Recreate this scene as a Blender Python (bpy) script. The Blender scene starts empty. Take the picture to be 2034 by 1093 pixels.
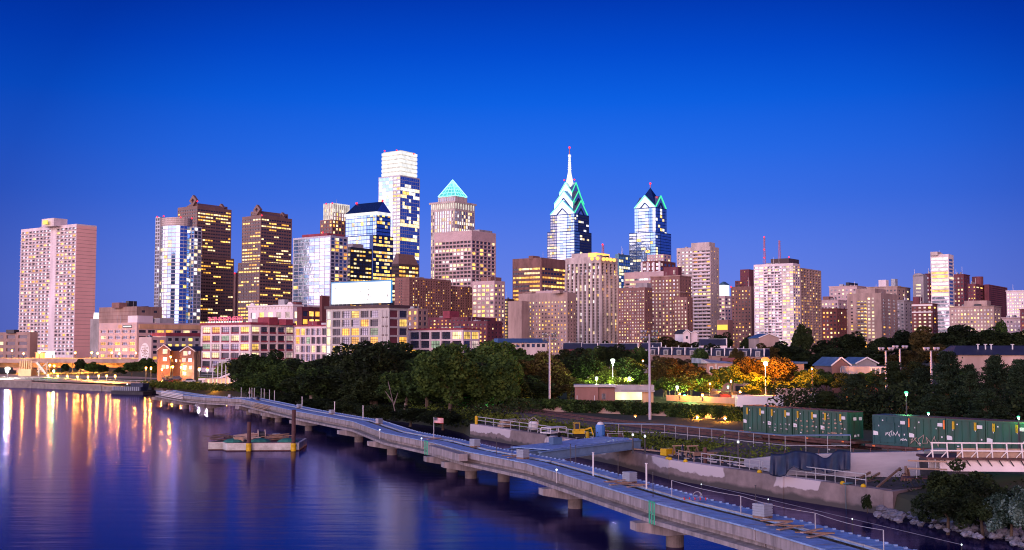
import bpy, math, random
import numpy as np
from mathutils import Vector, Matrix
R = math.radians
rnd = random.Random(7)
scene = bpy.context.scene
COL = scene.collection

# ------------------------------------------------------------------ camera
F, CX, CY, EYE, HOR = 2300.0, 1017.0, 546.5, 15.0, 690.0
PITCH = math.atan((HOR - CY) / F)
SP, CP = math.sin(PITCH), math.cos(PITCH)
cd = bpy.data.cameras.new('camera'); cam = bpy.data.objects.new('camera', cd); COL.objects.link(cam)
cam.location = (0, 0, EYE); cam.rotation_euler = (math.pi / 2 + PITCH, 0, 0)
cd.sensor_width = 36; cd.lens = 36 * F / 2034.0
cd.clip_start = 0.5; cd.clip_end = 20000
scene.camera = cam
scene.view_settings.view_transform = 'Standard'; scene.view_settings.look = 'None'
scene.view_settings.exposure = 0.0; scene.view_settings.gamma = 1.0
scene.view_settings.use_curve_mapping = False
cy = scene.cycles
cy.max_bounces = 5; cy.diffuse_bounces = 2; cy.glossy_bounces = 3; cy.transmission_bounces = 2
cy.caustics_reflective = False; cy.caustics_refractive = False
cy.sample_clamp_indirect = 6.0
cy.use_denoising = True; cy.filter_width = 1.1

# ------------------------------------------------------------------ dusk sky: blue ahead (east), pale afterglow behind (west)
w = bpy.data.worlds.new('World'); scene.world = w; w.use_nodes = True
nt = w.node_tree; nt.nodes.clear()
def N(nt, t, **k):
    n = nt.nodes.new(t)
    for a, b in k.items():
        setattr(n, a, b)
    return n
def mathn(nt, op, a, b=None, clamp=False):
    n = N(nt, 'ShaderNodeMath', operation=op, use_clamp=clamp)
    for i, v in enumerate((a, b)):
        if v is None: continue
        if isinstance(v, (int, float)): n.inputs[i].default_value = v
        else: nt.links.new(v, n.inputs[i])
    return n.outputs[0]
def ramp(nt, fac, stops, interp='LINEAR'):
    n = N(nt, 'ShaderNodeValToRGB'); n.color_ramp.interpolation = interp
    e = n.color_ramp.elements
    while len(e) < len(stops): e.new(0.5)
    for i, (p, c) in enumerate(stops):
        e[i].position = p; e[i].color = (c[0], c[1], c[2], 1)
    nt.links.new(fac, n.inputs[0]); return n.outputs[0]
tc = N(nt, 'ShaderNodeTexCoord'); sep = N(nt, 'ShaderNodeSeparateXYZ')
nt.links.new(tc.outputs['Generated'], sep.inputs[0])
elev = mathn(nt, 'ARCSINE', sep.outputs[2])
el = mathn(nt, 'DIVIDE', elev, R(90), clamp=True)
east = ramp(nt, el, [(0.0, (.155, .215, .72)), (0.030, (.140, .220, .77)), (0.053, (.100, .200, .79)), (0.08, (.048, .165, .80)), (0.107, (.020, .148, .82)), (0.134, (.004, .122, .79)), (0.16, (.001, .080, .67)), (0.19, (.0005, .045, .49)), (0.30, (.0005, .026, .33)), (1.0, (.001, .012, .16))])
west = ramp(nt, el, [(0.0, (4.2, 2.2, 2.3)), (0.06, (3.9, 2.6, 2.8)), (0.13, (2.7, 2.6, 3.1)), (0.25, (.85, 1.15, 2.2)), (0.45, (.10, .24, .85)), (1.0, (.01, .04, .30))])
dp = N(nt, 'ShaderNodeVectorMath', operation='DOT_PRODUCT')
nt.links.new(tc.outputs['Generated'], dp.inputs[0]); dp.inputs[1].default_value = (-0.90, -0.436, 0)
az = N(nt, 'ShaderNodeMapRange', interpolation_type='SMOOTHSTEP'); nt.links.new(dp.outputs['Value'], az.inputs[0])
az.inputs[1].default_value = 0.0; az.inputs[2].default_value = 0.85
# the sky also deepens away from the azimuth straight ahead
dp2 = N(nt, 'ShaderNodeVectorMath', operation='DOT_PRODUCT')
nt.links.new(tc.outputs['Generated'], dp2.inputs[0]); dp2.inputs[1].default_value = (0.03, 0.9995, 0)
side = ramp(nt, dp2.outputs['Value'], [(0.0, (.45, .5, .6)), (0.895, (.50, .52, .64)), (0.94, (.78, .80, .86)), (0.985, (1, 1, 1))])
em = N(nt, 'ShaderNodeMixRGB', blend_type='MULTIPLY'); em.inputs[0].default_value = 1
nt.links.new(east, em.inputs[1]); nt.links.new(side, em.inputs[2])
mx = N(nt, 'ShaderNodeMixRGB'); nt.links.new(az.outputs[0], mx.inputs[0])
nt.links.new(em.outputs[0], mx.inputs[1]); nt.links.new(west, mx.inputs[2])
low = mathn(nt, 'GREATER_THAN', elev, -0.004)
mz = N(nt, 'ShaderNodeMixRGB'); nt.links.new(low, mz.inputs[0])
mz.inputs[1].default_value = (.02, .015, .04, 1); nt.links.new(mx.outputs[0], mz.inputs[2])
bg = N(nt, 'ShaderNodeBackground'); bg.inputs[1].default_value = 1.0
nt.links.new(mz.outputs[0], bg.inputs[0])
wo = N(nt, 'ShaderNodeOutputWorld'); nt.links.new(bg.outputs[0], wo.inputs[0])

# the last soft afterglow, low in the west behind the camera's left shoulder
sd = bpy.data.lights.new('sun', 'SUN'); sd.energy = 3.4; sd.angle = R(40); sd.color = (1.0, .60, .58)
sun = bpy.data.objects.new('sun', sd); COL.objects.link(sun)
sun.rotation_euler = Vector((-0.10, -0.98, 0.12)).to_track_quat('Z', 'Y').to_euler()

# ------------------------------------------------------------------ photo geometry helpers
def at(px, py, Y):
    u = (px - CX) / F; v = (CY - py) / F
    dy = CP - v * SP; dz = SP + v * CP
    t = Y / dy
    return Vector((u * t, Y, EYE + dz * t))
def gz(px, py, z):
    u = (px - CX) / F; v = (CY - py) / F
    dy = CP - v * SP; dz = SP + v * CP
    t = (z - EYE) / dz
    return Vector((u * t, dy * t, z))
def proj(P):
    y = P[1] * CP + (P[2] - EYE) * SP; z = -P[1] * SP + (P[2] - EYE) * CP
    return CX + F * P[0] / y, CY - F * z / y

# ------------------------------------------------------------------ mesh builder
class MB:
    def __init__(s): s.v = []; s.f = []; s.m = []
    def quad(s, a, b, c, d, m=0):
        n = len(s.v); s.v += [tuple(a), tuple(b), tuple(c), tuple(d)]; s.f.append((n, n+1, n+2, n+3)); s.m.append(m)
    def poly(s, pts, m=0):
        n = len(s.v); s.v += [tuple(p) for p in pts]; s.f.append(tuple(range(n, n+len(pts)))); s.m.append(m)
    def hexa(s, p, m=0):     # 8 pts: bottom 4, top 4
        n = len(s.v); s.v += [tuple(q) for q in p]
        for f in ((0,3,2,1),(4,5,6,7),(0,1,5,4),(1,2,6,5),(2,3,7,6),(3,0,4,7)):
            s.f.append(tuple(n+i for i in f)); s.m.append(m)
    def box(s, x0, x1, y0, y1, z0, z1, m=0):
        s.hexa([(x0,y0,z0),(x1,y0,z0),(x1,y1,z0),(x0,y1,z0),(x0,y0,z1),(x1,y0,z1),(x1,y1,z1),(x0,y1,z1)], m)
    def beam(s, p, q, w, h, m=0):
        p = Vector(p); q = Vector(q); d = (q-p).normalized()
        up = Vector((0,0,1)) if abs(d.z) < .95 else Vector((1,0,0))
        r = d.cross(up).normalized()*w/2; u = r.cross(d).normalized()*h/2
        s.hexa([p-r-u, p+r-u, q+r-u, q-r-u, p-r+u, p+r+u, q+r+u, q-r+u], m)
    def tube(s, p, q, r0, r1=None, n=8, m=0, cap=True):
        if r1 is None: r1 = r0
        p = Vector(p); q = Vector(q); d = (q-p).normalized()
        up = Vector((0,0,1)) if abs(d.z) < .95 else Vector((1,0,0))
        a = d.cross(up).normalized(); b = a.cross(d)
        k = len(s.v)
        for c, r in ((p, r0), (q, r1)):
            for i in range(n):
                t = 2*math.pi*i/n; s.v.append(tuple(c + a*math.cos(t)*r + b*math.sin(t)*r))
        for i in range(n):
            j = (i+1) % n; s.f.append((k+i, k+j, k+n+j, k+n+i)); s.m.append(m)
        if cap:
            s.f.append(tuple(k+n+i for i in range(n))); s.m.append(m)
            s.f.append(tuple(k+i for i in reversed(range(n)))); s.m.append(m)
    def lathe(s, c, prof, n=12, m=0):   # prof [(r,z)...]
        k = len(s.v); c = Vector(c)
        for r, z in prof:
            for i in range(n):
                t = 2*math.pi*i/n; s.v.append((c.x+r*math.cos(t), c.y+r*math.sin(t), c.z+z))
        for j in range(len(prof)-1):
            for i in range(n):
                i2 = (i+1) % n; s.f.append((k+j*n+i, k+j*n+i2, k+(j+1)*n+i2, k+(j+1)*n+i)); s.m.append(m)
        s.f.append(tuple(k+i for i in reversed(range(n)))); s.m.append(m)
        s.f.append(tuple(k+(len(prof)-1)*n+i for i in range(n))); s.m.append(m)
    def ball(s, c, r, n=8, m=0, sz=1.0):
        s.lathe(c, [(max(.02, r*math.sin(math.pi*j/6)), -sz*r*math.cos(math.pi*j/6)) for j in range(7)], n, m)
    def rock(s, c, r, rg, m=0):
        n, k = 7, len(s.v); rows = 5
        for j in range(rows):
            ph = math.pi*(j+.35)/(rows-.3)
            for i in range(n):
                t = 2*math.pi*i/n + .4*j; q = r*rg.uniform(.72, 1.2)
                s.v.append((c[0]+q*math.sin(ph)*math.cos(t)*1.2, c[1]+q*math.sin(ph)*math.sin(t), c[2]-q*.75*math.cos(ph)))
        for j in range(rows-1):
            for i in range(n):
                i2 = (i+1) % n; s.f.append((k+j*n+i, k+j*n+i2, k+(j+1)*n+i2, k+(j+1)*n+i)); s.m.append(m)
        s.f.append(tuple(k+i for i in reversed(range(n)))); s.m.append(m)
        s.f.append(tuple(k+(rows-1)*n+i for i in range(n))); s.m.append(m)
    def sweep(s, path, prof, m=0, close=True):
        """path: list of (x,y[,zoff]); prof: [(off,z)], off to the right of travel"""
        k = len(s.v); P = [Vector((p[0], p[1], p[2] if len(p) > 2 else 0)) for p in path]
        for i, p in enumerate(P):
            a = P[max(0, i-1)]; b = P[min(len(P)-1, i+1)]
            d = Vector((b.x-a.x, b.y-a.y, 0)).normalized(); r = Vector((d.y, -d.x, 0))
            for o, z in prof: s.v.append(tuple(p + r*o + Vector((0, 0, z))))
        n = len(prof)
        for i in range(len(P)-1):
            for j in range(n if close else n-1):
                j2 = (j+1) % n
                s.f.append((k+i*n+j, k+i*n+j2, k+(i+1)*n+j2, k+(i+1)*n+j)); s.m.append(m)
        if close:
            s.f.append(tuple(k+j for j in range(n))); s.m.append(m)
            s.f.append(tuple(k+(len(P)-1)*n+j for j in reversed(range(n)))); s.m.append(m)
    def mesh(s, name, mats, smooth=False):
        me = bpy.data.meshes.new(name); me.from_pydata(s.v, [], s.f)
        mats = mats if isinstance(mats, (list, tuple)) else [mats]
        for x in mats: me.materials.append(M[x] if isinstance(x, str) else x)
        if len(mats) > 1: me.polygons.foreach_set('material_index', s.m)
        if smooth: me.polygons.foreach_set('use_smooth', [True]*len(s.f))
        me.update(); return me
    def build(s, name, mats, parent=None, smooth=False, world=True):
        if parent is not None and world:
            T = Matrix.LocRotScale(parent.location, parent.rotation_euler, None).inverted()
            s.v = [tuple(T @ Vector(p)) for p in s.v]
        o = bpy.data.objects.new(name, s.mesh(name, mats, smooth)); COL.objects.link(o)
        if parent is not None: o.parent = parent
        return o
def tag(o, label, cat, group=None, kind=None):
    if label: o['label'] = label
    if cat: o['category'] = cat
    if group: o['group'] = group
    if kind: o['kind'] = kind
    return o
def thing(name, label, cat, loc=(0,0,0), rz=0, group=None):
    o = bpy.data.objects.new(name, None); COL.objects.link(o)
    o.location = loc; o.rotation_euler = (0, 0, rz); o.empty_display_size = .5
    return tag(o, label, cat, group)
def kidsof(o):
    return list(o.children)
def dup(root, loc, rz=None, scale=None, label=None):
    def cp(o, par):
        c = o.copy(); COL.objects.link(c)
        if par is not None: c.parent = par
        for ch in kidsof(o): cp(ch, c)
        return c
    r = cp(root, None); r.location = loc
    if rz is not None: r.rotation_euler = (0, 0, rz)
    if scale is not None: r.scale = scale
    if label: r['label'] = label
    return r
def struct(name, mb, mat, smooth=False):
    return tag(mb.build(name, mat, smooth=smooth), None, None, kind='structure')

# ------------------------------------------------------------------ materials
M = {}
def mat(name, col, rough=.8, metal=0.0, var=.18, scale=.5, bump=0.0, spec=.3, col2=None, stretch=None, sharp=False):
    m = bpy.data.materials.new(name); m.use_nodes = True; nt = m.node_tree
    b = nt.nodes['Principled BSDF']
    b.inputs['Roughness'].default_value = rough; b.inputs['Metallic'].default_value = metal
    b.inputs['Specular IOR Level'].default_value = spec
    tcn = N(nt, 'ShaderNodeTexCoord'); mp = N(nt, 'ShaderNodeMapping'); nt.links.new(tcn.outputs['Object'], mp.inputs[0])
    mp.inputs['Scale'].default_value = stretch or (1, 1, 1)
    no = N(nt, 'ShaderNodeTexNoise'); no.inputs['Scale'].default_value = scale; no.inputs['Detail'].default_value = 5
    no.inputs['Roughness'].default_value = .65
    nt.links.new(mp.outputs[0], no.inputs['Vector'])
    c2 = col2 or tuple(c*(1-var*1.6) for c in col); c1 = tuple(min(1, c*(1+var)) for c in col)
    lo, hi = (.46, .54) if sharp else (.3, .7)
    nt.links.new(ramp(nt, no.outputs['Fac'], [(lo, c2), (hi, c1)]), b.inputs['Base Color'])
    if bump:
        bn = N(nt, 'ShaderNodeBump'); bn.inputs['Strength'].default_value = bump; bn.inputs['Distance'].default_value = .1
        nt.links.new(no.outputs['Fac'], bn.inputs['Height']); nt.links.new(bn.outputs[0], b.inputs['Normal'])
    M[name] = m; return m
def emis(name, col, st, noise=0.0, scale=.6, sample=False, base=(.05, .05, .06)):
    m = bpy.data.materials.new(name); m.use_nodes = True; nt = m.node_tree
    b = nt.nodes['Principled BSDF']; b.inputs['Base Color'].default_value = (*base, 1); b.inputs['Roughness'].default_value = .3
    b.inputs['Emission Color'].default_value = (*col, 1); b.inputs['Emission Strength'].default_value = st
    if noise:
        g = N(nt, 'ShaderNodeNewGeometry'); no = N(nt, 'ShaderNodeTexNoise'); no.inputs['Scale'].default_value = scale
        no.inputs['Detail'].default_value = 3
        nt.links.new(g.outputs['Position'], no.inputs['Vector'])
        mr = N(nt, 'ShaderNodeMapRange'); nt.links.new(no.outputs['Fac'], mr.inputs[0])
        mr.inputs[1].default_value = .32; mr.inputs[2].default_value = .68
        mr.inputs[3].default_value = st*(1-noise); mr.inputs[4].default_value = st*(1+noise)
        oi = N(nt, 'ShaderNodeObjectInfo'); rr = N(nt, 'ShaderNodeMapRange'); nt.links.new(oi.outputs['Random'], rr.inputs[0])
        rr.inputs[3].default_value = 1-noise*.7 if name.startswith('lit') else 1; rr.inputs[4].default_value = 1+noise*.5 if name.startswith('lit') else 1
        nt.links.new(mathn(nt, 'MULTIPLY', mr.outputs[0], rr.outputs[0]), b.inputs['Emission Strength'])
    m.cycles.emission_sampling = 'AUTO' if sample else 'NONE'
    M[name] = m; return m
def glassy(name, col, rough=.1, metal=.85, wob=.02, scale=.12):
    """mirror-like curtain wall glass; slight pane to pane waviness"""
    m = mat(name, col, rough, metal, var=.12, scale=.2, spec=.6)
    nt = m.node_tree; b = nt.nodes['Principled BSDF']
    g = N(nt, 'ShaderNodeNewGeometry'); no = N(nt, 'ShaderNodeTexNoise'); no.inputs['Scale'].default_value = scale
    nt.links.new(g.outputs['Position'], no.inputs['Vector'])
    bn = N(nt, 'ShaderNodeBump'); bn.inputs['Strength'].default_value = wob*10; bn.inputs['Distance'].default_value = .5
    nt.links.new(no.outputs['Fac'], bn.inputs['Height']); nt.links.new(bn.outputs[0], b.inputs['Normal'])
    return m
# walls
mat('white_wall', (.72, .62, .64), var=.16, scale=.12, stretch=(1, 1, .25))
mat('citylit_wall', (.88, .50, .44), var=.06, scale=.05)  # salmon tint is city-light glow put into the wall colour
mat('brown_granite', (.19, .11, .10), rough=.45, var=.12, scale=.1)
mat('dark_brown', (.075, .045, .05), rough=.6, scale=.1)
mat('brick_brown', (.24, .125, .11), scale=.16, var=.24, stretch=(1, 1, .3))
mat('brick_red', (.17, .06, .06), scale=.2, var=.28, stretch=(1, 1, .3))
mat('brick_dark_red', (.15, .045, .06), scale=.2, var=.28, stretch=(1, 1, .3))
mat('brick_tan', (.34, .22, .19), scale=.16, var=.24, stretch=(1, 1, .3))
mat('stone_tan', (.38, .27, .24), scale=.16, var=.24, stretch=(1, 1, .3))
mat('stone_pale', (.50, .42, .40), scale=.16, var=.24, stretch=(1, 1, .3))
mat('stone_grey', (.30, .27, .28), scale=.16, var=.24, stretch=(1, 1, .3))
mat('stone_pink', (.52, .38, .38), var=.1, scale=.12)
mat('white_trim', (.72, .66, .66), var=.06, scale=.3)
mat('loft_frame', (.66, .55, .57), var=.10, scale=.3)
mat('loft_grey', (.42, .40, .40), var=.12, scale=.3)
mat('crimson_panel', (.26, .05, .075), scale=.3)
mat('panel_grey', (.34, .33, .35), rough=.5, scale=.2, var=.28, stretch=(1, 1, .3))
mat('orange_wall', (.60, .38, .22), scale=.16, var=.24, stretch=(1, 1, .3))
mat('dark_metal', (.05, .05, .06), rough=.5, metal=.4)
mat('steel', (.35, .35, .38), rough=.4, metal=.7)
mat('galvanised', (.36, .36, .40), rough=.5, metal=.3)
mat('lattice_red', (.45, .15, .15), rough=.6)
mat('slate', (.025, .03, .06), rough=.55, scale=.5)
mat('roof_blue', (.06, .12, .23), rough=.5, scale=.5)
mat('roof_dark', (.03, .03, .045), rough=.8)
mat('roof_silver', (.35, .38, .42), rough=.45, var=.3, scale=.6)
mat('glass_frame', (.50, .50, .56), rough=.5, metal=.3)
mat('teal_frame', (.10, .22, .28), rough=.4, metal=.4)
mat('navy_frame', (.02, .05, .16), rough=.25, metal=.7)
glassy('glass_dark', (.07, .075, .10), rough=.22, metal=.6)
glassy('glass_mid', (.22, .26, .34), rough=.14)
glassy('glass_blue', (.24, .42, .70), rough=.10, wob=.03)
glassy('glass_deep', (.14, .31, .64), rough=.12)
glassy('glass_pale', (.44, .60, .72), rough=.10, wob=.05)
glassy('glass_teal', (.25, .50, .58), rough=.12)
emis('lit_yellow', (1, .60, .12), 1.75, .6, .35)
emis('lit_gold', (1, .45, .05), 1.4, .5, .5)
emis('lit_cream', (1, .76, .38), 1.65, .55, .35)
emis('lit_white', (1, .95, .90), 1.3, .45, .4)
emis('lit_orange', (1, .36, .06), .9, .4, .5)
emis('lit_rose', (1, .72, .66), .75, .5, .4)
emis('lit_green', (.55, .75, .50), .6, .5, .9)
emis('lit_blue', (.15, .15, 1.0), .8, .3, .5)
emis('crown_white', (1, 1, 1), .98, .2, .12)
emis('crown_cream', (1, .90, .78), .72, .35, .2)
emis('teal_lit', (.10, .85, .85), .85, .35, .35)
emis('teal_edge', (.35, 1, .98), 1.6)
emis('neon_green', (.05, 1, .45), 1.1)
emis('neon_mint', (.25, 1, .75), 1.15)
emis('spire_white', (1, .98, .96), 1.1, .3, .6)  # floodlighting put into the spire's own emission
emis('beacon_red', (1, .012, .035), 2.2)
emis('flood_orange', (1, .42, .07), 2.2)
emis('sign_red', (1, .12, .22), 1.1, .5, .9)
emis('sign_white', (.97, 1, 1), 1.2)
emis('sign_cyan', (.03, .35, .8), .8)
emis('sign_yellow', (1, .75, .02), 1.1)
emis('bulb_sodium', (1, .42, .05), 420, sample=True)
emis('bulb_small', (1, .36, .03), 2300, sample=True)
emis('bulb_white', (.80, 1, .34), 5000, sample=True)
emis('bulb_deck', (.85, .95, 1.0), 2.5, sample=False)
emis('halo_orange', (1, .30, .02), 1.5)
emis('halo_white', (.85, 1, .75), 1.6)
emis('halo_green', (.12, 1, .45), 1.6)
emis('bulb_cool', (1, .93, .75), 900, sample=True)
emis('bulb_green', (.25, 1, .30), 1500, sample=True)
# ------------------------------------------------------------------ buildings on the city's street grid
ANG = R(54.4)
EV = Vector((math.cos(ANG), math.sin(ANG), 0)); WV = Vector((-math.sin(ANG), math.cos(ANG), 0))
PAL = {
 'office': ['lit_yellow']*6 + ['lit_cream']*3 + ['lit_gold']*2,
 'home':   ['lit_yellow']*3 + ['lit_gold']*3 + ['lit_cream']*3 + ['lit_orange'],
 'cool':   ['lit_cream']*4 + ['lit_white']*4 + ['lit_yellow'],
 'rose':   ['lit_rose']*6 + ['lit_cream']*3 + ['lit_yellow']*1,
 'loft':   ['lit_gold']*4 + ['lit_cream']*4 + ['lit_yellow']*3 + ['lit_rose']*2 + ['lit_green'],
}
PANE = {}
def pane_mesh(w, h, m, mull, frame):
    key = (round(w, 2), round(h, 2), m, mull, frame)
    if key not in PANE:
        b = MB(); b.quad((-w/2, 0, -h/2), (w/2, 0, -h/2), (w/2, 0, h/2), (-w/2, 0, h/2), 0)
        if mull:
            nx, nz = mull; t = min(.12, w*.03+.03)
            for i in range(1, nx): b.box(-w/2+w*i/nx-t/2, -w/2+w*i/nx+t/2, -.06, -.01, -h/2, h/2, 1)
            for j in range(1, nz): b.box(-w/2, w/2, -.08, -.07, -h/2+h*j/nz-t/2, -h/2+h*j/nz+t/2, 1)
        PANE[key] = b.mesh('window', [m, frame] if mull else [m])
    return PANE[key]
class Bld:
    def __init__(s, name, label, cat, xc, yt, D, zb=8.0, yb=705, group=None, rot=ANG):
        C = at(xc, yt, D); s.D = D; s.zb = zb; s.yb = yb; s.win = []; s.rg = random.Random(hash_(label))
        s.ev = Vector((math.cos(rot), math.sin(rot), 0)); s.wv = Vector((-math.sin(rot), math.cos(rot), 0))
        s.root = thing(name, label, cat, (C.x, C.y, zb), rot, group); s.C = C; s.rot = rot
    def loc(s, P):
        d = Vector(P) - Vector((s.C.x, s.C.y, 0)); return Vector((d.dot(s.ev), d.dot(s.wv), P[2] - s.zb))
    def solve(s, C, px, dr):
        k = (px - CX)/F; d0 = C.y*CP + (C.z-EYE)*SP
        return (k*d0 - C.x)/(dr.x - k*dr.y*CP)
    def foot(s, xl, xc, xr, yt, D):
        C = at(xc, yt, D); a = max(.5, s.solve(C, xl, s.wv)); b = max(.5, s.solve(C, xr, s.ev)); L = s.loc(C)
        return L.x, L.x+b, L.y, L.y+a, L.z
    def face(s, mb, P, Q, z0, z1, sp, pxw, wm):
        """grid of recessed windows between P and Q (local 2D); inward is to the left of P->Q unless sp['flip']"""
        P = Vector((P[0], P[1], 0)); Q = Vector((Q[0], Q[1], 0)); d = Q-P; L = d.length; d.normalize()
        inn = Vector((-d.y, d.x, 0))
        if sp.get('flip'): inn = -inn
        def T(a, z, q=0): v = P + d*a + inn*q; return (v.x, v.y, z)
        mD = s.D/F
        fh = sp['fp']*mD; top = sp.get('top', 1.5)*mD; n = max(1, int(round(pxw/sp['bp'])))
        e0 = L*sp.get('edge', .02)
        bw = (L-2*e0)/n; fx = sp.get('fx', .6); fz = sp.get('fz', .55); r = sp.get('r', .35)
        rows = int((z1-z0-top)/fh); rows = min(rows, sp.get('maxrows', 999))
        zt = z1; rg = s.rg; pal = PAL[sp.get('pal', 'office')]; gl = sp.get('gl', 'glass_dark'); gls = gl if isinstance(gl, list) else [gl]
        for i in range(rows):
            ztop = z1-top-i*fh - fh*(1-fz)*.35; zbot = ztop - fh*fz
            mb.quad(T(0, zt), T(L, zt), T(L, ztop), T(0, ztop), wm)
            rowlit = rg.random() < sp.get('row', 0)
            cur = -1e-3; prev = 0.0; run = 0; c = None
            for j in range(n):
                x0 = e0 + j*bw + bw*(1-fx)/2; x1 = x0 + bw*fx
                mb.quad(T(prev, ztop), T(x0, ztop), T(x0, zbot), T(prev, zbot), wm)
                mb.quad(T(x0, ztop), T(x1, ztop), T(x1, ztop, r), T(x0, ztop, r), wm)
                mb.quad(T(x0, zbot), T(x1, zbot), T(x1, zbot, r), T(x0, zbot, r), wm)
                mb.quad(T(x0, ztop), T(x0, zbot), T(x0, zbot, r), T(x0, ztop, r), wm)
                mb.quad(T(x1, ztop), T(x1, zbot), T(x1, zbot, r), T(x1, ztop, r), wm)
                p = .88 if rowlit else min(.92, sp.get('p', .15)*1.35+.02)
                if callable(sp.get('pf')): p = sp['pf'](i, j, rows, n, p)
                if run > 0: run -= 1
                else:
                    c = rg.choice(pal) if rg.random() < p else rg.choice(gls)
                    run = rg.choice(sp.get('runs', (0,)))
                cc = P + d*((x0+x1)/2) + inn*r
                s.win.append((cc.x, cc.y, (ztop+zbot)/2, d, inn, x1-x0, ztop-zbot, c, sp.get('mull'), sp.get('frame', 'dark_metal')))
                prev = x1
            mb.quad(T(prev, ztop), T(L, ztop), T(L, zbot), T(prev, zbot), wm)
            zt = zbot
        mb.quad(T(0, zt), T(L, zt), T(L, z0), T(0, z0), wm)
    def facade(s, mb, P, Q, z0, z1, sp, pxw, wm=0):
        if sp is None:
            mb.quad((*P, z0), (*Q, z0), (*Q, z1), (*P, z1), wm); return
        if isinstance(sp, list):
            P0 = Vector(P); Q0 = Vector(Q)
            for f0, f1, q in sp:
                s.facade(mb, tuple(P0.lerp(Q0, f0)), tuple(P0.lerp(Q0, f1)), z0, z1, q, pxw*(f1-f0), wm)
            return
        s.face(mb, P, Q, z0, z1, sp, pxw, wm)
    def box(s, xl, xc, xr, yt, D=None, wall='brick_brown', W=None, S=None, z0=None, part='wall', cap=None):
        D = D or s.D
        x0, x1, y0, y1, z1 = s.foot(xl, xc, xr, yt, D); z0 = 0 if z0 is None else z0
        mb = MB()
        Wf = None
        if W is not None:
            Wf = [(f0, f1, (dict(q, flip=True) if q else None)) for f0, f1, q in W] if isinstance(W, list) else dict(W, flip=True)
        s.facade(mb, (x0, y0), (x0, y1), z0, z1, Wf, xc-xl)
        s.facade(mb, (x0, y0), (x1, y0), z0, z1, S, xr-xc)
        mb.quad((x1, y0, z0), (x1, y1, z0), (x1, y1, z1), (x1, y0, z1)); mb.quad((x0, y1, z0), (x1, y1, z0), (x1, y1, z1), (x0, y1, z1))
        mb.quad((x0, y0, z1), (x1, y0, z1), (x1, y1, z1), (x0, y1, z1))
        mb.build(part, wall, s.root, world=False)
        if part == 'wall' and not hasattr(s, 'first'): s.first = (x0, x1, y0, y1, z1); s.wallm = wall; s.capped = bool(cap)
        if cap:
            cm, hpx, over = cap; h = hpx*D/F; c = MB()
            c.box(x0-over, x1+over, y0-over, y1+over, z1+.01, z1+h); c.build('cornice', cm, s.root, world=False)
        return x0, x1, y0, y1, z1
    def lump(s, xl, xc, xr, yt, z0, wall, part='penthouse', dD=6):
        x0, x1, y0, y1, z1 = s.foot(xl, xc, xr, yt, s.D+dD)
        mb = MB(); mb.box(x0, x1, y0, y1, z0+.02, max(z1, z0+.6)); mb.build(part, wall, s.root, world=False)
        return x0, x1, y0, y1, z1
    def part(s, mb, name, mats, smooth=False):
        return mb.build(name, mats, s.root, smooth=smooth, world=False)
    def beacon(s, px, py, D=None, name='beacon'):
        P = s.loc(at(px, py, (D or s.D))); mb = MB(); mb.ball(P, .72*s.D/1000, 8); s.part(mb, name, 'beacon_red')
    def rooftop(s):
        rg = s.rg; x0, x1, y0, y1, z = s.first; Lx, Ly = x1-x0, y1-y0; k = s.D/1000
        for q in range(rg.choice((2, 3, 4))):
            sx, sy, hh = Lx*rg.uniform(.08, .2), Ly*rg.uniform(.06, .16), rg.uniform(1.2, 3.2)*k
            x = x0+Lx*rg.uniform(.08, .6); y = y0+Ly*rg.uniform(.08, .8); mb = MB(); mb.box(x, x+sx, y, y+sy, z+.03, z+hh); mb.build('roof_unit', rg.choice(['panel_grey', 'dark_metal', 'stone_grey', 'steel']), s.root, world=False)
        for q in range(rg.choice((1, 2))):
            x = x0+Lx*rg.uniform(.1, .5); y = y0+Ly*rg.uniform(.1, .9); mb = MB(); mb.tube((x, y, z), (x, y, z+rg.uniform(4, 9)*k), .18*k, .08*k, 5); mb.build('antenna', 'steel', s.root, world=False)
        if not s.capped:
            t = .35*k; mb = MB()
            for a in ((x0, x1, y0, y0+t), (x0, x1, y1-t, y1), (x0, x0+t, y0+t+.01, y1-t-.01), (x1-t, x1, y0+t+.01, y1-t-.01)): mb.box(a[0], a[1], a[2], a[3], z+.01, z+1.0*k)
            mb.build('parapet', s.wallm, s.root, world=False)
    def done(s, cap=100):
        if getattr(s, 'first', None) and 'glass' not in s.root.name: s.rooftop()
        vis = []; rest = []
        Mx = Matrix.LocRotScale(s.root.location, s.root.rotation_euler, None)
        for k, wn in enumerate(s.win):
            P = Mx @ Vector(wn[:3]); px, py = proj(P)
            ok = -5 < px < 2040 and py < s.yb and wn[7] != None
            (vis if ok else rest).append((0 if wn[7].startswith('lit') else 1, P.y, k))
        vis.sort(); pick = [v[2] for v in vis[:cap]]; others = [v[2] for v in vis[cap:]] + [v[2] for v in rest]
        for k in pick:
            x, y, z, d, inn, ww, hh, m, mull, fr = s.win[k]
            o = bpy.data.objects.new('window', pane_mesh(ww, hh, m, mull, fr)); COL.objects.link(o)
            o.parent = s.root; o.location = (x, y, z)
            o.rotation_euler = (0, 0, math.atan2(inn.y, inn.x) - math.pi/2)
        if others:
            mb = MB(); ms = []
            for k in others:
                x, y, z, d, inn, ww, hh, m, mull, fr = s.win[k]
                if m not in ms: ms.append(m)
                a = Vector((x, y, z)) - d*ww/2; b = Vector((x, y, z)) + d*ww/2; up = Vector((0, 0, hh/2))
                mb.quad(a-up, b-up, b+up, a+up, ms.index(m))
            o = s.part(mb, 'windows', ms)
            if len(others) > 40 or pick: o['kind'] = 'stuff'
def hash_(t):
    h = 5381
    for ch in t: h = (h*33 + ord(ch)) & 0xffffff
    return h
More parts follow.
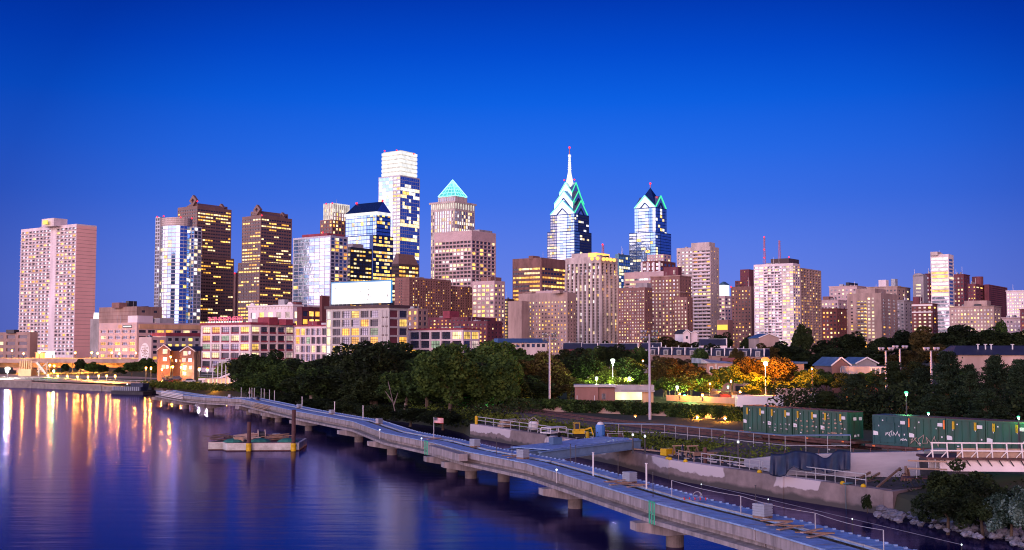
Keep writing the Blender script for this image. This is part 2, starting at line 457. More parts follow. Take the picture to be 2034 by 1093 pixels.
def G(fp, bp, fx=.6, fz=.55, p=.15, row=0, pal='office', gl='glass_dark', **k):
    return dict(fp=fp, bp=bp, fx=fx, fz=fz, p=p, row=row, pal=pal, gl=gl, **k)
# ------------------------------------------------------------------ ground, river
mat('ground_mat', (.040, .038, .030), rough=.95, var=.3, scale=.15, bump=.4, col2=(.03, .04, .02))
mat('gravel', (.055, .048, .055), rough=.95, var=.35, scale=1.5, bump=.6)
mat('concrete', (.25, .22, .24), rough=.85, var=.34, scale=1.6, bump=.3, stretch=(1, 1, .14))
mat('concrete_new', (.33, .31, .36), rough=.8, var=.10, scale=.8, stretch=(.3, .3, 2), bump=.1)
mat('deck_top', (.19, .30, .54), rough=.55, var=.28, scale=1.6, spec=.5, bump=.3)
mat('rust_steel', (.09, .04, .04), rough=.7, var=.3, scale=1.5)
mat('wood', (.20, .12, .09), rough=.8, var=.2, scale=2)
mat('wood_pale', (.36, .24, .18), rough=.8, var=.2, scale=2)
mat('hull_white', (.45, .45, .44), rough=.6, var=.25, scale=.7, col2=(.26, .24, .22))
mat('tarp_blue', (.012, .02, .055), rough=.45, var=.3, scale=.8)
mat('tarp_green', (.03, .16, .12), rough=.6)
mat('yellow_paint', (.55, .34, .01), rough=.5)
mat('red_paint', (.55, .04, .04), rough=.5)
mat('white_paint', (.58, .57, .60), rough=.5, var=.06)
mat('blue_plastic', (.05, .17, .50), rough=.4)
mat('container_green', (.005, .062, .046), rough=.45, var=.25, scale=1.1, spec=.4, col2=(.022, .040, .026), stretch=(1, 1, .3))
mat('container_grey', (.014, .062, .068), rough=.45, var=.2, scale=.7)
mat('rock', (.17, .17, .22), rough=.8, var=.3, scale=.6)
mat('asphalt', (.05, .05, .055), rough=.8)
mat('grass', (.05, .08, .02), rough=.95, var=.4, scale=.5)
mat('block_grey', (.24, .27, .34), rough=.7, var=.1, scale=2)
mat('black', (.01, .01, .012), rough=.7)

# seawall material: pale ragged paint above, stained concrete, dark wet foot
m = mat('seawall_mat', (.22, .165, .165), rough=.85, var=.22, scale=.55, bump=.2)
nt = m.node_tree; b_ = nt.nodes['Principled BSDF']; old = b_.inputs['Base Color'].links[0].from_socket
g = N(nt, 'ShaderNodeNewGeometry'); sp_ = N(nt, 'ShaderNodeSeparateXYZ'); nt.links.new(g.outputs['Position'], sp_.inputs[0])
n1 = N(nt, 'ShaderNodeTexNoise'); n1.inputs['Scale'].default_value = .5; n1.inputs['Detail'].default_value = 6; nt.links.new(g.outputs['Position'], n1.inputs['Vector'])
n2 = N(nt, 'ShaderNodeTexNoise'); n2.inputs['Scale'].default_value = .11; nt.links.new(g.outputs['Position'], n2.inputs['Vector'])
def edge(nt, z, off, amp, n, soft=.06):
    a = mathn(nt, 'ADD', z, mathn(nt, 'MULTIPLY', mathn(nt, 'SUBTRACT', n, .5), amp))
    mr = N(nt, 'ShaderNodeMapRange'); nt.links.new(a, mr.inputs[0]); mr.inputs[1].default_value = off-soft; mr.inputs[2].default_value = off+soft
    return mr.outputs[0]
up = mathn(nt, 'MULTIPLY', edge(nt, sp_.outputs[2], 1.15, 1.6, n1.outputs['Fac']), edge(nt, n2.outputs['Fac'], .49, .15, n1.outputs['Fac'], .01))
mA = N(nt, 'ShaderNodeMixRGB'); nt.links.new(up, mA.inputs[0]); nt.links.new(old, mA.inputs[1]); mA.inputs[2].default_value = (.50, .42, .45, 1)
wet = edge(nt, sp_.outputs[2], .55, .9, n1.outputs['Fac'], .15)
mB = N(nt, 'ShaderNodeMixRGB'); nt.links.new(wet, mB.inputs[0]); mB.inputs[1].default_value = (.07, .06, .06, 1); nt.links.new(mA.outputs[0], mB.inputs[2])
nt.links.new(mB.outputs[0], b_.inputs['Base Color'])

shore = [(90, -120), (74, -60), (62, 0), (52, 50), (41.5, 92), (33.4, 105), (27, 116), (17.9, 133), (13.7, 148), (5, 170), (-7, 195), (-15, 218), (-35, 255), (-53, 292), (-80, 345), (-118, 379), (-195, 442), (-304, 493), (-600, 640), (-3000, 1800)]
natural = [1, 1, 1, 1, 1, 0, 0, 0, 0, 0, 0, 1, 1, 1, 1, 1, 1, 1, 1, 1]
def inland(i):
    a = Vector(shore[max(0, i-1)]); c = Vector(shore[min(len(shore)-1, i+1)]); d = (c-a).normalized(); return Vector((d.y, -d.x))
NRM = [inland(i) for i in range(len(shore))]
L_D = [(-6, -3), (-.4, -1), (.8, 1.9), (9, 2.2), (13, 3.0), (47, 3.2), (51, 4.6), (90, 5.1), (170, 6.8), (500, 8.0), (9000, 9.0)]
mb = MB(); rows = []
for li, (d, z) in enumerate(L_D):
    for i, s_ in enumerate(shore):
        n = NRM[i]; dd = d; zz = z
        if natural[i] and li == 2: dd = 5.0
        if i >= 14 and li == 5: dd, zz = 30, 3.4
        if i >= 14 and li == 6: dd, zz = 55, 4.5
        if i <= 4 and li in (3, 4, 5): dd += 4
        mb.v.append((s_[0]+n.x*dd, s_[1]+n.y*dd, zz))
nS = len(shore)
for li in range(len(L_D)-1):
    for i in range(nS-1):
        mb.f.append((li*nS+i, li*nS+i+1, (li+1)*nS+i+1, (li+1)*nS+i)); mb.m.append(0)
struct('ground', mb, 'ground_mat')
# water: long exposure, smooth with slow swell
m = bpy.data.materials.new('river_water'); m.use_nodes = True; nt = m.node_tree; b_ = nt.nodes['Principled BSDF']; M['river_water'] = m
b_.inputs['Base Color'].default_value = (.004, .003, .040, 1); b_.inputs['Roughness'].default_value = .6; b_.inputs['Specular IOR Level'].default_value = 0
gls = N(nt, 'ShaderNodeBsdfGlossy'); gls.inputs['Color'].default_value = (.52, .47, .78, 1); gls.inputs['Roughness'].default_value = .135
fr_ = N(nt, 'ShaderNodeFresnel'); fr_.inputs['IOR'].default_value = 1.24; mxs = N(nt, 'ShaderNodeMixShader')
nt.links.new(fr_.outputs[0], mxs.inputs[0]); nt.links.new(b_.outputs[0], mxs.inputs[1]); nt.links.new(gls.outputs[0], mxs.inputs[2]); nt.links.new(mxs.outputs[0], nt.nodes['Material Output'].inputs[0])
tcn = N(nt, 'ShaderNodeTexCoord'); mp = N(nt, 'ShaderNodeMapping'); nt.links.new(tcn.outputs['Object'], mp.inputs[0]); mp.inputs['Scale'].default_value = (.05, .22, 1); mp.inputs['Rotation'].default_value = (0, 0, R(14))
no = N(nt, 'ShaderNodeTexNoise'); no.inputs['Scale'].default_value = 2.2; no.inputs['Detail'].default_value = 5; nt.links.new(mp.outputs[0], no.inputs['Vector'])
bn = N(nt, 'ShaderNodeBump'); bn.inputs['Strength'].default_value = .10; bn.inputs['Distance'].default_value = .3
nt.links.new(no.outputs['Fac'], bn.inputs['Height']); nt.links.new(bn.outputs[0], gls.inputs['Normal'])
mb = MB(); mb.quad((-4000, -300, 0), (400, -300, 0), (400, 2500, 0), (-4000, 2500, 0)); o = struct('river', mb, 'river_water'); o['label'] = 'smooth dark blue river'

# street level road strip behind the embankment and park lawn
def offs(i, d, z): return (shore[i][0]+NRM[i].x*d, shore[i][1]+NRM[i].y*d, z)
# ------------------------------------------------------------------ railway
track = [(70, 78), (60, 96), (49.6, 112), (38.8, 127), (28.8, 146), (15, 174), (-5, 222), (-28, 268), (-60, 318)]
def smooth(pts, n=6):
    out = []
    P = [Vector((p[0], p[1], p[2] if len(p) > 2 else 0)) for p in pts]
    for i in range(len(P)-1):
        p0, p1, p2, p3 = P[max(0, i-1)], P[i], P[i+1], P[min(len(P)-1, i+2)]
        for k in range(n):
            t = k/n; out.append(.5*((2*p1)+(p2-p0)*t+(2*p0-5*p1+4*p2-p3)*t*t+(3*p1-p0-3*p2+p3)*t**3))
    out.append(P[-1]); return out
TR = smooth(track)
mb = MB(); mb.sweep(TR, [(-2.2, 2.9), (-1.5, 3.5), (5.5, 3.5), (6.2, 2.9)]); tag(mb.build('track_bed', 'gravel'), None, None, kind='structure')
rl = thing('railway_track', 'rusty railway rails running on the gravel bed beneath the green container train', 'railway', (0, 0, 0))
for o_ in (.1, 1.55):
    mb = MB(); mb.sweep(TR, [(o_-.05, 3.51), (o_-.05, 3.68), (o_+.05, 3.68), (o_+.05, 3.51)]); mb.build('rail', 'rust_steel', rl)
rl2 = thing('railway_track', 'empty railway rails on the gravel bed beyond the container train', 'railway', (0, 0, 0))
for o_ in (3.6, 5.05):
    mb = MB(); mb.sweep(TR, [(o_-.05, 3.51), (o_-.05, 3.68), (o_+.05, 3.68), (o_+.05, 3.51)]); mb.build('rail', 'rust_steel', rl2)

# ------------------------------------------------------------------ container train
cp = dict(L=4.25, Wd=2.5, H=3.15)
def container_parts(root, kind):
    L, Wd, H = cp['L'], cp['Wd'], cp['H']; wm = 'container_grey' if kind == 'door' else 'container_green'
    mb = MB(); mb.box(.05, L-.05, .05, Wd, .12, H-.06)
    for x in (0, L-.16): mb.box(x, x+.16, 0, .18, 0, H)
    mb.box(.17, L-.17, 0, .16, H-.18, H-.01); mb.box(.17, L-.17, 0, .16, 0, .2)
    for k in range(1, 5): mb.box(L*k/5-.05, L*k/5+.05, -.01, .06, .2, H-.2)
    for k in range(3): mb.box(L-.06, L+.03, .35+k*.75, .5+k*.75, .2, H-.2)
    mb.build('body', wm, root, world=False)
    mb = MB(); mb.box(.02, L-.02, .02, Wd+.02, H-.05, H+.03); mb.build('top_rail', 'rust_steel' if kind != 'door' else 'dark_metal', root, world=False)
    if kind == 'door':
        mb = MB(); mb.box(.95, 2.7, -.04, .02, .3, H-.75); mb.build('door', 'container_grey', root, world=False)
    strip = 'yellow_paint' if kind in ('plain', 'spots') else 'red_paint'
    if kind != 'door':
        for x in ((.72, 3.1) if kind != 'orange' else (.03, L-.2)):
            mb = MB()
            if kind == 'orange': mb.box(x, x+.16, -.05, -.012, H-1.1, H-.2); mb.build('corner_stripe', 'flood_paint', root, world=False)
            else:
                mb.box(x, x+.08, -.05, -.012, H-1.05, H-.25); mb.box(x+.16, x+.24, -.05, -.012, H-1.05, H-.25)
                for q in range(6): mb.box(x+.08, x+.16, -.045, -.015, H-1.0+q*.13, H-.94+q*.13)
                mb.build('ladder', 'yellow_paint', root, world=False)
    mb = MB(); mb.box(3.42, 3.98, -.05, -.012, H-.85, H-.5); mb.build('placard', 'white_paint', root, world=False)
    dec = []; mb = MB(); mb.poly([(.1, -.02, 1.0), (.7, -.02, 1.0), (.7, -.02, 1.35), (.45, -.02, 1.42), (.1, -.02, 1.45)]); mb.poly([(1.2, -.02, .35), (1.45, -.02, .35), (1.45, -.02, .48), (1.2, -.02, .48)])
    mb.poly([(3.8, -.02, 1.15), (3.95, -.02, 1.15), (3.95, -.02, 1.32), (3.8, -.02, 1.32)]); mb.poly([(.75, -.02, 1.95), (.83, -.02, 1.95), (.83, -.02, 2.1), (.75, -.02, 2.1)]); mb.poly([(3.2, -.02, 2.0), (3.28, -.02, 2.0), (3.28, -.02, 2.14), (3.2, -.02, 2.14)])
    mb.poly([(1.2, -.02, 2.55), (1.35, -.02, 2.55), (1.35, -.02, 2.68), (1.2, -.02, 2.68)])
    for f in mb.f:
        q_ = MB(); q_.poly([mb.v[i] for i in f]); q_.build('decal', 'white_paint', root, world=False)
    if kind == 'spots' or kind == 'orange':
        pass
M['flood_paint'] = mat('orange_paint', (.75, .18, .04), rough=.5)
def spots(root, n, seed, mname='rust_spot'):
    rg = random.Random(seed); mb = MB()
    for k in range(n):
        x = .5 + (k % 4)*.95 + rg.uniform(-.1, .1); z = .7 + (k//4)*.52 + rg.uniform(-.08, .08); a, c = rg.uniform(.1, .22), rg.uniform(.06, .1); t0 = rg.uniform(-.4, .4)
        pts = [(x+a*math.cos(t), -.022, z+c*math.sin(t)+a*math.cos(t)*t0*.4) for t in [2*math.pi*i/9 for i in range(9)]]
        mb = MB(); mb.poly(pts); mb.build('rust_stain', 'wood_pale' if n > 10 else 'stone_grey', root, world=False)
def scrawl(root, x0, z0, s, seed, mname):
    rg = random.Random(seed); mb = MB(); px, pz = x0, z0
    for k in range(16):
        a = k*1.9; nx = x0 + s*(k/15)*2.2 + .18*s*math.cos(a*1.7); nz = z0 + .35*s*math.sin(a*2.3) + .1*s*math.cos(k)
        mb.beam((px, -.03, pz), (nx, -.03, nz), .03, .05); px, pz = nx, nz
    mb.build('graffiti', mname, root, world=False)
def place_line(p0, p1):
    d = (Vector(p1)-Vector(p0)).normalized(); return math.atan2(d.y, d.x)
names = [('plain', 'leftmost green container of the train, at the far end of the front flatcar'), ('plain', 'second green container from the left with two yellow ladder strips and faint worn patches'),
         ('spots', 'third green container from the left with a few tan worn patches'), ('spots', 'green container dotted with tan worn spots beside the train gap'),
         ('door', 'grey green container with a side door and a white scribble'), ('orange', 'green container with orange corner stripes and curly graffiti'),
         ('plain', 'green container with yellow strips directly right of the orange striped one'), ('plain', 'rightmost green container behind the timber footbridge railing')]
cars = [((28.8, 146), (37.6, 130), 'long brown flatcar carrying the left four green containers'), ((38.8, 125.6), (49.6, 112), 'long brown flatcar carrying the right four containers behind the footbridge railing')]
protoc = {}
ZC = 4.6
for ci, (p0, p1, lab) in enumerate(cars):
    rz = place_line(p0, p1); P0 = Vector((*p0, 0)); d = Vector((math.cos(rz), math.sin(rz), 0)); LL = (Vector(p1)-Vector(p0)).length
    fc = thing('flatcar', lab, 'railcar', (p0[0], p0[1], 3.68), rz, 'flatcars of the container train')
    z0 = ZC-3.68
    mb = MB(); mb.box(-.9, LL+.9, 0, 2.5, z0-.28, z0-.03); mb.box(1, LL-1, .25, .45, z0-.62, z0-.29); mb.box(1, LL-1, 2.05, 2.25, z0-.62, z0-.29); mb.build('deck', 'rust_steel', fc, world=False)
    for bx in (1.4, LL-2.6):
        t = MB(); t.box(bx-.3, bx+2.1, .1, .28, .25, .5); t.box(bx-.3, bx+2.1, 2.2, 2.38, .25, .5); tr_ = t.build('truck', 'dark_metal', fc, world=False)
        for wx in (bx, bx+1.7):
            wv = MB(); wv.tube((wx, .32, .42), (wx, .46, .42), .42, n=14); wv.tube((wx, 1.95, .42), (wx, 2.09, .42), .42, n=14); wv.tube((wx, .3, .42), (wx, 2.1, .42), .08); wv.build('wheelset', 'rust_steel', tr_, world=False)
            tr_.children[-1].parent = tr_
    for k in range(4): mb = MB(); mb.box(k*LL/3.2, k*LL/3.2+.35, -.02, -.004, z0-.24, z0-.1); mb.build('reflector', 'orange_paint', fc, world=False)
    for k in range(4):
        kind, lb = names[ci*4+k]
        off = (LL-4*cp['L'])/5; pos = P0 + d*(off + k*(cp['L']+off)) + Vector((0, 0, ZC))
        c = thing('shipping_container', lb, 'container', pos, rz, 'containers on the train'); container_parts(c, kind)
        if ci == 0 and k >= 1: spots(c, (0, 8, 12, 18)[k], k)
        if ci == 0 and k == 3: scrawl(c, 1.7, .7, .35, 5, 'wood_pale')
        if kind == 'door': scrawl(c, 1.6, 1.25, .8, 2, 'white_paint'); scrawl(c, 3.4, .7, .35, 9, 'white_paint')
        if kind == 'orange': scrawl(c, .3, .75, 1.5, 4, 'stone_tan')
        if k == 3:
            L_ = cp['L']
            for e_ in ((.9, 1.35, 2.2, 2.55), (1.75, 2.2, 2.2, 2.55), (1.0, 1.3, .35, .6), (1.5, 1.75, .4, .65)): mb = MB(); mb.box(L_+.035, L_+.05, *e_); mb.build('end_decal', 'white_paint', c, world=False)

# ------------------------------------------------------------------ seawall and its top
wall_pts = [(36.0, 100.2), (33.4, 105), (27, 116), (17.9, 133), (13.7, 148), (5, 170), (-7, 195)]
sw = thing('seawall', 'long stained concrete seawall along the river with ragged white paint', 'seawall', (17.9, 133, 0))
for i in range(1, len(wall_pts)-1):
    p, q = wall_pts[i], wall_pts[i+1]; mb = MB(); P, Q = Vector((*p, 0)), Vector((*q, 0)); dd = (Q-P).normalized()
    mb.sweep([P+dd*.06, Q-dd*.06], [(-.1, -1.5), (0, 2.2), (1.1, 2.2), (1.1, -1.5)]); mb.build('wall_section', 'seawall_mat', sw)
mb = MB(); mb.sweep([Vector((33.4, 105, 0)), Vector((37.5, 108.5, 0))], [(-.05, -1.5), (-.05, 2.15), (.9, 2.15), (.9, -1.5)]); mb.build('return_wall', 'seawall_mat', sw)
o_ = struct('wharf_floor', (lambda m_: (m_.sweep([Vector((*p, 0)) for p in wall_pts[1:]], [(1.0, 2.05), (1.0, 2.16), (9.5, 2.30), (9.5, 2.1)]), m_)[1])(MB()), 'gravel')

def railing(label, pts, h, step, mname, rails=(1.0, .5), name='railing', r=.04, group=None, pr=None):
    P = [Vector(p) for p in pts]; root = thing(name, label, 'railing' if name == 'railing' else 'fence', P[0], 0, group)
    for rr in rails:
        mb = MB()
        for a, c in zip(P, P[1:]): mb.beam(a+Vector((0, 0, h*rr)), c+Vector((0, 0, h*rr)), r*2, r*2)
        mb.build('rail', mname, root)
    pm = MB(); pm.tube((0, 0, 0), (0, 0, h), pr or r, n=6); me = pm.mesh('post', mname)
    for a, c in zip(P, P[1:]):
        L = (c-a).length; n = max(1, int(round(L/step)))
        for k in range(n + (1 if c is P[-1] else 0)):
            o = bpy.data.objects.new('post', me); COL.objects.link(o); o.parent = root; o.location = a.lerp(c, k/n) - root.location
    return root
def on_wall(px, d=1.0, z=2.2):     # point on top of the wall seen at column px
    best = None
    for a, c in zip(wall_pts[1:], wall_pts[2:]):
        for k in range(21):
            P = Vector((*a, z)).lerp(Vector((*c, z)), k/20); e = abs(proj(P)[0]-px)
            if best is None or e < best[0]: dr = (Vector(c)-Vector(a)).normalized(); best = (e, P + Vector((dr.y, -dr.x, 0))*d)
    return best[1]
railing('galvanised railing on the seawall in front of the draped tarpaulin', [on_wall(1504, .5), on_wall(1555, .5), on_wall(1715, .5)], 1.15, 1.35, 'galvanised', (1, .55))
railing('grey railing along the middle of the seawall left of the tarpaulin', [on_wall(1383, .9), on_wall(1440, 1.0), on_wall(1497, 1.0)], 1.1, 1.5, 'galvanised', (1, .55))
railing('short timber topped railing beside the red stained post on the seawall', [on_wall(1341, .6), on_wall(1373, .6)], 1.1, 1.6, 'wood_pale', (1,))
railing('railing with doubled bars at the far left end of the seawall', [on_wall(942, .7), on_wall(990, .7), on_wall(1060, .7), on_wall(1120, .8), on_wall(1165, .8)], 1.25, 3.2, 'galvanised', (1, .55), r=.055)
# bollards and yellow hard hats / caps on the wall
def bollard(px, label):
    P = on_wall(px, .5); t = thing('bollard', label, 'bollard', P, 0, 'yellow posts on the seawall'); mb = MB(); mb.lathe((0, 0, 0), [(.24, 0), (.24, 1.25), (.18, 1.38), (.05, 1.42)], 10); mb.build('post', 'yellow_paint', t, world=False)
bollard(940, 'yellow post at the far left end of the seawall'); bollard(1162, 'yellow post on the seawall beside the blue tank'); bollard(1243, 'yellow post on the seawall at the end of the blue steel gangway')
k_ = 0
for px, lab in ((1324, 'yellow cap on the seawall edge at the wall joint'), (1334, 'yellow cap just right of the seawall joint'), (1362, 'yellow cap below the timber topped railing'), (1502, 'yellow cap at the left end of the tarpaulin railing'), (1671, 'yellow cap near the blue strap on the seawall'), (1708, 'yellow cap at the right end of the seawall')):
    P = on_wall(px, .15); mb = MB(); mb.lathe(P, [(.26, 0), (.25, .14), (.15, .27), (.04, .30)], 10); tag(mb.build('seawall_cap', 'yellow_paint', smooth=True), lab, 'buoy', 'yellow caps on the seawall')

def boxthing(name, label, cat, P, sx, sy, sz, mname, rz=.6, group=None, bands=0, bm='dark_metal', pallet=False):
    t = thing(name, label, cat, P, rz, group); z = 0
    if pallet:
        mb = MB()
        for y in (-.4, 0, .4): mb.box(-sx/2, sx/2, y*sy-.06, y*sy+.06, 0, .1)
        mb.box(-sx/2, sx/2, -sy/2, sy/2, .105, .14); mb.build('pallet', 'wood', t, world=False); z = .145
    mb = MB(); n = max(1, bands)
    for k in range(n): mb.box(-sx/2, sx/2, -sy/2, sy/2, z+k*sz/n+.02, z+(k+1)*sz/n-.02)
    if n > 1: mb.box(-sx/2+.04, sx/2-.04, -sy/2+.04, sy/2-.04, z, z+sz)
    mb.build('load' if pallet else 'body', mname, t, world=False)
    return t
# things stored on the wharf
P = on_wall(1153, 3.0); t = thing('portable_toilet', 'upright blue tank with a white top behind the seawall', 'tank', P, .5); mb = MB(); mb.lathe((0, 0, 0), [(.62, 0), (.66, .3), (.66, 2.0), (.6, 2.2)], 14); mb.build('body', 'blue_plastic', t, world=False); mb = MB(); mb.lathe((0, 0, 2.21), [(.5, 0), (.35, .3), (.15, .36)], 14); mb.build('lid', 'white_paint', t, world=False)
P = gz(1060, 857, 2.25); t = thing('bulk_bag', 'white sack hung in a peaked frame behind the seawall', 'bag', P, .3); mb = MB(); mb.lathe((0, 0, 0), [(1.0, .3), (1.15, .8), (1.1, 1.7), (.95, 2.0)], 10); mb.build('sack', 'white_paint', t, smooth=True, world=False); mb = MB()
for x in (-1.1, 1.1):
    for y in (-1.1, 1.1): mb.beam((x, y, 0), (x*.8, y*.8, 2.1), .1, .1); mb.beam((x*.8, y*.8, 2.1), (0, 0, 2.9), .08, .08)
mb.build('frame', 'steel', t, world=False); t.scale = (.65, .65, .75)
P = gz(1100, 868, 2.25); t = thing('utility_trailer', 'small white trailer stacked with pale boards left of the blue tank', 'trailer', P, .9); mb = MB(); mb.box(-2, 2, -.9, .9, .6, .75); mb.box(-1.9, 1.9, -.85, .85, 1.3, 1.42)
for x in (-1.9, 0, 1.9): mb.box(x-.05, x+.05, -.9, -.8, .75, 1.3); mb.box(x-.05, x+.05, .8, .9, .75, 1.3)
mb.build('bed', 'white_paint', t, world=False)
for s_ in (-.95, .95): mb = MB(); mb.tube((0, s_-.08, .35), (0, s_+.08, .35), .35, n=12); mb.build('wheel', 'black', t, world=False)
P = gz(1024, 846, 2.3); t = thing('lumber_stack', 'low stack of pale boards near the railing left of the peaked sack', 'lumber', P, .75)
for k in range(4): mb = MB(); mb.box(-3.2+.2*k, 3.2-.15*k, -.8, .8, .3*k, .3*k+.22); mb.build('board_layer', 'panel_grey' if k % 2 else 'wood_pale', t, world=False)
# yellow excavator cab
P = gz(1150, 868, 3.2); t = thing('excavator', 'small yellow excavator with a glazed cab behind the blue tank', 'excavator', P, .2)
mb = MB(); mb.box(-1.6, 1.6, -1.1, -.5, 0, .65); mb.box(-1.6, 1.6, .5, 1.1, 0, .65); mb.build('track', 'black', t, world=False); mb = MB(); mb.box(-1.7, 1.4, -1.05, 1.05, .72, 1.4); mb.box(.1, 1.5, -.95, .95, 1.4, 1.75); mb.build('body', 'yellow_paint', t, world=False)
cb = MB(); 
for x in (-1.5, -.1):
    for y in (-.9, .8): cb.box(x, x+.12, y, y+.12, 1.41, 3.0)
cb.box(-1.55, .05, -.95, .95, 3.0, 3.15); cb.box(-1.5, .0, -.9, .9, 1.41, 1.75); cb_ = cb.build('cab', 'yellow_paint', t, world=False); g_ = MB(); g_.box(-1.45, -.05, -.85, .85, 1.76, 2.99); g_.build('window', 'glass_dark', cb_, world=False)
mb = MB(); mb.beam((1.5, 0, 1.5), (3.6, 0, 2.0), .3, .35); mb.beam((3.6, 0, 2.0), (4.2, 0, .4), .25, .3); mb.build('boom', 'yellow_paint', t, world=False); t.scale = (.46, .46, .6)
# generator, trestles, lumber, worker in dark clothes
P = on_wall(1290, 2.2); boxthing('generator', 'yellow crate like generator on the seawall behind the white painted wall', 'generator', P, 1.8, .9, .8, 'yellow_paint', .8, bands=3)
P = on_wall(1262, 1.6); mb = MB(); mb.beam(P+Vector((-2.4, 2.2, .25)), P+Vector((2, -2.6, .22)), .3, .14); tag(mb.build('timber_beam', 'wood_pale'), 'long pale plank lying between the yellow post and the yellow generator', 'plank')
P = gz(1348, 905, 2.25)
for dx, lab in ((0, 'left of two sawhorses behind the timber topped railing'), (1.6, 'right of two sawhorses behind the timber topped railing')):
    t = thing('sawhorse', lab, 'sawhorse', P+Vector((dx, -dx*.2, 0)), .4, 'sawhorses'); mb = MB()
    for x in (-.6, .6):
        for s_ in (-.5, .5): mb = MB(); mb.beam((x, s_, 0), (x, 0, 1.1), .1, .1); mb.build('leg', 'wood', t, world=False)
    mb = MB(); mb.beam((-.8, 0, 1.15), (.8, 0, 1.15), .12, .12); mb.build('crossbar', 'wood_pale', t, world=False)
P = on_wall(1378, 1.4); mb = MB(); mb.tube(P, P+Vector((0, 0, 1.7)), .22, n=10); tag(mb.build('steel_pile', 'rust_steel'), 'short rusty red pile standing between the two seawall railings', 'pile')
P = gz(1420, 908, 2.3); t = thing('lumber_stack', 'flat stack of red brown planks behind the middle seawall railing', 'lumber', P, .1)
for k in range(2): mb = MB(); mb.box(-2.6, 2.8, -.5, .5, .2+.22*k, .38+.22*k); mb.build('board_layer', 'wood', t, world=False)
P = on_wall(1140, 6); 
P = gz(1222, 884, 2.3); t = thing('cable_reel', 'rusty cable reel frame beside the gangway end on the wharf', 'reel', P, .4); mb = MB(); mb.tube((-.8, 0, .7), (-.7, 0, .7), .7, n=14); mb.tube((.7, 0, .7), (.8, 0, .7), .7, n=14); mb.tube((-.8, 0, .7), (.8, 0, .7), .25, n=10); mb.build('drum', 'rust_steel', t, world=False); mb = MB()
for x in (-1.1, 1.1): mb.beam((x, -.5, 0), (x, 0, 1.5), .08, .08); mb.beam((x, .5, 0), (x, 0, 1.5), .08, .08)
mb.beam((-1.2, 0, 1.5), (1.2, 0, 1.5), .08, .08); mb.build('frame', 'galvanised', t, world=False)
P = gz(1195, 872, 2.3); boxthing('brick_pallet', 'square stack of dark bricks right of the blue tank', 'bricks', P, 1.6, 1.2, 1.1, 'brick_red', .5, bands=3, pallet=True)
# standing worker beside the wall top
def person(P, label, rz=0, s=1.0):
    me = bpy.data.meshes.new('person'); J = [(0,0,.95),(0,0,1.2),(0,.0,1.42),(0,0,1.52),(0,0,1.66),(0,0,1.76),(.1,0,.9),(.12,.03,.5),(.12,0,.08),(.12,-.14,.03),(-.1,0,.9),(-.12,.03,.5),(-.12,0,.08),(-.12,-.14,.03),(.2,0,1.4),(.27,.02,1.12),(.26,-.1,.88),(-.2,0,1.4),(-.27,.02,1.12),(-.26,-.1,.88)]
    E_ = [(0,1),(1,2),(2,3),(3,4),(4,5),(0,6),(6,7),(7,8),(8,9),(0,10),(10,11),(11,12),(12,13),(2,14),(14,15),(15,16),(2,17),(17,18),(18,19)]
    rr = [.15,.15,.17,.06,.10,.08,.11,.08,.06,.05,.11,.08,.06,.05,.08,.055,.045,.08,.055,.045]
    me.from_pydata(J, E_, []); o = bpy.data.objects.new('person', me); COL.objects.link(o); o.location = P; o.rotation_euler = (0, 0, rz); o.scale = (s, s, s)
    md = o.modifiers.new('skin', 'SKIN'); 
    for i, v in enumerate(me.skin_vertices[0].data): v.radius = (rr[i], rr[i]*.8); v.use_root = (i == 0)
    o.modifiers.new('sub', 'SUBSURF').levels = 1; me.materials.append(M['tarp_blue']); tag(o, label, 'person'); return o
person(on_wall(1332, 1.9), 'person in dark clothes standing behind the seawall joint', 1.0)
# blue strap over the seawall
P = on_wall(1686, -.12); mb = MB(); mb.beam(P+Vector((0, 0, .1)), P+Vector((0, 0, -2.4)), .09, .03); mb.beam(P+Vector((0, 0, .12)), P+Vector((.6, .5, .15)), .6, .08); tag(mb.build('mooring_strap', 'teal_frame'), 'teal strap hanging over the right part of the seawall', 'strap')

# ------------------------------------------------------------------ abutment wall, tarpaulin, props
ab0 = Vector((24.0, 131, 0)); pa = [gz(1478, 925, 2.3), gz(1560, 945, 2.1), gz(1700, 952, 2.0), gz(1836, 975, 1.0)]
t = thing('abutment_wall', 'pale new concrete retaining wall sloping up to the timber footbridge', 'wall', pa[0])
tops = [at(1478, 913, pa[0].y), at(1560, 904, pa[1].y), at(1700, 900, pa[2].y), at(1836, 897, pa[3].y)]
mb = MB()
for i in range(3):
    a, c = pa[i], pa[i+1]; A2, C2 = tops[i], tops[i+1]; bk = Vector((.5, .9, 0))
    mb.hexa([(a.x, a.y, .3), (c.x, c.y, .3), (c.x+bk.x, c.y+bk.y, .3), (a.x+bk.x, a.y+bk.y, .3), A2, C2, (C2.x+bk.x, C2.y+bk.y, C2.z), (A2.x+bk.x, A2.y+bk.y, A2.z)])
mb.build('wall_face', 'concrete_new', t); mb = MB(); c = pa[3]; C2 = tops[3]
mb.hexa([(c.x, c.y, .3), (c.x+3.5, c.y+3, .3), (c.x+3, c.y+4, .3), (c.x-.2, c.y+1, .3), (c.x, c.y, C2.z), (c.x+3.5, c.y+3, C2.z), (c.x+3, c.y+4, C2.z), (c.x-.2, c.y+1, C2.z)]); mb.build('end_face', 'concrete_new', t)
mb = MB()
for i in range(9): Q = tops[1].lerp(tops[3], i/8); mb.tube(Q+Vector((0, .3, 0)), Q+Vector((.05, .3, .45)), .05, n=6)
mb.build('starter_bar', 'rust_steel', t)
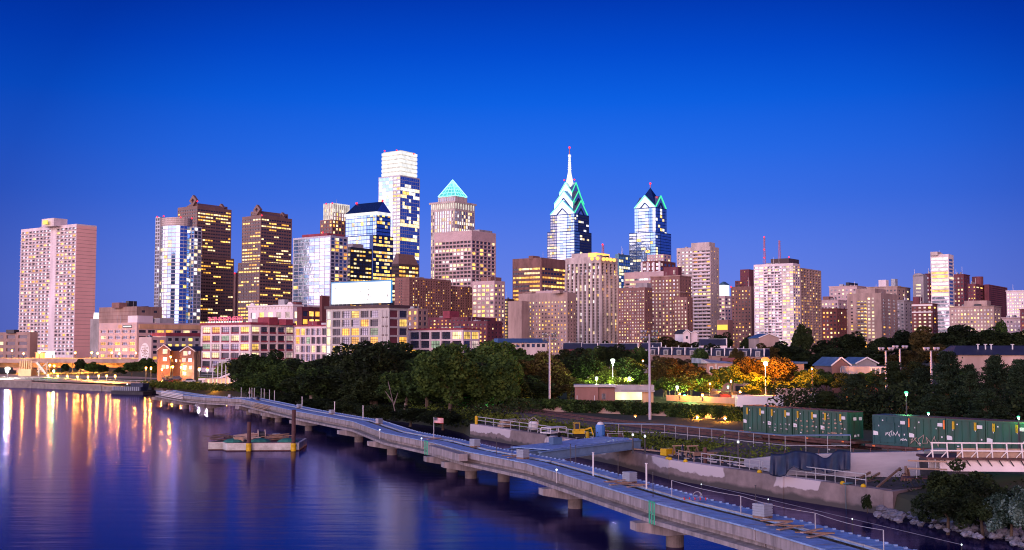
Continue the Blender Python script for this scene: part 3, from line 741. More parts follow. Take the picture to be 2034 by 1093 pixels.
struct('embankment_fill', (lambda m_: (m_.hexa([(22, 136, 1.8), (42, 112, 1.8), (46, 117, 1.8), (25, 141, 1.8), (23, 136, 3.0), (41, 113, 4.3), (45, 117, 4.4), (26, 141, 3.2)]), m_)[1])(MB()), 'gravel')
# tarpaulin with folds hung over the wall top
mb = MB(); nx, nz = 46, 10; a = at(1532, 903, 116.5); c = at(1690, 896, 113.5); rg = random.Random(4)
def bump_(f, c, w_): return math.exp(-((f-c)/w_)**2)
for i in range(nx+1):
    f = i/nx; tp = a.lerp(c, f); dip = .75*bump_(f, .70, .10)+.12*math.sin(f*14)
    ln = 2.0 - .95*bump_(f, .66, .11) + .18*math.sin(f*11) - .5*bump_(f, .30, .06)
    for j in range(nz+1):
        g_ = j/nz; fold = (.13*math.sin(i*.8+g_*1.5)+.09*math.sin(i*1.7-g_*2))*(.3+g_)
        mb.v.append((tp.x-.2-.35*g_, tp.y-.65-.75*g_-fold, tp.z+.2-dip-ln*g_))
for i in range(nx):
    for j in range(nz): q_ = i*(nz+1)+j; mb.f.append((q_, q_+1, q_+nz+2, q_+nz+1)); mb.m.append(0)
o = mb.build('tarpaulin', 'tarp_blue', smooth=True); tag(o, 'dark blue tarpaulin draped in folds over the pale abutment wall', 'tarpaulin')
md = o.modifiers.new('thick', 'SOLIDIFY'); md.thickness = .03
for i, (x0, y0, x1, y1) in enumerate([(1742, 968, 1788, 930), (1722, 955, 1763, 930), (1700, 955, 1744, 929), (1690, 938, 1708, 926), (1720, 958, 1778, 949), (1618, 938, 1660, 925), (1590, 932, 1630, 925)]):
    A_ = gz(x0, y0, 2.2); C_ = at(x1, y1, A_.y+4.5); mb = MB(); mb.beam(A_, C_, .16, .16)
    tag(mb.build('timber_prop', 'wood'), ['longest plank leaning on the pale abutment wall, the rightmost', 'plank leaning on the abutment wall, second from the right', 'plank leaning on the abutment wall, third from the right', 'short stub plank leaning below the end of the tarpaulin', 'low slanting plank near the foot of the abutment wall', 'thin plank leaning below the tarpaulin middle', 'thin plank leaning below the left part of the tarpaulin'][i], 'plank', 'timber props leaning on the abutment wall')
P = gz(1800, 978, 1.2); t = thing('plank_bundle', 'bundle of dark boards stood on end against the abutment wall', 'boards', P, .4); 
for k in range(6): mb = MB(); mb.beam((-.9+.3*k, -.2, 0), (-.2+.12*k, .2, 1.5+.5*(k == 3)+.15*k), .32, .06); mb.build('board', 'wood' if k % 2 else 'rust_steel', t, world=False)
P = gz(1800, 984, 1.2); mb = MB(); mb.beam(P+Vector((-2.2, .1, .1)), P+Vector((1.2, -.4, .1)), .3, .1); tag(mb.build('timber_beam', 'wood_pale'), 'pale plank lying on the rocks below the upright boards', 'plank')

# ------------------------------------------------------------------ timber footbridge at the right
fb = thing('footbridge', 'unfinished timber and white steel footbridge at the right edge', 'bridge', (38.5, 106, 0)); fz = 5.1
x0, x1, ya, yb_ = 38.2, 62, 106.0, 109.6
def fy(x): return ya - (x-x0)*.10
mb = MB(); mb.sweep([(x0+.8, fy(x0+.8)+.6), (x1, fy(x1)+.6)], [(0, fz-1.35), (0, fz-.3), (.25, fz-.3), (.25, fz-1.35)]); mb.sweep([(x0+.8, fy(x0)+3.4), (x1, fy(x1)+3.4)], [(0, fz-1.35), (0, fz-.3), (.25, fz-.3), (.25, fz-1.35)]); mb.build('girder', 'white_wall', fb)
mb = MB(); mb.sweep([(x0-.6, fy(x0-.6)-.2), (x1, fy(x1)-.2)], [(-3.9, fz-.28), (-3.9, fz-.08), (.0, fz-.08), (0, fz-.28)]); mb.build('deck', 'rust_steel', fb)
mb = MB(); mb.sweep([(x0+2.2, fy(x0+2)+.2), (x1, fy(x1)+.2)], [(0, fz-.07), (0, fz+.75), (.06, fz+.75), (.06, fz-.07)]); mb.build('form_board', 'wood_pale', fb)
mb = MB()
for k in range(26): x = x0+1+k*.95; mb.beam((x, fy(x)-.1, fz-.3), (x+.75, fy(x)+.5, fz-1.1), .07, .07); mb.beam((x+.75, fy(x)+.3, fz-.3), (x+.75, fy(x)+.5, fz-1.1), .06, .06)
mb.build('bracket', 'dark_metal', fb)
for hh in (.55, 1.25):
    mb = MB(); mb.beam((x0-.2, fy(x0)-.1, fz+hh), (x1, fy(x1)-.1, fz+hh), .07, .12); mb.build('rail', 'white_trim', fb)
for k in range(17):
    x = x0+k*1.3; mb = MB(); mb.beam((x, fy(x)-.1, fz-.1), (x-.08, fy(x)-.1, fz+1.3), .1, .1); mb.beam((x-.05, fy(x)-.1, fz+.5), (x-.5, fy(x)+.1, fz-.05), .07, .07); mb.build('rail_post', 'white_trim', fb)
for k in range(12):
    x = x0+2.3+k*1.3; mb = MB(); mb.beam((x, fy(x)+.15, fz+.0), (x+.35, fy(x)+.1, fz+.7), .1, .08); mb.build('form_brace', 'wood', fb)
# work platform hung on its end
t = thing('work_platform', 'little timber work platform hanging beside the footbridge end', 'platform', (37, 107, 0)); mb = MB(); mb.box(35.6, 38.8, 105.2, 106.8, 3.15, 3.25); mb.build('floor', 'rust_steel', t); mb = MB()
for z in (4.1, 4.8): mb.beam((35.7, 105.3, z), (39.2, 105.2, z-.1), .05, .14)
mb.build('guard_board', 'wood_pale', t); mb = MB()
for x in (36.5, 38.2): mb.tube((x, 105.35, 3.2), (x, 105.35, 4.9), .05, n=6)
for k in range(5): mb.beam((35.8+k*.6, 105.4, 3.1), (36.5+k*.6, 106.3, 2.4), .06, .06)
mb.build('strut', 'steel', t)
struct('bridge_pier', (lambda m_: (m_.box(40.5, 42.3, 106.8, 108.6, 0, 3.7), m_)[1])(MB()), 'dark_metal')
for (x, y), lab in (((39.7, 105.6), 'bright red slanted strut under the left end of the footbridge'), ((48.5, 104), 'red slanted strut under the right part of the footbridge behind the shrub')):
    mb = MB(); mb.beam((x, y, 3.3), (x+.5, y, 1.2), .18, .18); tag(mb.build('steel_strut', 'red_paint'), lab, 'strut', 'red struts under the footbridge')

# ------------------------------------------------------------------ mesh fence between track and wharf
fpts = [gz(1190, 868, 2.6), gz(1229, 870, 2.6), gz(1320, 872, 2.7), gz(1440, 886, 2.9), gz(1560, 900, 3.2), gz(1690, 902, 4.0)]
railing('thin site fence of posts and blue topped mesh between the train and the wharf', fpts, 1.9, 3.2, 'galvanised', (1, .45), name='site_fence', r=.035)
mb = MB()
for a, c in zip(fpts, fpts[1:]): mb.beam(a+Vector((0, 0, 1.96)), c+Vector((0, 0, 1.96)), .1, .14)
tag(mb.build('fence_cap_rail', 'roof_blue'), 'blue strip along the top of the site fence', 'rail')
bpy.data.objects['fence_cap_rail'].parent = bpy.data.objects['site_fence']; bpy.data.objects['fence_cap_rail'].location = -bpy.data.objects['site_fence'].location
for k_ in ('label', 'category'): del bpy.data.objects['fence_cap_rail'][k_]

# small debris on the wharf, too much to count
mb = MB(); rg = random.Random(77)
for i in range(330):
    px = rg.uniform(960, 1500); P = on_wall(px, rg.uniform(1.6, 8.5), 2.3); a = rg.uniform(0, 3.1); L_ = rg.uniform(.08, .5); z = rg.uniform(.02, .12)
    mb.beam(P+Vector((-L_*math.cos(a), -L_*math.sin(a), z)), P+Vector((L_*math.cos(a), L_*math.sin(a), z+rg.uniform(0, .1))), rg.uniform(.06, .25), rg.uniform(.04, .18), i % 4)
o = mb.build('debris', ['stone_grey', 'wood', 'steel', 'concrete_new']); tag(o, 'scattered boards and scraps lying on the wharf behind the seawall', 'debris', kind='stuff')
mat('pier_concrete', (.15, .12, .12), rough=.85, var=.3, scale=.9)
mat('beam_blue', (.16, .26, .42), rough=.5, var=.15, scale=1.0, spec=.5)
mat('quay_stone', (.22, .19, .18), rough=.85, var=.25, scale=.6)
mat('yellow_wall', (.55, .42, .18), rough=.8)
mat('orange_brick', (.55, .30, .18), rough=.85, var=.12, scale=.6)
mat('brick_pink', (.45, .25, .20), rough=.85, var=.12, scale=.6)
mat('pole_lilac', (.36, .33, .42), rough=.5, var=.06)
mat('dark_rust', (.07, .03, .035), rough=.7, var=.3, scale=1.5)
mat('neon_clamp', (.02, .35, .22), rough=.4)
emis('bulb_flood', (1, .98, .85), 1500, sample=True)
emis('bulb_sodium_big', (1, .25, .012), 13000, sample=True)
emis('bulb_white_big', (.95, 1, .7), 1200, sample=True)
# ------------------------------------------------------------------ the boardwalk over the river
edge_px = [(310, 777), (365, 786), (409, 790), (479, 793), (542, 807), (592, 818), (702, 838), (765, 861), (860, 880), (923, 897), (1046, 921), (1120, 943), (1311, 1003), (1500, 1052), (1636, 1093)]
DZ = 3.5
ep = [gz(x, y, DZ) for x, y in edge_px]
d_ = (ep[-1]-ep[-2]).normalized(); ep.append(ep[-1]+d_*45)
ep = [Vector((p.x, p.y, 0)) for p in reversed(ep)]      # near to far: inland is to the right
bw = thing('boardwalk', 'long unfinished concrete boardwalk curving over the river on round piers', 'boardwalk', (ep[3].x, ep[3].y, 0))
prof_out = [(.0, DZ-.02), (.0, DZ-.70), (.75, DZ-.74), (.75, DZ-1.16), (-.16, DZ-1.22), (-.16, DZ-1.52), (1.3, DZ-1.52), (1.3, DZ-1.3), (1.0, DZ-1.2), (1.0, DZ-.86), (1.1, DZ-.78), (1.1, DZ-.02)]
for i in range(len(ep)-1):
    a, c = ep[i], ep[i+1]; dd = (c-a).normalized(); rr = Vector((dd.y, -dd.x, 0)); a2, c2 = a+dd*.05, c-dd*.05
    mb = MB(); mb.sweep([a2, c2], prof_out); mb.build('girder', 'concrete', bw)
    mb = MB(); mb.sweep([a2+rr*3.9, c2+rr*3.9], prof_out); mb.build('girder', 'concrete', bw)
    mb = MB(); mb.sweep([a2, c2], [(-.12, DZ), (-.12, DZ+.1), (1.75, DZ+.1), (1.75, DZ)]); mb.build('deck_slab', 'deck_top', bw)
    mb = MB(); mb.sweep([a2+rr*2.6, c2+rr*2.6], [(0, DZ), (0, DZ+.1), (1.95, DZ+.1), (1.95, DZ)]); mb.build('deck_slab', 'deck_top', bw)
    mb = MB(); mb.sweep([a2+rr*2.6, c2+rr*2.6], [(0, DZ+.105), (0, DZ+.19), (.16, DZ+.19), (.16, DZ+.105)]); mb.build('kerb_angle', 'galvanised', bw)
    n = int((c-a).length/5.5)
    for k in range(1, n): Q = a+dd*(k*(c-a).length/n)-rr*.012; mb = MB(); mb.sweep([Q-dd*.03, Q+dd*.03], [(0, DZ-.68), (0, DZ-.04), (.01, DZ-.04), (.01, DZ-.68)]); mb.build('form_joint', 'pier_concrete', bw)
    for k in range(int((c-a).length/3)):
        Q = a+dd*(k*3+1.1)+rr*.3; mb = MB(); mb.sweep([Q-dd*.02, Q+dd*.02], [(-.35, DZ+.101), (-.35, DZ+.112), (1.4, DZ+.112), (1.4, DZ+.101)]); mb.build('slab_joint', 'pier_concrete', bw)
    mb = MB(); n = int((c-a).length/.9)
    for k in range(n): Q = a+dd*(k*.9+.3)+rr*4.35; mb.box(Q.x-.1, Q.x+.1, Q.y-.1, Q.y+.1, DZ+.105, DZ+.2)
    mb.build('anchor_stud', 'deck_top', bw)['kind'] = 'stuff'
def frame_at(px):            # point on the outer edge at photo column px, with directions
    best = None
    for a, c in zip(ep, ep[1:]):
        for k in range(41):
            P = a.lerp(c, k/40); e = abs(proj(Vector((P.x, P.y, DZ)))[0]-px)
            if P.y > 5 and (best is None or e < best[0]): best = (e, P, (c-a).normalized())
    P, d = best[1], best[2]; return P, d, Vector((d.y, -d.x, 0))
def slide(px, off, z):
    best = None
    for a, c in zip(ep, ep[1:]):
        d = (c-a).normalized(); r_ = Vector((d.y, -d.x, 0))
        for k in range(60):
            Q = a.lerp(c, k/60) + r_*off
            if Q.y < 20: continue
            e = abs(proj(Vector((Q.x, Q.y, z)))[0]-px)
            if best is None or e < best[0]: best = (e, Q, d, r_)
    return best[1], best[2], best[3]
slide_ = slide
for px, ck in ((1342, 1), (1143, 1), (935, 1), (898, 1), (778, 1), (713, 1), (613, 1), (553, 1), (527, 1), (497, 1), (419, 1), (370, 1), (350, 1), (318, 1)):
    c0, d, r_ = slide_(px, 2.3, .5); P2 = c0 - r_*2.3
    ang = math.atan2(r_.y, r_.x); 
    pr = MB(); mbx = MB()
    A = P2 - r_*1.1; hw = .62
    for s0, s1, zlo0, zlo1 in ((0, 2.4, DZ-2.15, DZ-2.6), (2.4, 4.4, DZ-2.6, DZ-2.6), (4.4, 6.6, DZ-2.6, DZ-2.2)):
        a, c = A+r_*s0, A+r_*s1; h = d*hw
        mbx.hexa([(*(a-h).xy, zlo0), (*(c-h).xy, zlo1), (*(c+h).xy, zlo1), (*(a+h).xy, zlo0), (*(a-h).xy, DZ-1.54), (*(c-h).xy, DZ-1.54), (*(c+h).xy, DZ-1.54), (*(a+h).xy, DZ-1.54)])
    mbx.build('pier_cap', 'concrete', bw)
    pr.tube((c0.x, c0.y, -2), (c0.x, c0.y, DZ-2.61), .68, n=20); pr.build('column', 'pier_concrete', bw, smooth=False)
# wider landing with extra beams near the flag
P, d, r_ = frame_at(905); mb = MB(); mb.sweep([P-r_*1.2-d*5, P-r_*1.2+d*7], [(0, DZ-.9), (0, DZ-.1), (1.0, DZ-.1), (1.0, DZ-.9)]); mb.build('landing_beam', 'concrete', bw)
# blue steel gangway from boardwalk to seawall
ga, gb = Vector((-1.5, 132, 0)), Vector((12.3, 150, 0)); gd = (gb-ga).normalized(); gr = Vector((gd.y, -gd.x, 0))
gw = thing('gangway', 'wide gangway of parallel steel beams linking the boardwalk to the seawall', 'gangway', (ga.x, ga.y, 0))
for k in range(4):
    o_ = gr*(k*1.75); mb = MB(); st = ga+o_+gd*(k*.9-2); en = gb+o_-gd*(.2*k)
    mb.sweep([st, en], [(-.3, 3.35), (-.3, 3.43), (.3, 3.43), (.3, 3.35)]); mb.sweep([st, en], [(-.05, 2.45), (-.05, 3.34), (.05, 3.34), (.05, 2.45)]); mb.sweep([st, en], [(-.3, 2.36), (-.3, 2.44), (.3, 2.44), (.3, 2.36)]); mb.build('steel_beam', 'beam_blue', gw)
mb = MB(); mb.sweep([ga+gd*3, gb-gd*.3], [(-.6, 3.44), (-.6, 3.54), (4.9, 3.54), (4.9, 3.44)]); mb.build('deck_sheet', 'deck_top', gw)
c0 = ga+gd*9+gr*2; mb = MB(); mb.tube((c0.x-6.5, c0.y-7, -2), (c0.x-6.5, c0.y-7, 2.3), .68, n=18); mb.build('column', 'pier_concrete', gw)

def on_deck(px, off=1.0, z=DZ+.1):
    Q, d, r_ = slide(px, off, z); return Vector((Q.x, Q.y, z)), d, r_
# things on the deck
for px, off, lab, s, m_ in ((1515, 2.9, 'stack of grey slabs with pale edges on the nearest stretch of boardwalk', 1.05, 'block_grey'), (1251, 2.9, 'blue grey block stack on crossed planks on the boardwalk', 1.0, 'block_grey'), (1038, 1.5, 'grey block stack at the near end of the gangway', 1.05, 'block_grey'),
                           (943, 2.5, 'grey block stack with white stripes beside the boardwalk lamp near the flag', 1.0, 'block_grey'), (753, 2.5, 'small dark crate on the boardwalk at its bend', .9, 'steel'), (658, 2.5, 'small grey crate on the boardwalk in front of the riverside trees', .8, 'block_grey'), (594, 2.5, 'pale crate on the boardwalk above the barge piles', .8, 'block_grey'), (457, 2.0, 'tiny crate on the far curve of the boardwalk', .7, 'steel'), (512, 2.0, 'dark crate on the boardwalk just beyond the light timber forms', .7, 'tarp_blue')):
    P, d, r_ = on_deck(px, off); boxthing('block_pallet', lab, 'blocks', P, .95*s, .85*s, .78*s, m_, math.atan2(d.y, d.x)+.3, 'block stacks on the boardwalk', bands=5, pallet=True)
Pg = ga+gd*9+gr*1.5; boxthing('tool_bin', 'blue bin standing on the gangway', 'bin', Vector((Pg.x, Pg.y, 3.55)), 1.3, .9, .8, 'roof_blue', .6, bands=1)
for k, (px, off, n, lab) in enumerate(((1228, 1.6, 3, 'crossed planks lying over the gap beside the blue grey block stack'), (1262, 2.4, 2, 'thin planks lying over the boardwalk gap below the blue grey stack'), (1560, 1.8, 4, 'jumble of brown planks over the gap in the nearest stretch'), (1620, 2.0, 3, 'brown planks near the bottom edge over the boardwalk gap'), (1020, 1.3, 2, 'planks under the grey stack by the gangway'), (860, 1.5, 2, 'planks on the boardwalk near the flagpole'))):
    P, d, r_ = on_deck(px, off); t = thing('plank_pile', lab, 'planks', P, 0, 'loose planks on the boardwalk')
    for q in range(n):
        u = (r_*(1.0) + d*(.5*(-1)**q)).normalized(); mb = MB(); c = Vector((0, 0, .1+.09*q)) + d*(.35*q-.4); mb.beam(c-u*1.25, c+u*(1.25-.15*q), .24, .07); mb.build('plank', 'wood' if q % 2 else 'wood_pale', t, world=False)
# scaffold-like timber forms far along
P, d, r_ = on_deck(520, .0); t = thing('timber_form', 'pale lit timber formwork hanging on the side of the far boardwalk', 'formwork', Vector((P.x, P.y, 0)))
for k in range(4): mb = MB(); mb.beam(P-r_*.3+d*(k*1.5-9)+Vector((0, 0, -.2-.32*k)), P-r_*.3+d*(k*1.2+6)+Vector((0, 0, -.2-.32*k)), .3, .09); mb.build('board', 'wood_pale', t)
P, d, r_ = on_deck(340, .0); t = thing('timber_form', 'pale lit timber formwork at the far left end of the boardwalk', 'formwork', Vector((P.x, P.y, 0)))
for k in range(4): mb = MB(); mb.beam(P-r_*.3+d*(-14)+Vector((0, 0, .2-.36*k)), P-r_*.3+d*(10)+Vector((0, 0, .2-.36*k)), .35, .14); mb.build('board', 'white_trim', t)
# posts: white upright tubes, dark stanchions, deck lamps
def deck_post(px, off, h, r, m_, lab, lamp=None, group=None, name='post', z=DZ+.1):
    P, d, r_ = on_deck(px, off, z); t = thing(name, lab, 'post' if not lamp else 'lamp', P, 0, group); mb = MB(); mb.tube((0, 0, 0), (0, 0, h), r, n=7); mb.build('pole', m_, t, world=False)
    if lamp: mb = MB(); mb.ball((0, 0, h+.12), .09, 8); mb.build('bulb', lamp, t, world=False)
    else: mb = MB(); mb.tube((0, 0, h), (0, 0, h+.06), r*1.8, n=8); mb.build('cap', m_, t, world=False)
    return t
whites = [(1285, 2.6, 'above the blue grey block stack'), (1177, 1.9, 'between the boardwalk lamp and the block stack'), (721, 3.5, 'at the boardwalk bend before the trees'), (664, 3.5, 'just right of the small grey crate'), (600, 3.5, 'just right of the pale crate above the barge')]
for px, off, l in whites: deck_post(px, off, 2.0, .07, 'white_paint', 'white upright tube ' + l, group='white tubes standing on the boardwalk')
for k, px in enumerate((479, 496, 500, 505, 519, 525, 535, 545)): deck_post(px, 4.2, 2.2, .07, 'galvanised', 'thin upright tube in the far cluster, number %s from the left beyond the timber forms' % ['first', 'second', 'third', 'fourth', 'fifth', 'sixth', 'seventh', 'eighth'][k] if False else 'one of the thin upright tubes clustered on the far boardwalk', group='far cluster of upright tubes')
for k, px in enumerate((985, 1018, 1133, 1144, 1229, 1296, 1501)): deck_post(px, 1.0 if k in (0, 1, 5) else 4.0, 1.8, .035, 'dark_metal', 'one of the thin dark stanchions along the near boardwalk', group='dark stanchions on the boardwalk')
lampset = [(1106, -.25, 'silver boardwalk lamp in front of the pier nearest the middle'), (838, -.25, 'boardwalk lamp beside the widened landing left of the flag'), (754, -.25, 'boardwalk lamp standing at the bend')]
for px, off, l in lampset: deck_post(px, off, 1.1, .05, 'galvanised', l, lamp='bulb_deck', group='lamps along the river edge of the boardwalk', name='deck_lamp', z=DZ-.9+.0)
def lifeline(label, pxs, off, h, m_='galvanised'):
    pts = [on_deck(p, off)[0] for p in pxs]; t = thing('rope_railing', label, 'railing', pts[0])
    for p in pts: mb = MB(); mb.tube(p, p+Vector((0, 0, h)), .035, n=6); mb.build('post', m_, t)
    mb = MB()
    for a, c in zip(pts, pts[1:]):
        for q in range(6):
            u0, u1 = q/6, (q+1)/6; s0, s1 = -.12*math.sin(math.pi*u0), -.12*math.sin(math.pi*u1)
            mb.beam(a.lerp(c, u0)+Vector((0, 0, h+s0)), a.lerp(c, u1)+Vector((0, 0, h+s1)), .03, .03)
    mb.build('rope', m_, t)
lifeline('thin posts and sagging rope along the nearest stretch of boardwalk', (1334, 1471, 1620, 1760), 2.4, 1.25)
# wire with lamps over the dark water behind
pts = [gz(1350, 966, 1.2), gz(1393, 962, 1.2), gz(1526, 992, 1.2), gz(1693, 1031, 1.2), gz(1910, 1082, 1.2)]
for k, (p, l) in enumerate(zip([pts[1], pts[2], pts[3], pts[4]], ('far', 'second', 'third', 'near'))):
    t = thing('marker_light', '%s little white marker light on the cable over the dark water below the seawall' % l, 'light', (p.x, p.y, 0), 0, 'marker lights over the water'); mb = MB(); mb.tube((0, 0, -1), (0, 0, 1.1), .05, n=6); mb.build('pole', 'dark_metal', t, world=False); mb = MB(); mb.ball((0, 0, 1.2), .055, 8); mb.build('bulb', 'bulb_deck', t, world=False)
mb = MB()
for a, c in zip(pts[1:], pts[2:]): mb.beam(a, c, .035, .035)
tag(mb.build('cable', 'steel'), 'thin cable strung between the marker lights over the dark water', 'cable')
# green shoring frames on two piers
for px, l in ((1296, 'bright green clamp frame on the girder above the nearest pier'), (846, 'dark green frame on the girder end left of the flag')):
    P, d, r_ = on_deck(px, -.2); t = thing('clamp_frame', l, 'frame', Vector((P.x, P.y, 0)), 0, 'green frames on the girders'); mb = MB()
    for q in (-.45, 0, .45): mb.beam(P+d*q+Vector((0, 0, .05)), P+d*q+Vector((0, 0, -1.65)), .09, .09)
    mb.beam(P-d*.5, P+d*.5, .09, .09); mb.beam(P-d*.5+Vector((0, 0, -.8)), P+d*.5+Vector((0, 0, -.8)), .07, .07); mb.build('bar', 'neon_clamp', t)
# little bent hoses / bicycle like clutter by the rope
P, d, r_ = on_deck(1385, 3.4); t = thing('hose_coil', 'coiled pale hoses and red bolts on the boardwalk beside the rope post', 'hose', P); mb = MB()
for q in range(14): a0, a1 = q*.5, (q+1)*.5; mb.tube((.3*math.cos(a0), .06*q, .35+.28*math.sin(a0)), (.3*math.cos(a1), .06*(q+1), .35+.28*math.sin(a1)), .025, n=5)
mb.build('hose', 'galvanised', t, world=False); mb = MB()
for q in range(5): mb = MB(); mb.tube((-1.0+.4*q, .2, 0), (-1.0+.4*q, .2, .2), .05, n=6); mb.build('bolt', 'red_paint', t, world=False)
# flag
P, d, r_ = on_deck(862, 1.6); fl = thing('flag', 'small stars and stripes flag on a pole on the boardwalk', 'flag', P); mb = MB(); mb.tube((0, 0, 0), (0, 0, 2.75), .035, n=6); mb.build('pole', 'white_paint', fl, world=False)
fw, fh_ = 1.15, .66; mb = MB()
def wv(x, z): return (x, .07*math.sin(x*6), z - .06*x)
for s_ in range(13):
    z0 = 2.7-fh_*(s_+1)/13; z1 = 2.7-fh_*s_/13
    for q in range(8):
        a, c = fw*q/8, fw*(q+1)/8
        mi = 1 if (s_ < 7 and q < 3) else (0 if s_ % 2 == 0 else 2)
        p0, p1 = wv(a+.03, z0), wv(c+.03, z0); p2, p3 = wv(c+.03, z1), wv(a+.03, z1); mb.quad(p0, p1, p2, p3, mi)
o = mb.build('cloth', ['red_paint', 'tarp_blue', 'white_paint'], fl, world=False); mb = MB()
for a in range(4):
    for c in range(3): x = .07+a*.1; z = 2.64-c*.1; p = wv(x, z); mb.box(p[0]-.015, p[0]+.015, p[1]-.02, p[1]-.012, p[2]-.015, p[2]+.015); mb.box(p[0]-.015, p[0]+.015, p[1]+.012, p[1]+.02, p[2]-.015, p[2]+.015)
mb.build('stars', 'white_paint', fl, world=False)

# ------------------------------------------------------------------ barge
def bz(px, py): return gz(px, py, 0)
ba, bc_, bd_ = bz(420, 888), bz(460, 891), bz(600, 887)
br = thing('barge', 'white hulled work barge with a notched bow moored in the river', 'barge', (bc_.x, bc_.y, 0))
Y0 = 171.0; H_ = 1.15
A0 = Vector(((420-CX)/F*Y0, Y0-.6, 0)); A1 = Vector(((455-CX)/F*Y0, Y0-.3, 0)); A2 = Vector(((462-CX)/F*Y0, Y0-2.4, 0)); A3 = Vector(((601-CX)/F*Y0, Y0-1.6, 0))
foot_ = [(A0.x, A0.y), (A1.x-.6, A1.y), (A2.x, A2.y), (A3.x, A3.y), (A3.x-.4, A3.y+8.5), (A0.x+1, A0.y+6)]
def prism(pts, z0, z1, m=0):
    mb = MB(); mb.poly([(x, y, z1) for x, y in pts]); n = len(pts)
    for i in range(n): j = (i+1) % n; mb.quad((*pts[i], z0), (*pts[j], z0), (*pts[j], z1), (*pts[i], z1))
    return mb
prism(foot_, -.5, H_-.12).build('hull', 'hull_white', br); prism([(x, y) for x, y in foot_], H_-.115, H_).build('gunwale', 'stone_pale', br)
cxm = sum(p[0] for p in foot_)/6; cym = sum(p[1] for p in foot_)/6
prism([(cxm+(x-cxm)*.96, cym+(y-cym)*.93) for x, y in foot_], H_+.004, H_+.02).build('deck', 'dark_brown', br)
prism([(cxm+(x-cxm)*1.004, cym+(y-cym)*1.01) for x, y in foot_], -.4, .14).build('waterline_strip', 'rust_steel', br)
for px, top, l in ((498, 838, 'left rusty spud pile standing through the barge'), (586, 814, 'right taller rusty spud pile standing through the barge')):
    Yp = Y0-2.9; X = (px-CX)/F*Yp; zt = at(px, top, Yp).z; t = thing('spud_pile', l, 'pile', (X, Yp, 0), 0, 'spud piles of the barge'); mb = MB(); mb.tube((0, 0, -2), (0, 0, zt), .29, n=14); mb.build('pile', 'dark_rust', t, world=False)
    mb = MB(); mb.lathe((0, 0, .05), [(.38, 0), (.42, .3), (.38, .6), (.42, .9), (.38, 1.15)], 14); mb.build('collar', 'yellow_paint', t, world=False)
rg = random.Random(12)
def bp_(px, dy=3.0): Yp = Y0+dy; return Vector(((px-CX)/F*Yp, Yp, H_+.02))
boxthing('crate', 'orange brown wooden crate on the barge left of the left pile', 'crate', bp_(477, 0), 1.3, 1.1, .75, 'wood_pale', .4)
items = [('lumber_heap', 'heap of dark boards in the middle of the barge', 505, 3.5, 'brick_brown'), ('scrap_heap', 'heap of pale scrap boards just right of the crate', 490, 2.5, 'stone_tan'), ('lumber_heap', 'long brown timbers at the right end of the barge', 560, 2.5, 'wood'), ('scrap_heap', 'low dark heap at the left end of the barge', 445, 3, 'dark_brown')]
for nm, l, px, dy, m_ in items:
    c = bp_(px, dy); t = thing(nm, l, 'heap', c); mb = MB()
    for q in range(14): a = rg.uniform(-.5, .5); L_ = rg.uniform(.6, 1.8); x, y = rg.uniform(-1.2, 1.2), rg.uniform(-.8, .8); z = .1+.05*q; mb.beam((x-L_*math.cos(a), y-L_*math.sin(a), z), (x+L_*math.cos(a), y+L_*math.sin(a), z+rg.uniform(-.1, .35)), .22, .12)
    mb.build('boards', m_, t, world=False)
for px, dy, l in ((468, 0, 'green netting heap left on the barge'), (520, .3, 'green netting heap between the barge piles'), (575, .5, 'green netting heap beside the right pile')):
    c = bp_(px, dy); mb = MB(); mb.lathe(c, [(1.6, 0), (1.3, .25), (.8, .42), (.2, .5)], 9); tag(mb.build('netting_heap', 'tarp_green'), l, 'netting', 'green netting on the barge')
c = bp_(522, 3); t = thing('cable_reel', 'dark cable reel standing on the barge', 'reel', c, .3); mb = MB(); mb.tube((-.5, 0, .8), (-.4, 0, .8), .8, n=14); mb.tube((.5, 0, .8), (.6, 0, .8), .8, n=14); mb.build('flange', 'stone_tan', t, world=False); mb = MB(); mb.tube((-.4, 0, .8), (.5, 0, .8), .5, n=12); mb.build('cable', 'dark_metal', t, world=False)
c = bp_(552, 4); boxthing('crate', 'small grey crate on the long timbers of the barge', 'crate', c, .9, .8, .9, 'panel_grey', .9, bands=2)
c = bz(533, 893); c.y -= 1.2; t = thing('work_raft', 'low timber raft floating in front of the barge between its piles', 'raft', c, .05); mb = MB(); mb.hexa([(-2.3, -.6, -.3), (2.6, -.8, -.3), (2.4, .7, -.3), (-2.2, .7, -.3), (-2.6, -.7, .35), (2.6, -.8, .28), (2.5, .8, .28), (-2.5, .8, .35)]); mb.build('hull', 'wood', t, world=False); mb = MB(); mb.box(-2.5, -.4, -.75, -.6, .2, .55); mb.build('side_board', 'wood_pale', t, world=False); mb = MB(); mb.lathe((-1.1, .2, .36), [(.55, 0), (.6, .2), (.5, .45), (.2, .5)], 10); mb.build('drum', 'white_paint', t, smooth=True, world=False)

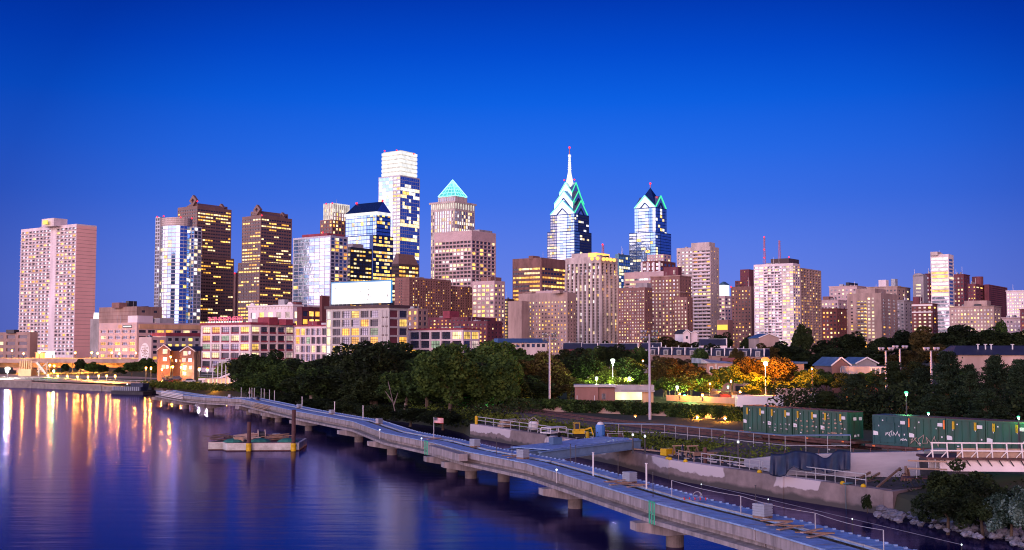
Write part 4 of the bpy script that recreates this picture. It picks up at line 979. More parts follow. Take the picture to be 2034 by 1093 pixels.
# ------------------------------------------------------------------ rocks at the right bank
rg = random.Random(21)
k = 0
def rockthing(P, r, l, g):
    mb = MB(); mb.rock((0, 0, 0), r, rg); o = mb.build('boulder', 'rock', world=False); o.location = P; tag(o, l, 'boulder', g)
rk = [(1748, 990, .7), (1762, 985, .5), (1785, 988, .6), (1800, 995, .9), (1826, 993, .75), (1780, 1003, .6), (1752, 1012, .7), (1768, 1017, .6), (1798, 1012, .8), (1815, 1005, .6), (1778, 1022, .7), (1745, 1022, .55), (1790, 1024, .65), (1822, 1014, .6), (1838, 1003, .6),
      (1945, 1042, .8), (1967, 1030, .8), (1985, 1044, .75), (2005, 1038, .8), (2022, 1048, .8), (1960, 1052, .6), (2033, 1040, .7), (1990, 1056, .7), (2012, 1058, .55), (1935, 1050, .5)]
for i, (px, py, r) in enumerate(rk):
    P = gz(px, py, .5); rockthing(P, r*.72, 'one of the pale riprap boulders below the upright boards' if px < 1900 else 'one of the pale riprap boulders at the bottom right bank', 'riprap below the abutment' if px < 1900 else 'riprap at the bottom right')
mb = MB()
for i in range(260):
    px = rg.uniform(1745, 2040); base = 985+(px-1745)*.20; py = rg.uniform(base, base+42); P = gz(px, py, rg.uniform(.05, .5)); mb.rock(P, rg.uniform(.12, .34), rg)
tag(mb.build('rubble', 'rock'), 'loose grey rubble along the right bank', 'rubble', kind='stuff')
# ------------------------------------------------------------------ foliage
def leafmat(name, a, b_, c):
    m = bpy.data.materials.new(name); m.use_nodes = True; nt = m.node_tree; b = nt.nodes['Principled BSDF']; b.inputs['Roughness'].default_value = .75; b.inputs['Specular IOR Level'].default_value = .15
    g = N(nt, 'ShaderNodeNewGeometry'); n1 = N(nt, 'ShaderNodeTexNoise'); n1.inputs['Scale'].default_value = .45; n1.inputs['Detail'].default_value = 4; nt.links.new(g.outputs['Position'], n1.inputs['Vector'])
    oi = N(nt, 'ShaderNodeObjectInfo'); t = mathn(nt, 'ADD', n1.outputs['Fac'], mathn(nt, 'MULTIPLY', mathn(nt, 'SUBTRACT', oi.outputs['Random'], .5), .25))
    t2 = mathn(nt, 'ADD', t, mathn(nt, 'MULTIPLY', mathn(nt, 'SUBTRACT', g.outputs['Random Per Island'], .5), .25))
    nt.links.new(ramp(nt, t2, [(.3, a), (.5, b_), (.72, c)]), b.inputs['Base Color'])
    tr = N(nt, 'ShaderNodeBsdfTranslucent'); nt.links.new(b.inputs['Base Color'].links[0].from_socket, tr.inputs[0]); ms = N(nt, 'ShaderNodeMixShader'); ms.inputs[0].default_value = .3
    nt.links.new(b.outputs[0], ms.inputs[1]); nt.links.new(tr.outputs[0], ms.inputs[2]); nt.links.new(ms.outputs[0], nt.nodes['Material Output'].inputs[0]); M[name] = m
leafmat('leaf_green', (.012, .022, .008), (.028, .060, .016), (.075, .125, .028))
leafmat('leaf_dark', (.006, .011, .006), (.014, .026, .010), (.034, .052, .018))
leafmat('leaf_brown', (.022, .018, .008), (.048, .040, .014), (.095, .070, .022))
leafmat('leaf_pine', (.008, .015, .009), (.017, .032, .018), (.036, .060, .030))
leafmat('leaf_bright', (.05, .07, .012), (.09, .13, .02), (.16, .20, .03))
mat('bark', (.09, .065, .05), rough=.9, var=.3, scale=3)
mat('bark_grey', (.16, .13, .13), rough=.9); mat('bark_pale', (.34, .28, .26), rough=.9, var=.3, scale=3)
def leaves(pts, nrm_up, size, rs):
    """pts Nx3 -> (verts, faces) small quads with random tilt"""
    n = len(pts); a = rs.normal(size=(n, 3)); a[:, 2] *= .6; a /= np.linalg.norm(a, axis=1)[:, None]
    b = rs.normal(size=(n, 3)); b -= (a*b).sum(1)[:, None]*a; b /= np.linalg.norm(b, axis=1)[:, None]
    s = size*rs.uniform(.6, 1.4, size=(n, 1)); v = np.empty((n, 4, 3)); v[:, 0] = pts-a*s; v[:, 1] = pts-b*s*.6; v[:, 2] = pts+a*s; v[:, 3] = pts+b*s*.6
    return v.reshape(-1, 3)
def mesh_np(name, v, mname):
    n = len(v)//4; me = bpy.data.meshes.new(name); me.vertices.add(n*4); me.vertices.foreach_set('co', v.astype(np.float32).ravel()); me.loops.add(n*4); me.loops.foreach_set('vertex_index', np.arange(n*4, dtype=np.int32))
    me.polygons.add(n); me.polygons.foreach_set('loop_start', np.arange(0, n*4, 4, dtype=np.int32)); me.polygons.foreach_set('loop_total', np.full(n, 4, dtype=np.int32)); me.materials.append(M[mname]); me.update(calc_edges=True); return me
def crown_pts(seed, n, style):
    rs = np.random.RandomState(seed); P = []
    if style == 'pine':
        for k in range(13):
            z = .12+.86*k/12; rad = (1-z)**.6*1.0+.10
            for j in range(7):
                t = rs.uniform(0, 6.28); L = rad*rs.uniform(.65, 1.1); m = n//91
                u = rs.uniform(.15, 1, m); c = np.stack([np.cos(t)*L*u, np.sin(t)*L*u, np.full(m, z*2-1)+.10*u-.05], 1); P.append(c+rs.normal(size=(m, 3))*[.07, .07, .035])
        return np.concatenate(P), rs
    K = 64
    for k in range(K):
        d = rs.normal(size=3); d /= np.linalg.norm(d)
        if d[2] < -.55: d[2] *= -.5
        r = rs.uniform(.25, .92)
        c = d*r*np.array([1, 1, 1.0]); c[0] *= rs.uniform(.85, 1.15)
        s = rs.uniform(.11, .24); m = int(n/K*rs.uniform(.6, 1.5)*(s/.16)**1.2)
        q = rs.normal(size=(m, 3)); q /= np.linalg.norm(q, axis=1)[:, None]; q *= rs.uniform(.55, 1.05, size=(m, 1))**.5*s*1.5; q[:, 2] *= .75
        P.append(c+q)
    return np.concatenate(P), rs
CR = {}
def crown(kind, var, mname):
    key = (kind, var, mname)
    if key not in CR:
        n = {'broad': 15000, 'pine': 13000, 'shrub': 9000}[kind]; pts, rs = crown_pts(var*7+(3 if kind == 'pine' else 0), n, kind)
        CR[key] = mesh_np('crown', leaves(pts, 0, .052 if kind != 'pine' else .040, rs), mname)
    return CR[key]
def trunk_mesh(var, pale=False):
    key = ('trunk', var, pale)
    if key not in CR:
        rg = random.Random(var); mb = MB(); p = Vector((0, 0, -1.0)); r = .07; top = []
        q = Vector((rg.uniform(-.06, .06), rg.uniform(-.06, .06), -.35)); mb.tube(p, q, r, r*.75, 7)
        for k in range(6):
            t = 6.28*k/6+rg.uniform(-.4, .4); e = q+Vector((math.cos(t)*rg.uniform(.25, .5), math.sin(t)*rg.uniform(.25, .5), rg.uniform(.35, .85))); mid = q.lerp(e, .5)+Vector((0, 0, .08)); mb.tube(q, mid, r*.5, r*.32, 6); mb.tube(mid, e, r*.32, r*.1, 6)
            for s_ in range(2): e2 = mid+Vector((rg.uniform(-.35, .35), rg.uniform(-.35, .35), rg.uniform(.2, .45))); mb.tube(mid, e2, r*.2, r*.06, 5)
        CR[key] = mb.mesh('trunk', 'bark_pale' if pale else 'bark')
    return CR[key]
tree_n = [0]
def tree(px, ytop, D, wpx, base, label, kind='broad', mname='leaf_green', cat='tree', name=None, group=None, pale=False, low=.0):
    k = tree_n[0]; tree_n[0] += 1; T_ = at(px, ytop, D); h = T_.z-base; w_ = wpx*D/F/2
    t = thing(name or ('pine_tree' if kind == 'pine' else ('shrub' if kind == 'shrub' else 'tree')), label, cat, (T_.x, D, base), 0, group); ch = h*(1.04 if (kind == 'shrub' or base < 2.5) else .88)-low
    # crown unit sphere spans -1..1 (+clump size)
    c = bpy.data.objects.new('crown', crown(kind, k % 5 if kind == 'broad' else k % 3, mname)); COL.objects.link(c); c.parent = t; c.location = (0, 0, h-ch/2); c.scale = (w_*1.0, w_*.9, ch/2*.90); c.rotation_euler = (0, 0, k*1.3)
    tk = bpy.data.objects.new('trunk', trunk_mesh(k % 4, pale)); COL.objects.link(tk); tk.parent = t; tk.location = (0, 0, h*.5); tk.scale = (w_*.9 if kind != 'pine' else w_*.45, w_*.9 if kind != 'pine' else w_*.45, h*.5)
    return t
RT = 'trees of the dark riverside wood'
riv = [ (497, 706, 330, 60, 'leftmost tree of the riverside wood beside the pale ramp', 'leaf_dark'), (528, 700, 322, 70, 'bushy tree in front of the crimson panelled loft', 'leaf_green'), (565, 712, 312, 66, 'rounded tree second behind the left wood edge', 'leaf_green'), (600, 722, 306, 64, 'low tree in front of the narrow loft bay', 'leaf_dark'), (632, 712, 300, 60, 'tree just left of the glowing stair windows', 'leaf_green'), (665, 708, 290, 70, 'slim tree below the glowing stair windows', 'leaf_dark'),
 (712, 690, 282, 84, 'tree at the left flank of the tall dark round crown', 'leaf_dark'), (748, 664, 276, 118, 'tall dark round crowned tree in front of the billboard loft', 'leaf_dark'), (800, 683, 268, 90, 'tree right of the tall dark round crown', 'leaf_dark'), (838, 712, 262, 70, 'greenish tree below the low loft wing', 'leaf_green'), (874, 700, 256, 90, 'green tree beside the floodlit leaves', 'leaf_green'), (918, 682, 252, 104, 'broad green tree in front of the low loft wing end', 'leaf_green'), (960, 668, 248, 110, 'highest green crown right of the low loft wing', 'leaf_green'), (1005, 684, 252, 90, 'green tree below the blue roofed building', 'leaf_green'), (1045, 694, 256, 84, 'tree under the right part of the blue roofed building', 'leaf_brown'), (1082, 706, 250, 80, 'brownish tree beside the left tall floodlight pole', 'leaf_brown'), (1128, 694, 262, 84, 'very dark rounded tree left of the lamp lit park', 'leaf_dark'),
 (505, 735, 300, 60, 'low front tree above the far boardwalk', 'leaf_green'), (560, 742, 285, 80, 'front tree behind the upright tubes', 'leaf_green'), (620, 745, 272, 90, 'front thicket tree behind the pale crate', 'leaf_dark'), (680, 748, 260, 90, 'front thicket tree behind the small grey crate', 'leaf_dark'), (740, 745, 250, 96, 'front tree hanging over the bank at the boardwalk bend', 'leaf_dark'), (805, 745, 238, 80, 'front tree with bare pale limbs near the bend', 'leaf_green'), (850, 728, 228, 96, 'front green tree behind the flag', 'leaf_green'), (905, 720, 225, 110, 'dense front tree left of the seawall end', 'leaf_green'), (955, 730, 228, 90, 'dark front tree at the seawall end', 'leaf_dark'), (1000, 745, 236, 80, 'dark tree above the green signal lamp', 'leaf_dark'), (1050, 752, 242, 80, 'dark tree left of the left floodlight pole base', 'leaf_dark'), (1100, 740, 246, 70, 'dark tree right of the left floodlight pole', 'leaf_brown')]
for px, yt, D, wp, l, m_ in riv: tree(px, yt-(9 if D > 245 else 16)+6*math.sin(px*.7), D, wp*1.5, 1.9, l, 'broad', m_, group=RT, pale=('pale' in l))
for px, yt, D, wp, l, m_ in ((748, 664, 248, 150, 'broadest dark rounded crown of the wood, left of centre, over the billboard loft foot', 'leaf_dark'), (893, 680, 216, 150, 'big rounded green crown leaning to the water left of the seawall end', 'leaf_green'), (985, 684, 224, 130, 'big rounded green crown behind the seawall end', 'leaf_green'), (640, 716, 262, 110, 'rounded mid green crown below the narrow loft bay', 'leaf_green'), (560, 722, 286, 90, 'rounded crown above the light timber forms', 'leaf_green')): tree(px, yt, D, wp, 1.5, l, 'broad', m_, group=RT)
for px, yt, D, wp, l in ((560, 775, 262, 70, 'bank bush behind the far tube cluster'), (625, 784, 246, 80, 'bank bush behind the pale crate'), (685, 790, 234, 84, 'bank bush behind the small grey crate'), (750, 800, 222, 90, 'bank bush at the boardwalk bend'), (815, 802, 213, 90, 'bank bush between the bend and the flag'), (880, 806, 204, 84, 'bank bush behind the flag')): tree(px, yt, D, wp, .5, l, 'shrub', 'leaf_dark', 'shrub', group='bushes hanging over the river bank')
# dead pale limbs
P = Vector((*at(788, 780, 214).xy, 0)); t = thing('dead_tree', 'bare pale dead limbs leaning out of the riverside wood', 'tree', (P.x, P.y, 2), 0); mb = MB()
for a in (((0, 0, 0), (-1.5, -.3, 8.5)), ((-1.0, -.2, 5), (-2.6, -.5, 8.0)), ((-.6, 0, 4), (.3, -.5, 7.5)), ((-1.5, -.3, 8.5), (-2.0, -.3, 11))): mb.tube(a[0], a[1], .16, .05, 6)
mb.build('trunk', 'bark_grey', t, world=False); t.scale = (.8, .8, .62)
# undergrowth along the bank: one uncountable mass
def thicket(name, pts_fn, n, size, mname, label, seed):
    rs = np.random.RandomState(seed); P = pts_fn(rs, n); o = bpy.data.objects.new(name, mesh_np(name, leaves(P, 0, size, rs), mname)); COL.objects.link(o); tag(o, label, 'plants', kind='stuff'); return o
def along(poly, rs, n, w0, w1, zf):
    P = np.array(poly, dtype=float); seg = np.linalg.norm(np.diff(P[:, :2], axis=0), axis=1); cs = np.concatenate([[0], np.cumsum(seg)]); u = rs.uniform(0, cs[-1], n); idx = np.clip(np.searchsorted(cs, u)-1, 0, len(seg)-1); f = (u-cs[idx])/seg[idx]
    a = P[idx]; b = P[idx+1]; d = (b-a)[:, :2]; d /= np.linalg.norm(d, axis=1)[:, None]; r = np.stack([d[:, 1], -d[:, 0]], 1); off = rs.uniform(w0, w1, n); xy = (a+(b-a)*f[:, None])[:, :2]+r*off[:, None]
    return np.column_stack([xy, zf(u, off, rs)])
bank = [(-9, 199), (-15, 218), (-35, 255), (-53, 292), (-80, 345)]
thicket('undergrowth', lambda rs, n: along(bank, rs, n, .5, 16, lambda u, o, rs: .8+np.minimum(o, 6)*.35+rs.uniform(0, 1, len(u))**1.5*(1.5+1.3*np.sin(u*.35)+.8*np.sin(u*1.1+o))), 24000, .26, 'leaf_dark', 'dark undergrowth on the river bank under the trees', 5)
thicket('weeds', lambda rs, n: along([(30, 127), (24, 140), (16, 156), (6, 180), (-6, 208), (-18, 232)], rs, n, -3.5, 3.2, lambda u, o, rs: 2.4+rs.uniform(0, 1, len(u))**1.6*(1.0+.6*np.sin(u*.5)+.4*np.sin(u*1.7))), 17000, .17, 'leaf_bright', 'weeds growing between the wharf and the railway', 6)
# ivy wall along the embankment
emb = [offs(i, 48.5, 3.2) for i in (6, 7, 8, 9, 10, 11)]
emb = [(44.5, 178), (36, 190), (24, 204), (12, 214), (2, 221), (-12, 240)]
rw = thing('retaining_wall', 'concrete embankment wall hung with ivy, glowing orange at its foot', 'wall', (emb[2][0], emb[2][1], 0))
mb = MB(); mb.sweep([Vector((*p, 0)) for p in reversed(emb)], [(0, 2.8), (0, 5.05), (-.6, 5.05), (-.6, 2.8)]); mb.build('wall_face', 'stone_tan', rw)
thicket('ivy', lambda rs, n: along(list(reversed(emb)), rs, n, .05, 1.4, lambda u, o, rs: 5.4-rs.uniform(0, 1, len(u))**(.85)*(1.75+.6*np.sin(u*.55)+.35*np.sin(u*1.9)+rs.uniform(0, .5, len(u)))), 26000, .20, 'leaf_green', 'ivy curtain hanging down the embankment wall', 8)
# park trees, yards
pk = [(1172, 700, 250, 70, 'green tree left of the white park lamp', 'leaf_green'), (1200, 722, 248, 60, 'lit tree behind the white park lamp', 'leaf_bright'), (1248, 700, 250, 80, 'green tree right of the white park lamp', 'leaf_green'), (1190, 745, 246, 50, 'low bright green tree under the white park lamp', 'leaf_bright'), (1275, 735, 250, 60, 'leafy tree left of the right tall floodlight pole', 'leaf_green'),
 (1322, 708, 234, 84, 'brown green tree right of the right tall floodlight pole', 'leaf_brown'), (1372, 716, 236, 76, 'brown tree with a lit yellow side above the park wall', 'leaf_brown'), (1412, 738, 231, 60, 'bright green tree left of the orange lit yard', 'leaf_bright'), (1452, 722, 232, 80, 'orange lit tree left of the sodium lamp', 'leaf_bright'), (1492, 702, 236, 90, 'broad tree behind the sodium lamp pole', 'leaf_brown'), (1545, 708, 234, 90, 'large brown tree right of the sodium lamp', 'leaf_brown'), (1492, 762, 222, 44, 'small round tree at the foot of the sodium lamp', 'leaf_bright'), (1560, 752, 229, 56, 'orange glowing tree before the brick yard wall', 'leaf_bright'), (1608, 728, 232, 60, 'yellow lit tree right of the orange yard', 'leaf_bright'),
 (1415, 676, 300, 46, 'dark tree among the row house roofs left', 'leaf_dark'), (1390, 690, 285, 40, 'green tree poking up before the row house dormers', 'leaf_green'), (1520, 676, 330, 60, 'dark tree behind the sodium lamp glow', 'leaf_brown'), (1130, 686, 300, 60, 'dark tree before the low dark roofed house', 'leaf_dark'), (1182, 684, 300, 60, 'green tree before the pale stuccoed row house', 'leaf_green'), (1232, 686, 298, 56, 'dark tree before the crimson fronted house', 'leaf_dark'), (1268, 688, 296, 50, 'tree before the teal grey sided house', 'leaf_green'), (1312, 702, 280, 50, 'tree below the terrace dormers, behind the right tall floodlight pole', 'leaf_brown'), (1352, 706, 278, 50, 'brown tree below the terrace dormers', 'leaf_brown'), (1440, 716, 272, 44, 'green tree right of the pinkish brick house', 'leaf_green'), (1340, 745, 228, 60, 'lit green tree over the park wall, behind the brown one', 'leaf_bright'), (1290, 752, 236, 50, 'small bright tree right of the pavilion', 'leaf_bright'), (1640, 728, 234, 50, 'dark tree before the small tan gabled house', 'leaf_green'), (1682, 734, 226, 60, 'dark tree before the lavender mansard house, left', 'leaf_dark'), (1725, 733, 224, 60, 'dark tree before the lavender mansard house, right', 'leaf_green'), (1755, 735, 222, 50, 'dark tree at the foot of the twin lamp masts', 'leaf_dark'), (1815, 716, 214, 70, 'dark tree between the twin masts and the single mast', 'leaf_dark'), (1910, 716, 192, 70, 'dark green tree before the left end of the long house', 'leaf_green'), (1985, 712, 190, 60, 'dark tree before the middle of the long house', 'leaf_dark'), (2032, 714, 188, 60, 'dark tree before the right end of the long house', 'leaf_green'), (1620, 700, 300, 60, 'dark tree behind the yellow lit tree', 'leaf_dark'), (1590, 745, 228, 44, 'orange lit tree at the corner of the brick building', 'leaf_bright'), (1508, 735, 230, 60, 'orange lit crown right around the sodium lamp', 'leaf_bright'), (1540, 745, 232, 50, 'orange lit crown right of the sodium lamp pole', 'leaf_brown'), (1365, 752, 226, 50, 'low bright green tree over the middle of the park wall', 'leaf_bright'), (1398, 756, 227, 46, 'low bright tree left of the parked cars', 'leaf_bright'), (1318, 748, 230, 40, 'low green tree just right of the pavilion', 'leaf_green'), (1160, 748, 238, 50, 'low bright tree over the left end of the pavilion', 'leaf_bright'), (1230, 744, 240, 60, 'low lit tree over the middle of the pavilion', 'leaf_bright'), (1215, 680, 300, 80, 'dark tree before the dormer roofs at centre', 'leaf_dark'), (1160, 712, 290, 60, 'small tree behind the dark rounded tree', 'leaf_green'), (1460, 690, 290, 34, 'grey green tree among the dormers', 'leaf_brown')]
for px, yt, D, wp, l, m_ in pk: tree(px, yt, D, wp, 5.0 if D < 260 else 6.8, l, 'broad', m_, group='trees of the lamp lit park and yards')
fr = [(1342, 663, 420, 100, 'wide dark tree crown below the cream balcony tower', 'leaf_brown'), (1395, 672, 400, 60, 'dark crown right of the wide one below the cream tower', 'leaf_dark'), (1433, 656, 430, 60, 'dark tree under the glaring yellow sign', 'leaf_dark'), (1483, 662, 440, 36, 'small dark tree before the plum brick tower', 'leaf_dark'), (1590, 642, 380, 46, 'upright dark tree before the tan wing of the broad white tower', 'leaf_dark'), (1565, 672, 340, 80, 'dark tree right of the blue gabled roof', 'leaf_dark'), (1640, 668, 400, 60, 'dark tree left of the lavender building foot', 'leaf_dark'), (1690, 655, 420, 80, 'dark tree below the orange red brick block', 'leaf_dark'), (1745, 664, 410, 60, 'dark tree below the balcony column', 'leaf_dark'), (1790, 654, 400, 70, 'dark tree below the grey glassy block', 'leaf_dark'),
 (1845, 640, 380, 90, 'big grey brown tree before the white topped crimson block', 'leaf_brown'), (1905, 634, 370, 110, 'highest big dark tree before the wide beige block', 'leaf_dark'), (1965, 645, 380, 90, 'dark tree right of the highest big one', 'leaf_dark'), (2020, 650, 380, 80, 'dark tree at the right edge above the long dark roof', 'leaf_dark'), (1660, 690, 330, 80, 'mid dark tree left of the twin lamp masts', 'leaf_dark'), (1730, 690, 320, 90, 'mid dark tree behind the twin lamp masts', 'leaf_dark'), (1800, 690, 310, 90, 'grey branched tree between the pale lamp masts', 'leaf_brown'), (1860, 680, 300, 80, 'bare branched dark tree left of the long dark roof', 'leaf_brown'), (1985, 628, 500, 30, 'thin leafy tree before the pale pink block', 'leaf_green'), (1288, 668, 420, 40, 'small tree by the rust brown block foot', 'leaf_dark'), (1205, 672, 430, 40, 'small dark tree by the ribbed tower foot', 'leaf_dark'), (1600, 690, 320, 60, 'dark tree right of the sodium lamp glow', 'leaf_dark')]
for px, yt, D, wp, l, m_ in fr: tree(px, yt, D, wp, 7.2, l, 'broad', m_, group='dark trees between the houses and the skyline')
pn = [(1640, 776, 172, 96, 'pine at the left of the dark pine group above the train'), (1700, 742, 180, 104, 'pine behind the left flatcar gap'), (1735, 782, 168, 70, 'small pine above the gap in the train'), (1775, 716, 176, 96, 'pine before the white dormer house'), (1828, 730, 168, 92, 'dark pine left of the tall green pine'), (1880, 696, 164, 110, 'tall green pine in the middle of the right group'), (1925, 722, 158, 84, 'broad green pine before the long dark roof'), (1975, 704, 162, 100, 'tall dark pine right of the window of the long house'), (2025, 712, 150, 90, 'dark pine at the right edge'), (1960, 770, 148, 100, 'low spreading pine above the right containers'), (1855, 782, 156, 100, 'low spreading pine above the orange striped container')]
for px, yt, D, wp, l in pn: tree(px, yt, D, wp, 4.5, l, 'pine', 'leaf_pine' if D < 170 or wp > 100 else 'leaf_dark', group='dark pines above the train')
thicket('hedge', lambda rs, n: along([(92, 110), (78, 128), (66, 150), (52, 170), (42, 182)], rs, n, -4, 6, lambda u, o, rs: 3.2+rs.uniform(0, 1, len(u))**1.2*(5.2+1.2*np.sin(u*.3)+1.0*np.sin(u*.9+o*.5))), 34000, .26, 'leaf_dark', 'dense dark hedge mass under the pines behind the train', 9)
# near shrubs at the right
for px, yt, D, wp, bs, l, m_ in ((1905, 905, 96, 150, -.2, 'large dark shrub in front of the footbridge', 'leaf_dark'), (1880, 950, 94, 120, -.2, 'lower dark shrub spilling towards the rocks', 'leaf_dark'), (1950, 945, 92, 120, -.2, 'dark shrub right of the large one', 'leaf_dark'), (2005, 955, 90, 110, -.2, 'shrub with pale glinting leaves at the bottom right', 'leaf_silver'), (2045, 965, 88, 90, .5, 'pale leaved shrub cut by the right edge', 'leaf_silver'), (1722, 978, 104.5, 24, .2, 'small bush growing on the right end of the seawall', 'leaf_dark')):
    if 'leaf_silver' not in M: leafmat('leaf_silver', (.015, .03, .02), (.03, .06, .04), (.22, .32, .30))
    tree(px, yt, D, wp, bs, l, 'shrub', m_, 'shrub', group='shrubs on the right bank')
thicket('weeds', lambda rs, n: along([(62, 78), (52, 92), (40, 106), (36, 112)], rs, n, -4, 9, lambda u, o, rs: 1.2+rs.uniform(0, 1, len(u))**1.4*(1.3+.6*np.sin(u*.9)+.5*np.sin(o*1.3))), 9000, .16, 'leaf_dark', 'dark weeds on the bank behind the riprap and under the footbridge', 16)
# left bank small trees
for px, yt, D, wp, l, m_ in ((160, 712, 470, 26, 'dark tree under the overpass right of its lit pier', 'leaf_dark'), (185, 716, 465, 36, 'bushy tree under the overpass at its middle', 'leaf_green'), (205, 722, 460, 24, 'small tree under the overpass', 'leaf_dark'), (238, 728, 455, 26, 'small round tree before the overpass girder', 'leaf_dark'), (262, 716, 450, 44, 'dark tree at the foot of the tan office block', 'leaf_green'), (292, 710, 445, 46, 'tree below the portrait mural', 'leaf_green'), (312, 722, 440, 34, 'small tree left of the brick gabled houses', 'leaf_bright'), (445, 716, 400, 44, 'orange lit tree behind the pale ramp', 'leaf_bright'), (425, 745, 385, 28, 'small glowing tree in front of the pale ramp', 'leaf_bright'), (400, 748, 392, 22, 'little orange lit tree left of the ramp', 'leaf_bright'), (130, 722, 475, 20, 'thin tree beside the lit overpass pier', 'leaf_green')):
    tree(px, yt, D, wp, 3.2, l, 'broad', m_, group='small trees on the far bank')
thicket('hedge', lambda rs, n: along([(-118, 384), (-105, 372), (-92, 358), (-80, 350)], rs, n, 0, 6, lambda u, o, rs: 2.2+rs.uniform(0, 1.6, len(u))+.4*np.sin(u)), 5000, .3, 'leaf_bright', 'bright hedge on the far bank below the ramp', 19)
# ------------------------------------------------------------------ far bank: overpass, river wall, lamps
def H0(px, py, Y): return at(px, py, Y)
ov = thing('overpass', 'concrete overpass glowing orange behind the far bank promenade', 'bridge', (-150, 500, 0))
a = Vector((-330, 520, 0)); c = Vector((-150, 497, 0)); e_ = Vector((-120, 520, 0))
zt = at(60, 712, 505).z
mb = MB(); mb.sweep([a, c, e_], [(0, zt-1.8), (0, zt), (12, zt), (12, zt-1.8)]); mb.build('deck', 'stone_tan', ov)
mb = MB(); mb.sweep([a, c, e_], [(-.3, zt-.2), (-.3, zt+.25), (.1, zt+.25), (.1, zt-.2)]); mb.build('parapet', 'yellow_wall', ov)
mb = MB(); mb.sweep([a, c, e_], [(.8, zt-3.9), (.8, zt-1.81), (1.5, zt-1.81), (1.5, zt-3.9)]); mb.build('girder', 'orange_wall', ov)  # orange lamp glow is put into girder and parapet colours
for px in (45, 92, 175, 255): P = at(px, 740, 503); mb = MB(); mb.box(P.x-1.2, P.x+1.2, 499.5, 508, 0, zt-3.91); mb.box(P.x-2.6, P.x+2.6, 499.2, 508.5, zt-5.0, zt-3.92); mb.build('pier', 'stone_tan', ov)
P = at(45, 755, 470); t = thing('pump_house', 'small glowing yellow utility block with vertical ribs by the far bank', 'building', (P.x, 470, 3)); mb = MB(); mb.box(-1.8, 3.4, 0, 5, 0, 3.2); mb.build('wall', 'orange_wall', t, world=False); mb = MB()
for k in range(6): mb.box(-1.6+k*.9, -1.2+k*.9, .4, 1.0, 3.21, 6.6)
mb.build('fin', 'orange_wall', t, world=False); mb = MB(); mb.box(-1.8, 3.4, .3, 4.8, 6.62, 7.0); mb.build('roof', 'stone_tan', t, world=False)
t = thing('pipe_frame', 'pale slanted stair frame beside the glowing utility block', 'stairs', (at(82, 755, 466).x, 466, 3)); mb = MB(); mb.beam((-2, 0, 6), (1.8, 0, 1.4), .5, .9); mb.beam((-1.2, .5, 0), (-1.2, .5, 6.4), .4, .4); mb.beam((2, .5, 0), (2, .5, 6.2), .35, .35); mb.beam((-2, .8, 2), (1.5, .8, 5.5), .3, .4); mb.build('frame', 'stone_pale', t, world=False)
# river wall on the far bank in three lengths
fw_ = thing('quay_wall', 'long low stone quay wall along the far bank', 'wall', (-150, 420, 0))
for (p, q, h) in (((-330, 512), (-176, 428), 2.6), ((-175.6, 427.7), (-140, 399), 1.9), ((-139.6, 398.7), (-112, 376), 1.6)):
    mb = MB(); mb.sweep([Vector((*p, 0)), Vector((*q, 0))], [(1, -1), (1, h), (-1.6, h), (-1.6, -1)]); mb.build('wall_section', 'quay_stone', fw_); mb = MB(); mb.sweep([Vector((*p, 0)), Vector((*q, 0))], [(1.15, h+.005), (1.15, h+.28), (-.2, h+.28), (-.2, h+.005)]); mb.build('coping', 'stone_tan', fw_)
struct('promenade', (lambda m_: (m_.sweep([Vector((-330, 514, 0)), Vector((-176, 430, 0)), (-139, 402, 0), Vector((-100, 368, 0))], [(-1.6, 2.42), (-1.6, 2.52), (-34, 3.72), (-34, 3.4)]), m_)[1])(MB()), 'stone_tan')
railing('yellow lit railing along the far bank promenade', [(-200, 447, 2.6), (-176, 433, 2.6), (-139, 405, 2.6), (-116, 385, 2.6)], 1.1, 4, 'galvanised', (1, .5), r=.06)
# lamps
lp_n = [0]
def lamp(px, py, D, base, bulb, r, label, group, arm=0, name='street_lamp', pm='dark_metal', glow=None):
    P = at(px, py, D); t = thing(name, label, 'lamp', (P.x, D, base), 0, group); h = P.z-base; mb = MB(); mb.tube((0, 0, 0), (0, 0, h-r), .12*max(1, D/300), .07*max(1, D/300), 7); mb.build('pole', pm, t, world=False)
    gl = 'halo_green' if 'green' in bulb else ('halo_white' if ('white' in bulb or 'flood' in bulb) else ('galvanised' if 'deck' in bulb else 'halo_orange'))
    rb = r if 'deck' in bulb else r*.42
    mb = MB(); mb.ball((0, -r*.25, h-rb*.9), rb, 10); mb.build('bulb', bulb, t, smooth=True, world=False)
    mb = MB(); mb.lathe((0, 0, h+.02), [(r*.8, 0), (r*.95, r*.35), (r*.75, r*.8), (r*.3, r)], 12); mb.build('globe', gl, t, smooth=True, world=False)  # glowing head imitates the lamp's halo around the bulb
    if glow:
        sl = bpy.data.lights.new('lamp_light', 'SPOT'); sl.energy = glow; sl.color = (1, .43, .07); sl.spot_size = R(165); sl.spot_blend = .5; sl.shadow_soft_size = .3
        so = bpy.data.objects.new('lamp_light', sl); COL.objects.link(so); so.parent = t; so.location = (0, -r*.25, h-rb*2-.1)
    return t
row = [(96, 745), (115, 746), (134, 746.5), (154, 747.5), (175, 748), (196, 745.5), (212, 745.8), (229, 746.3)]
words = ['first', 'second', 'third', 'fourth', 'fifth', 'sixth', 'seventh', 'eighth']
for k, (px, py) in enumerate(row): lamp(px, py, 455-k*7, 2.8, 'bulb_sodium', .42, '%s globe lamp from the left in the row along the far bank promenade' % words[k], 'globe lamps of the far promenade', glow=16000)
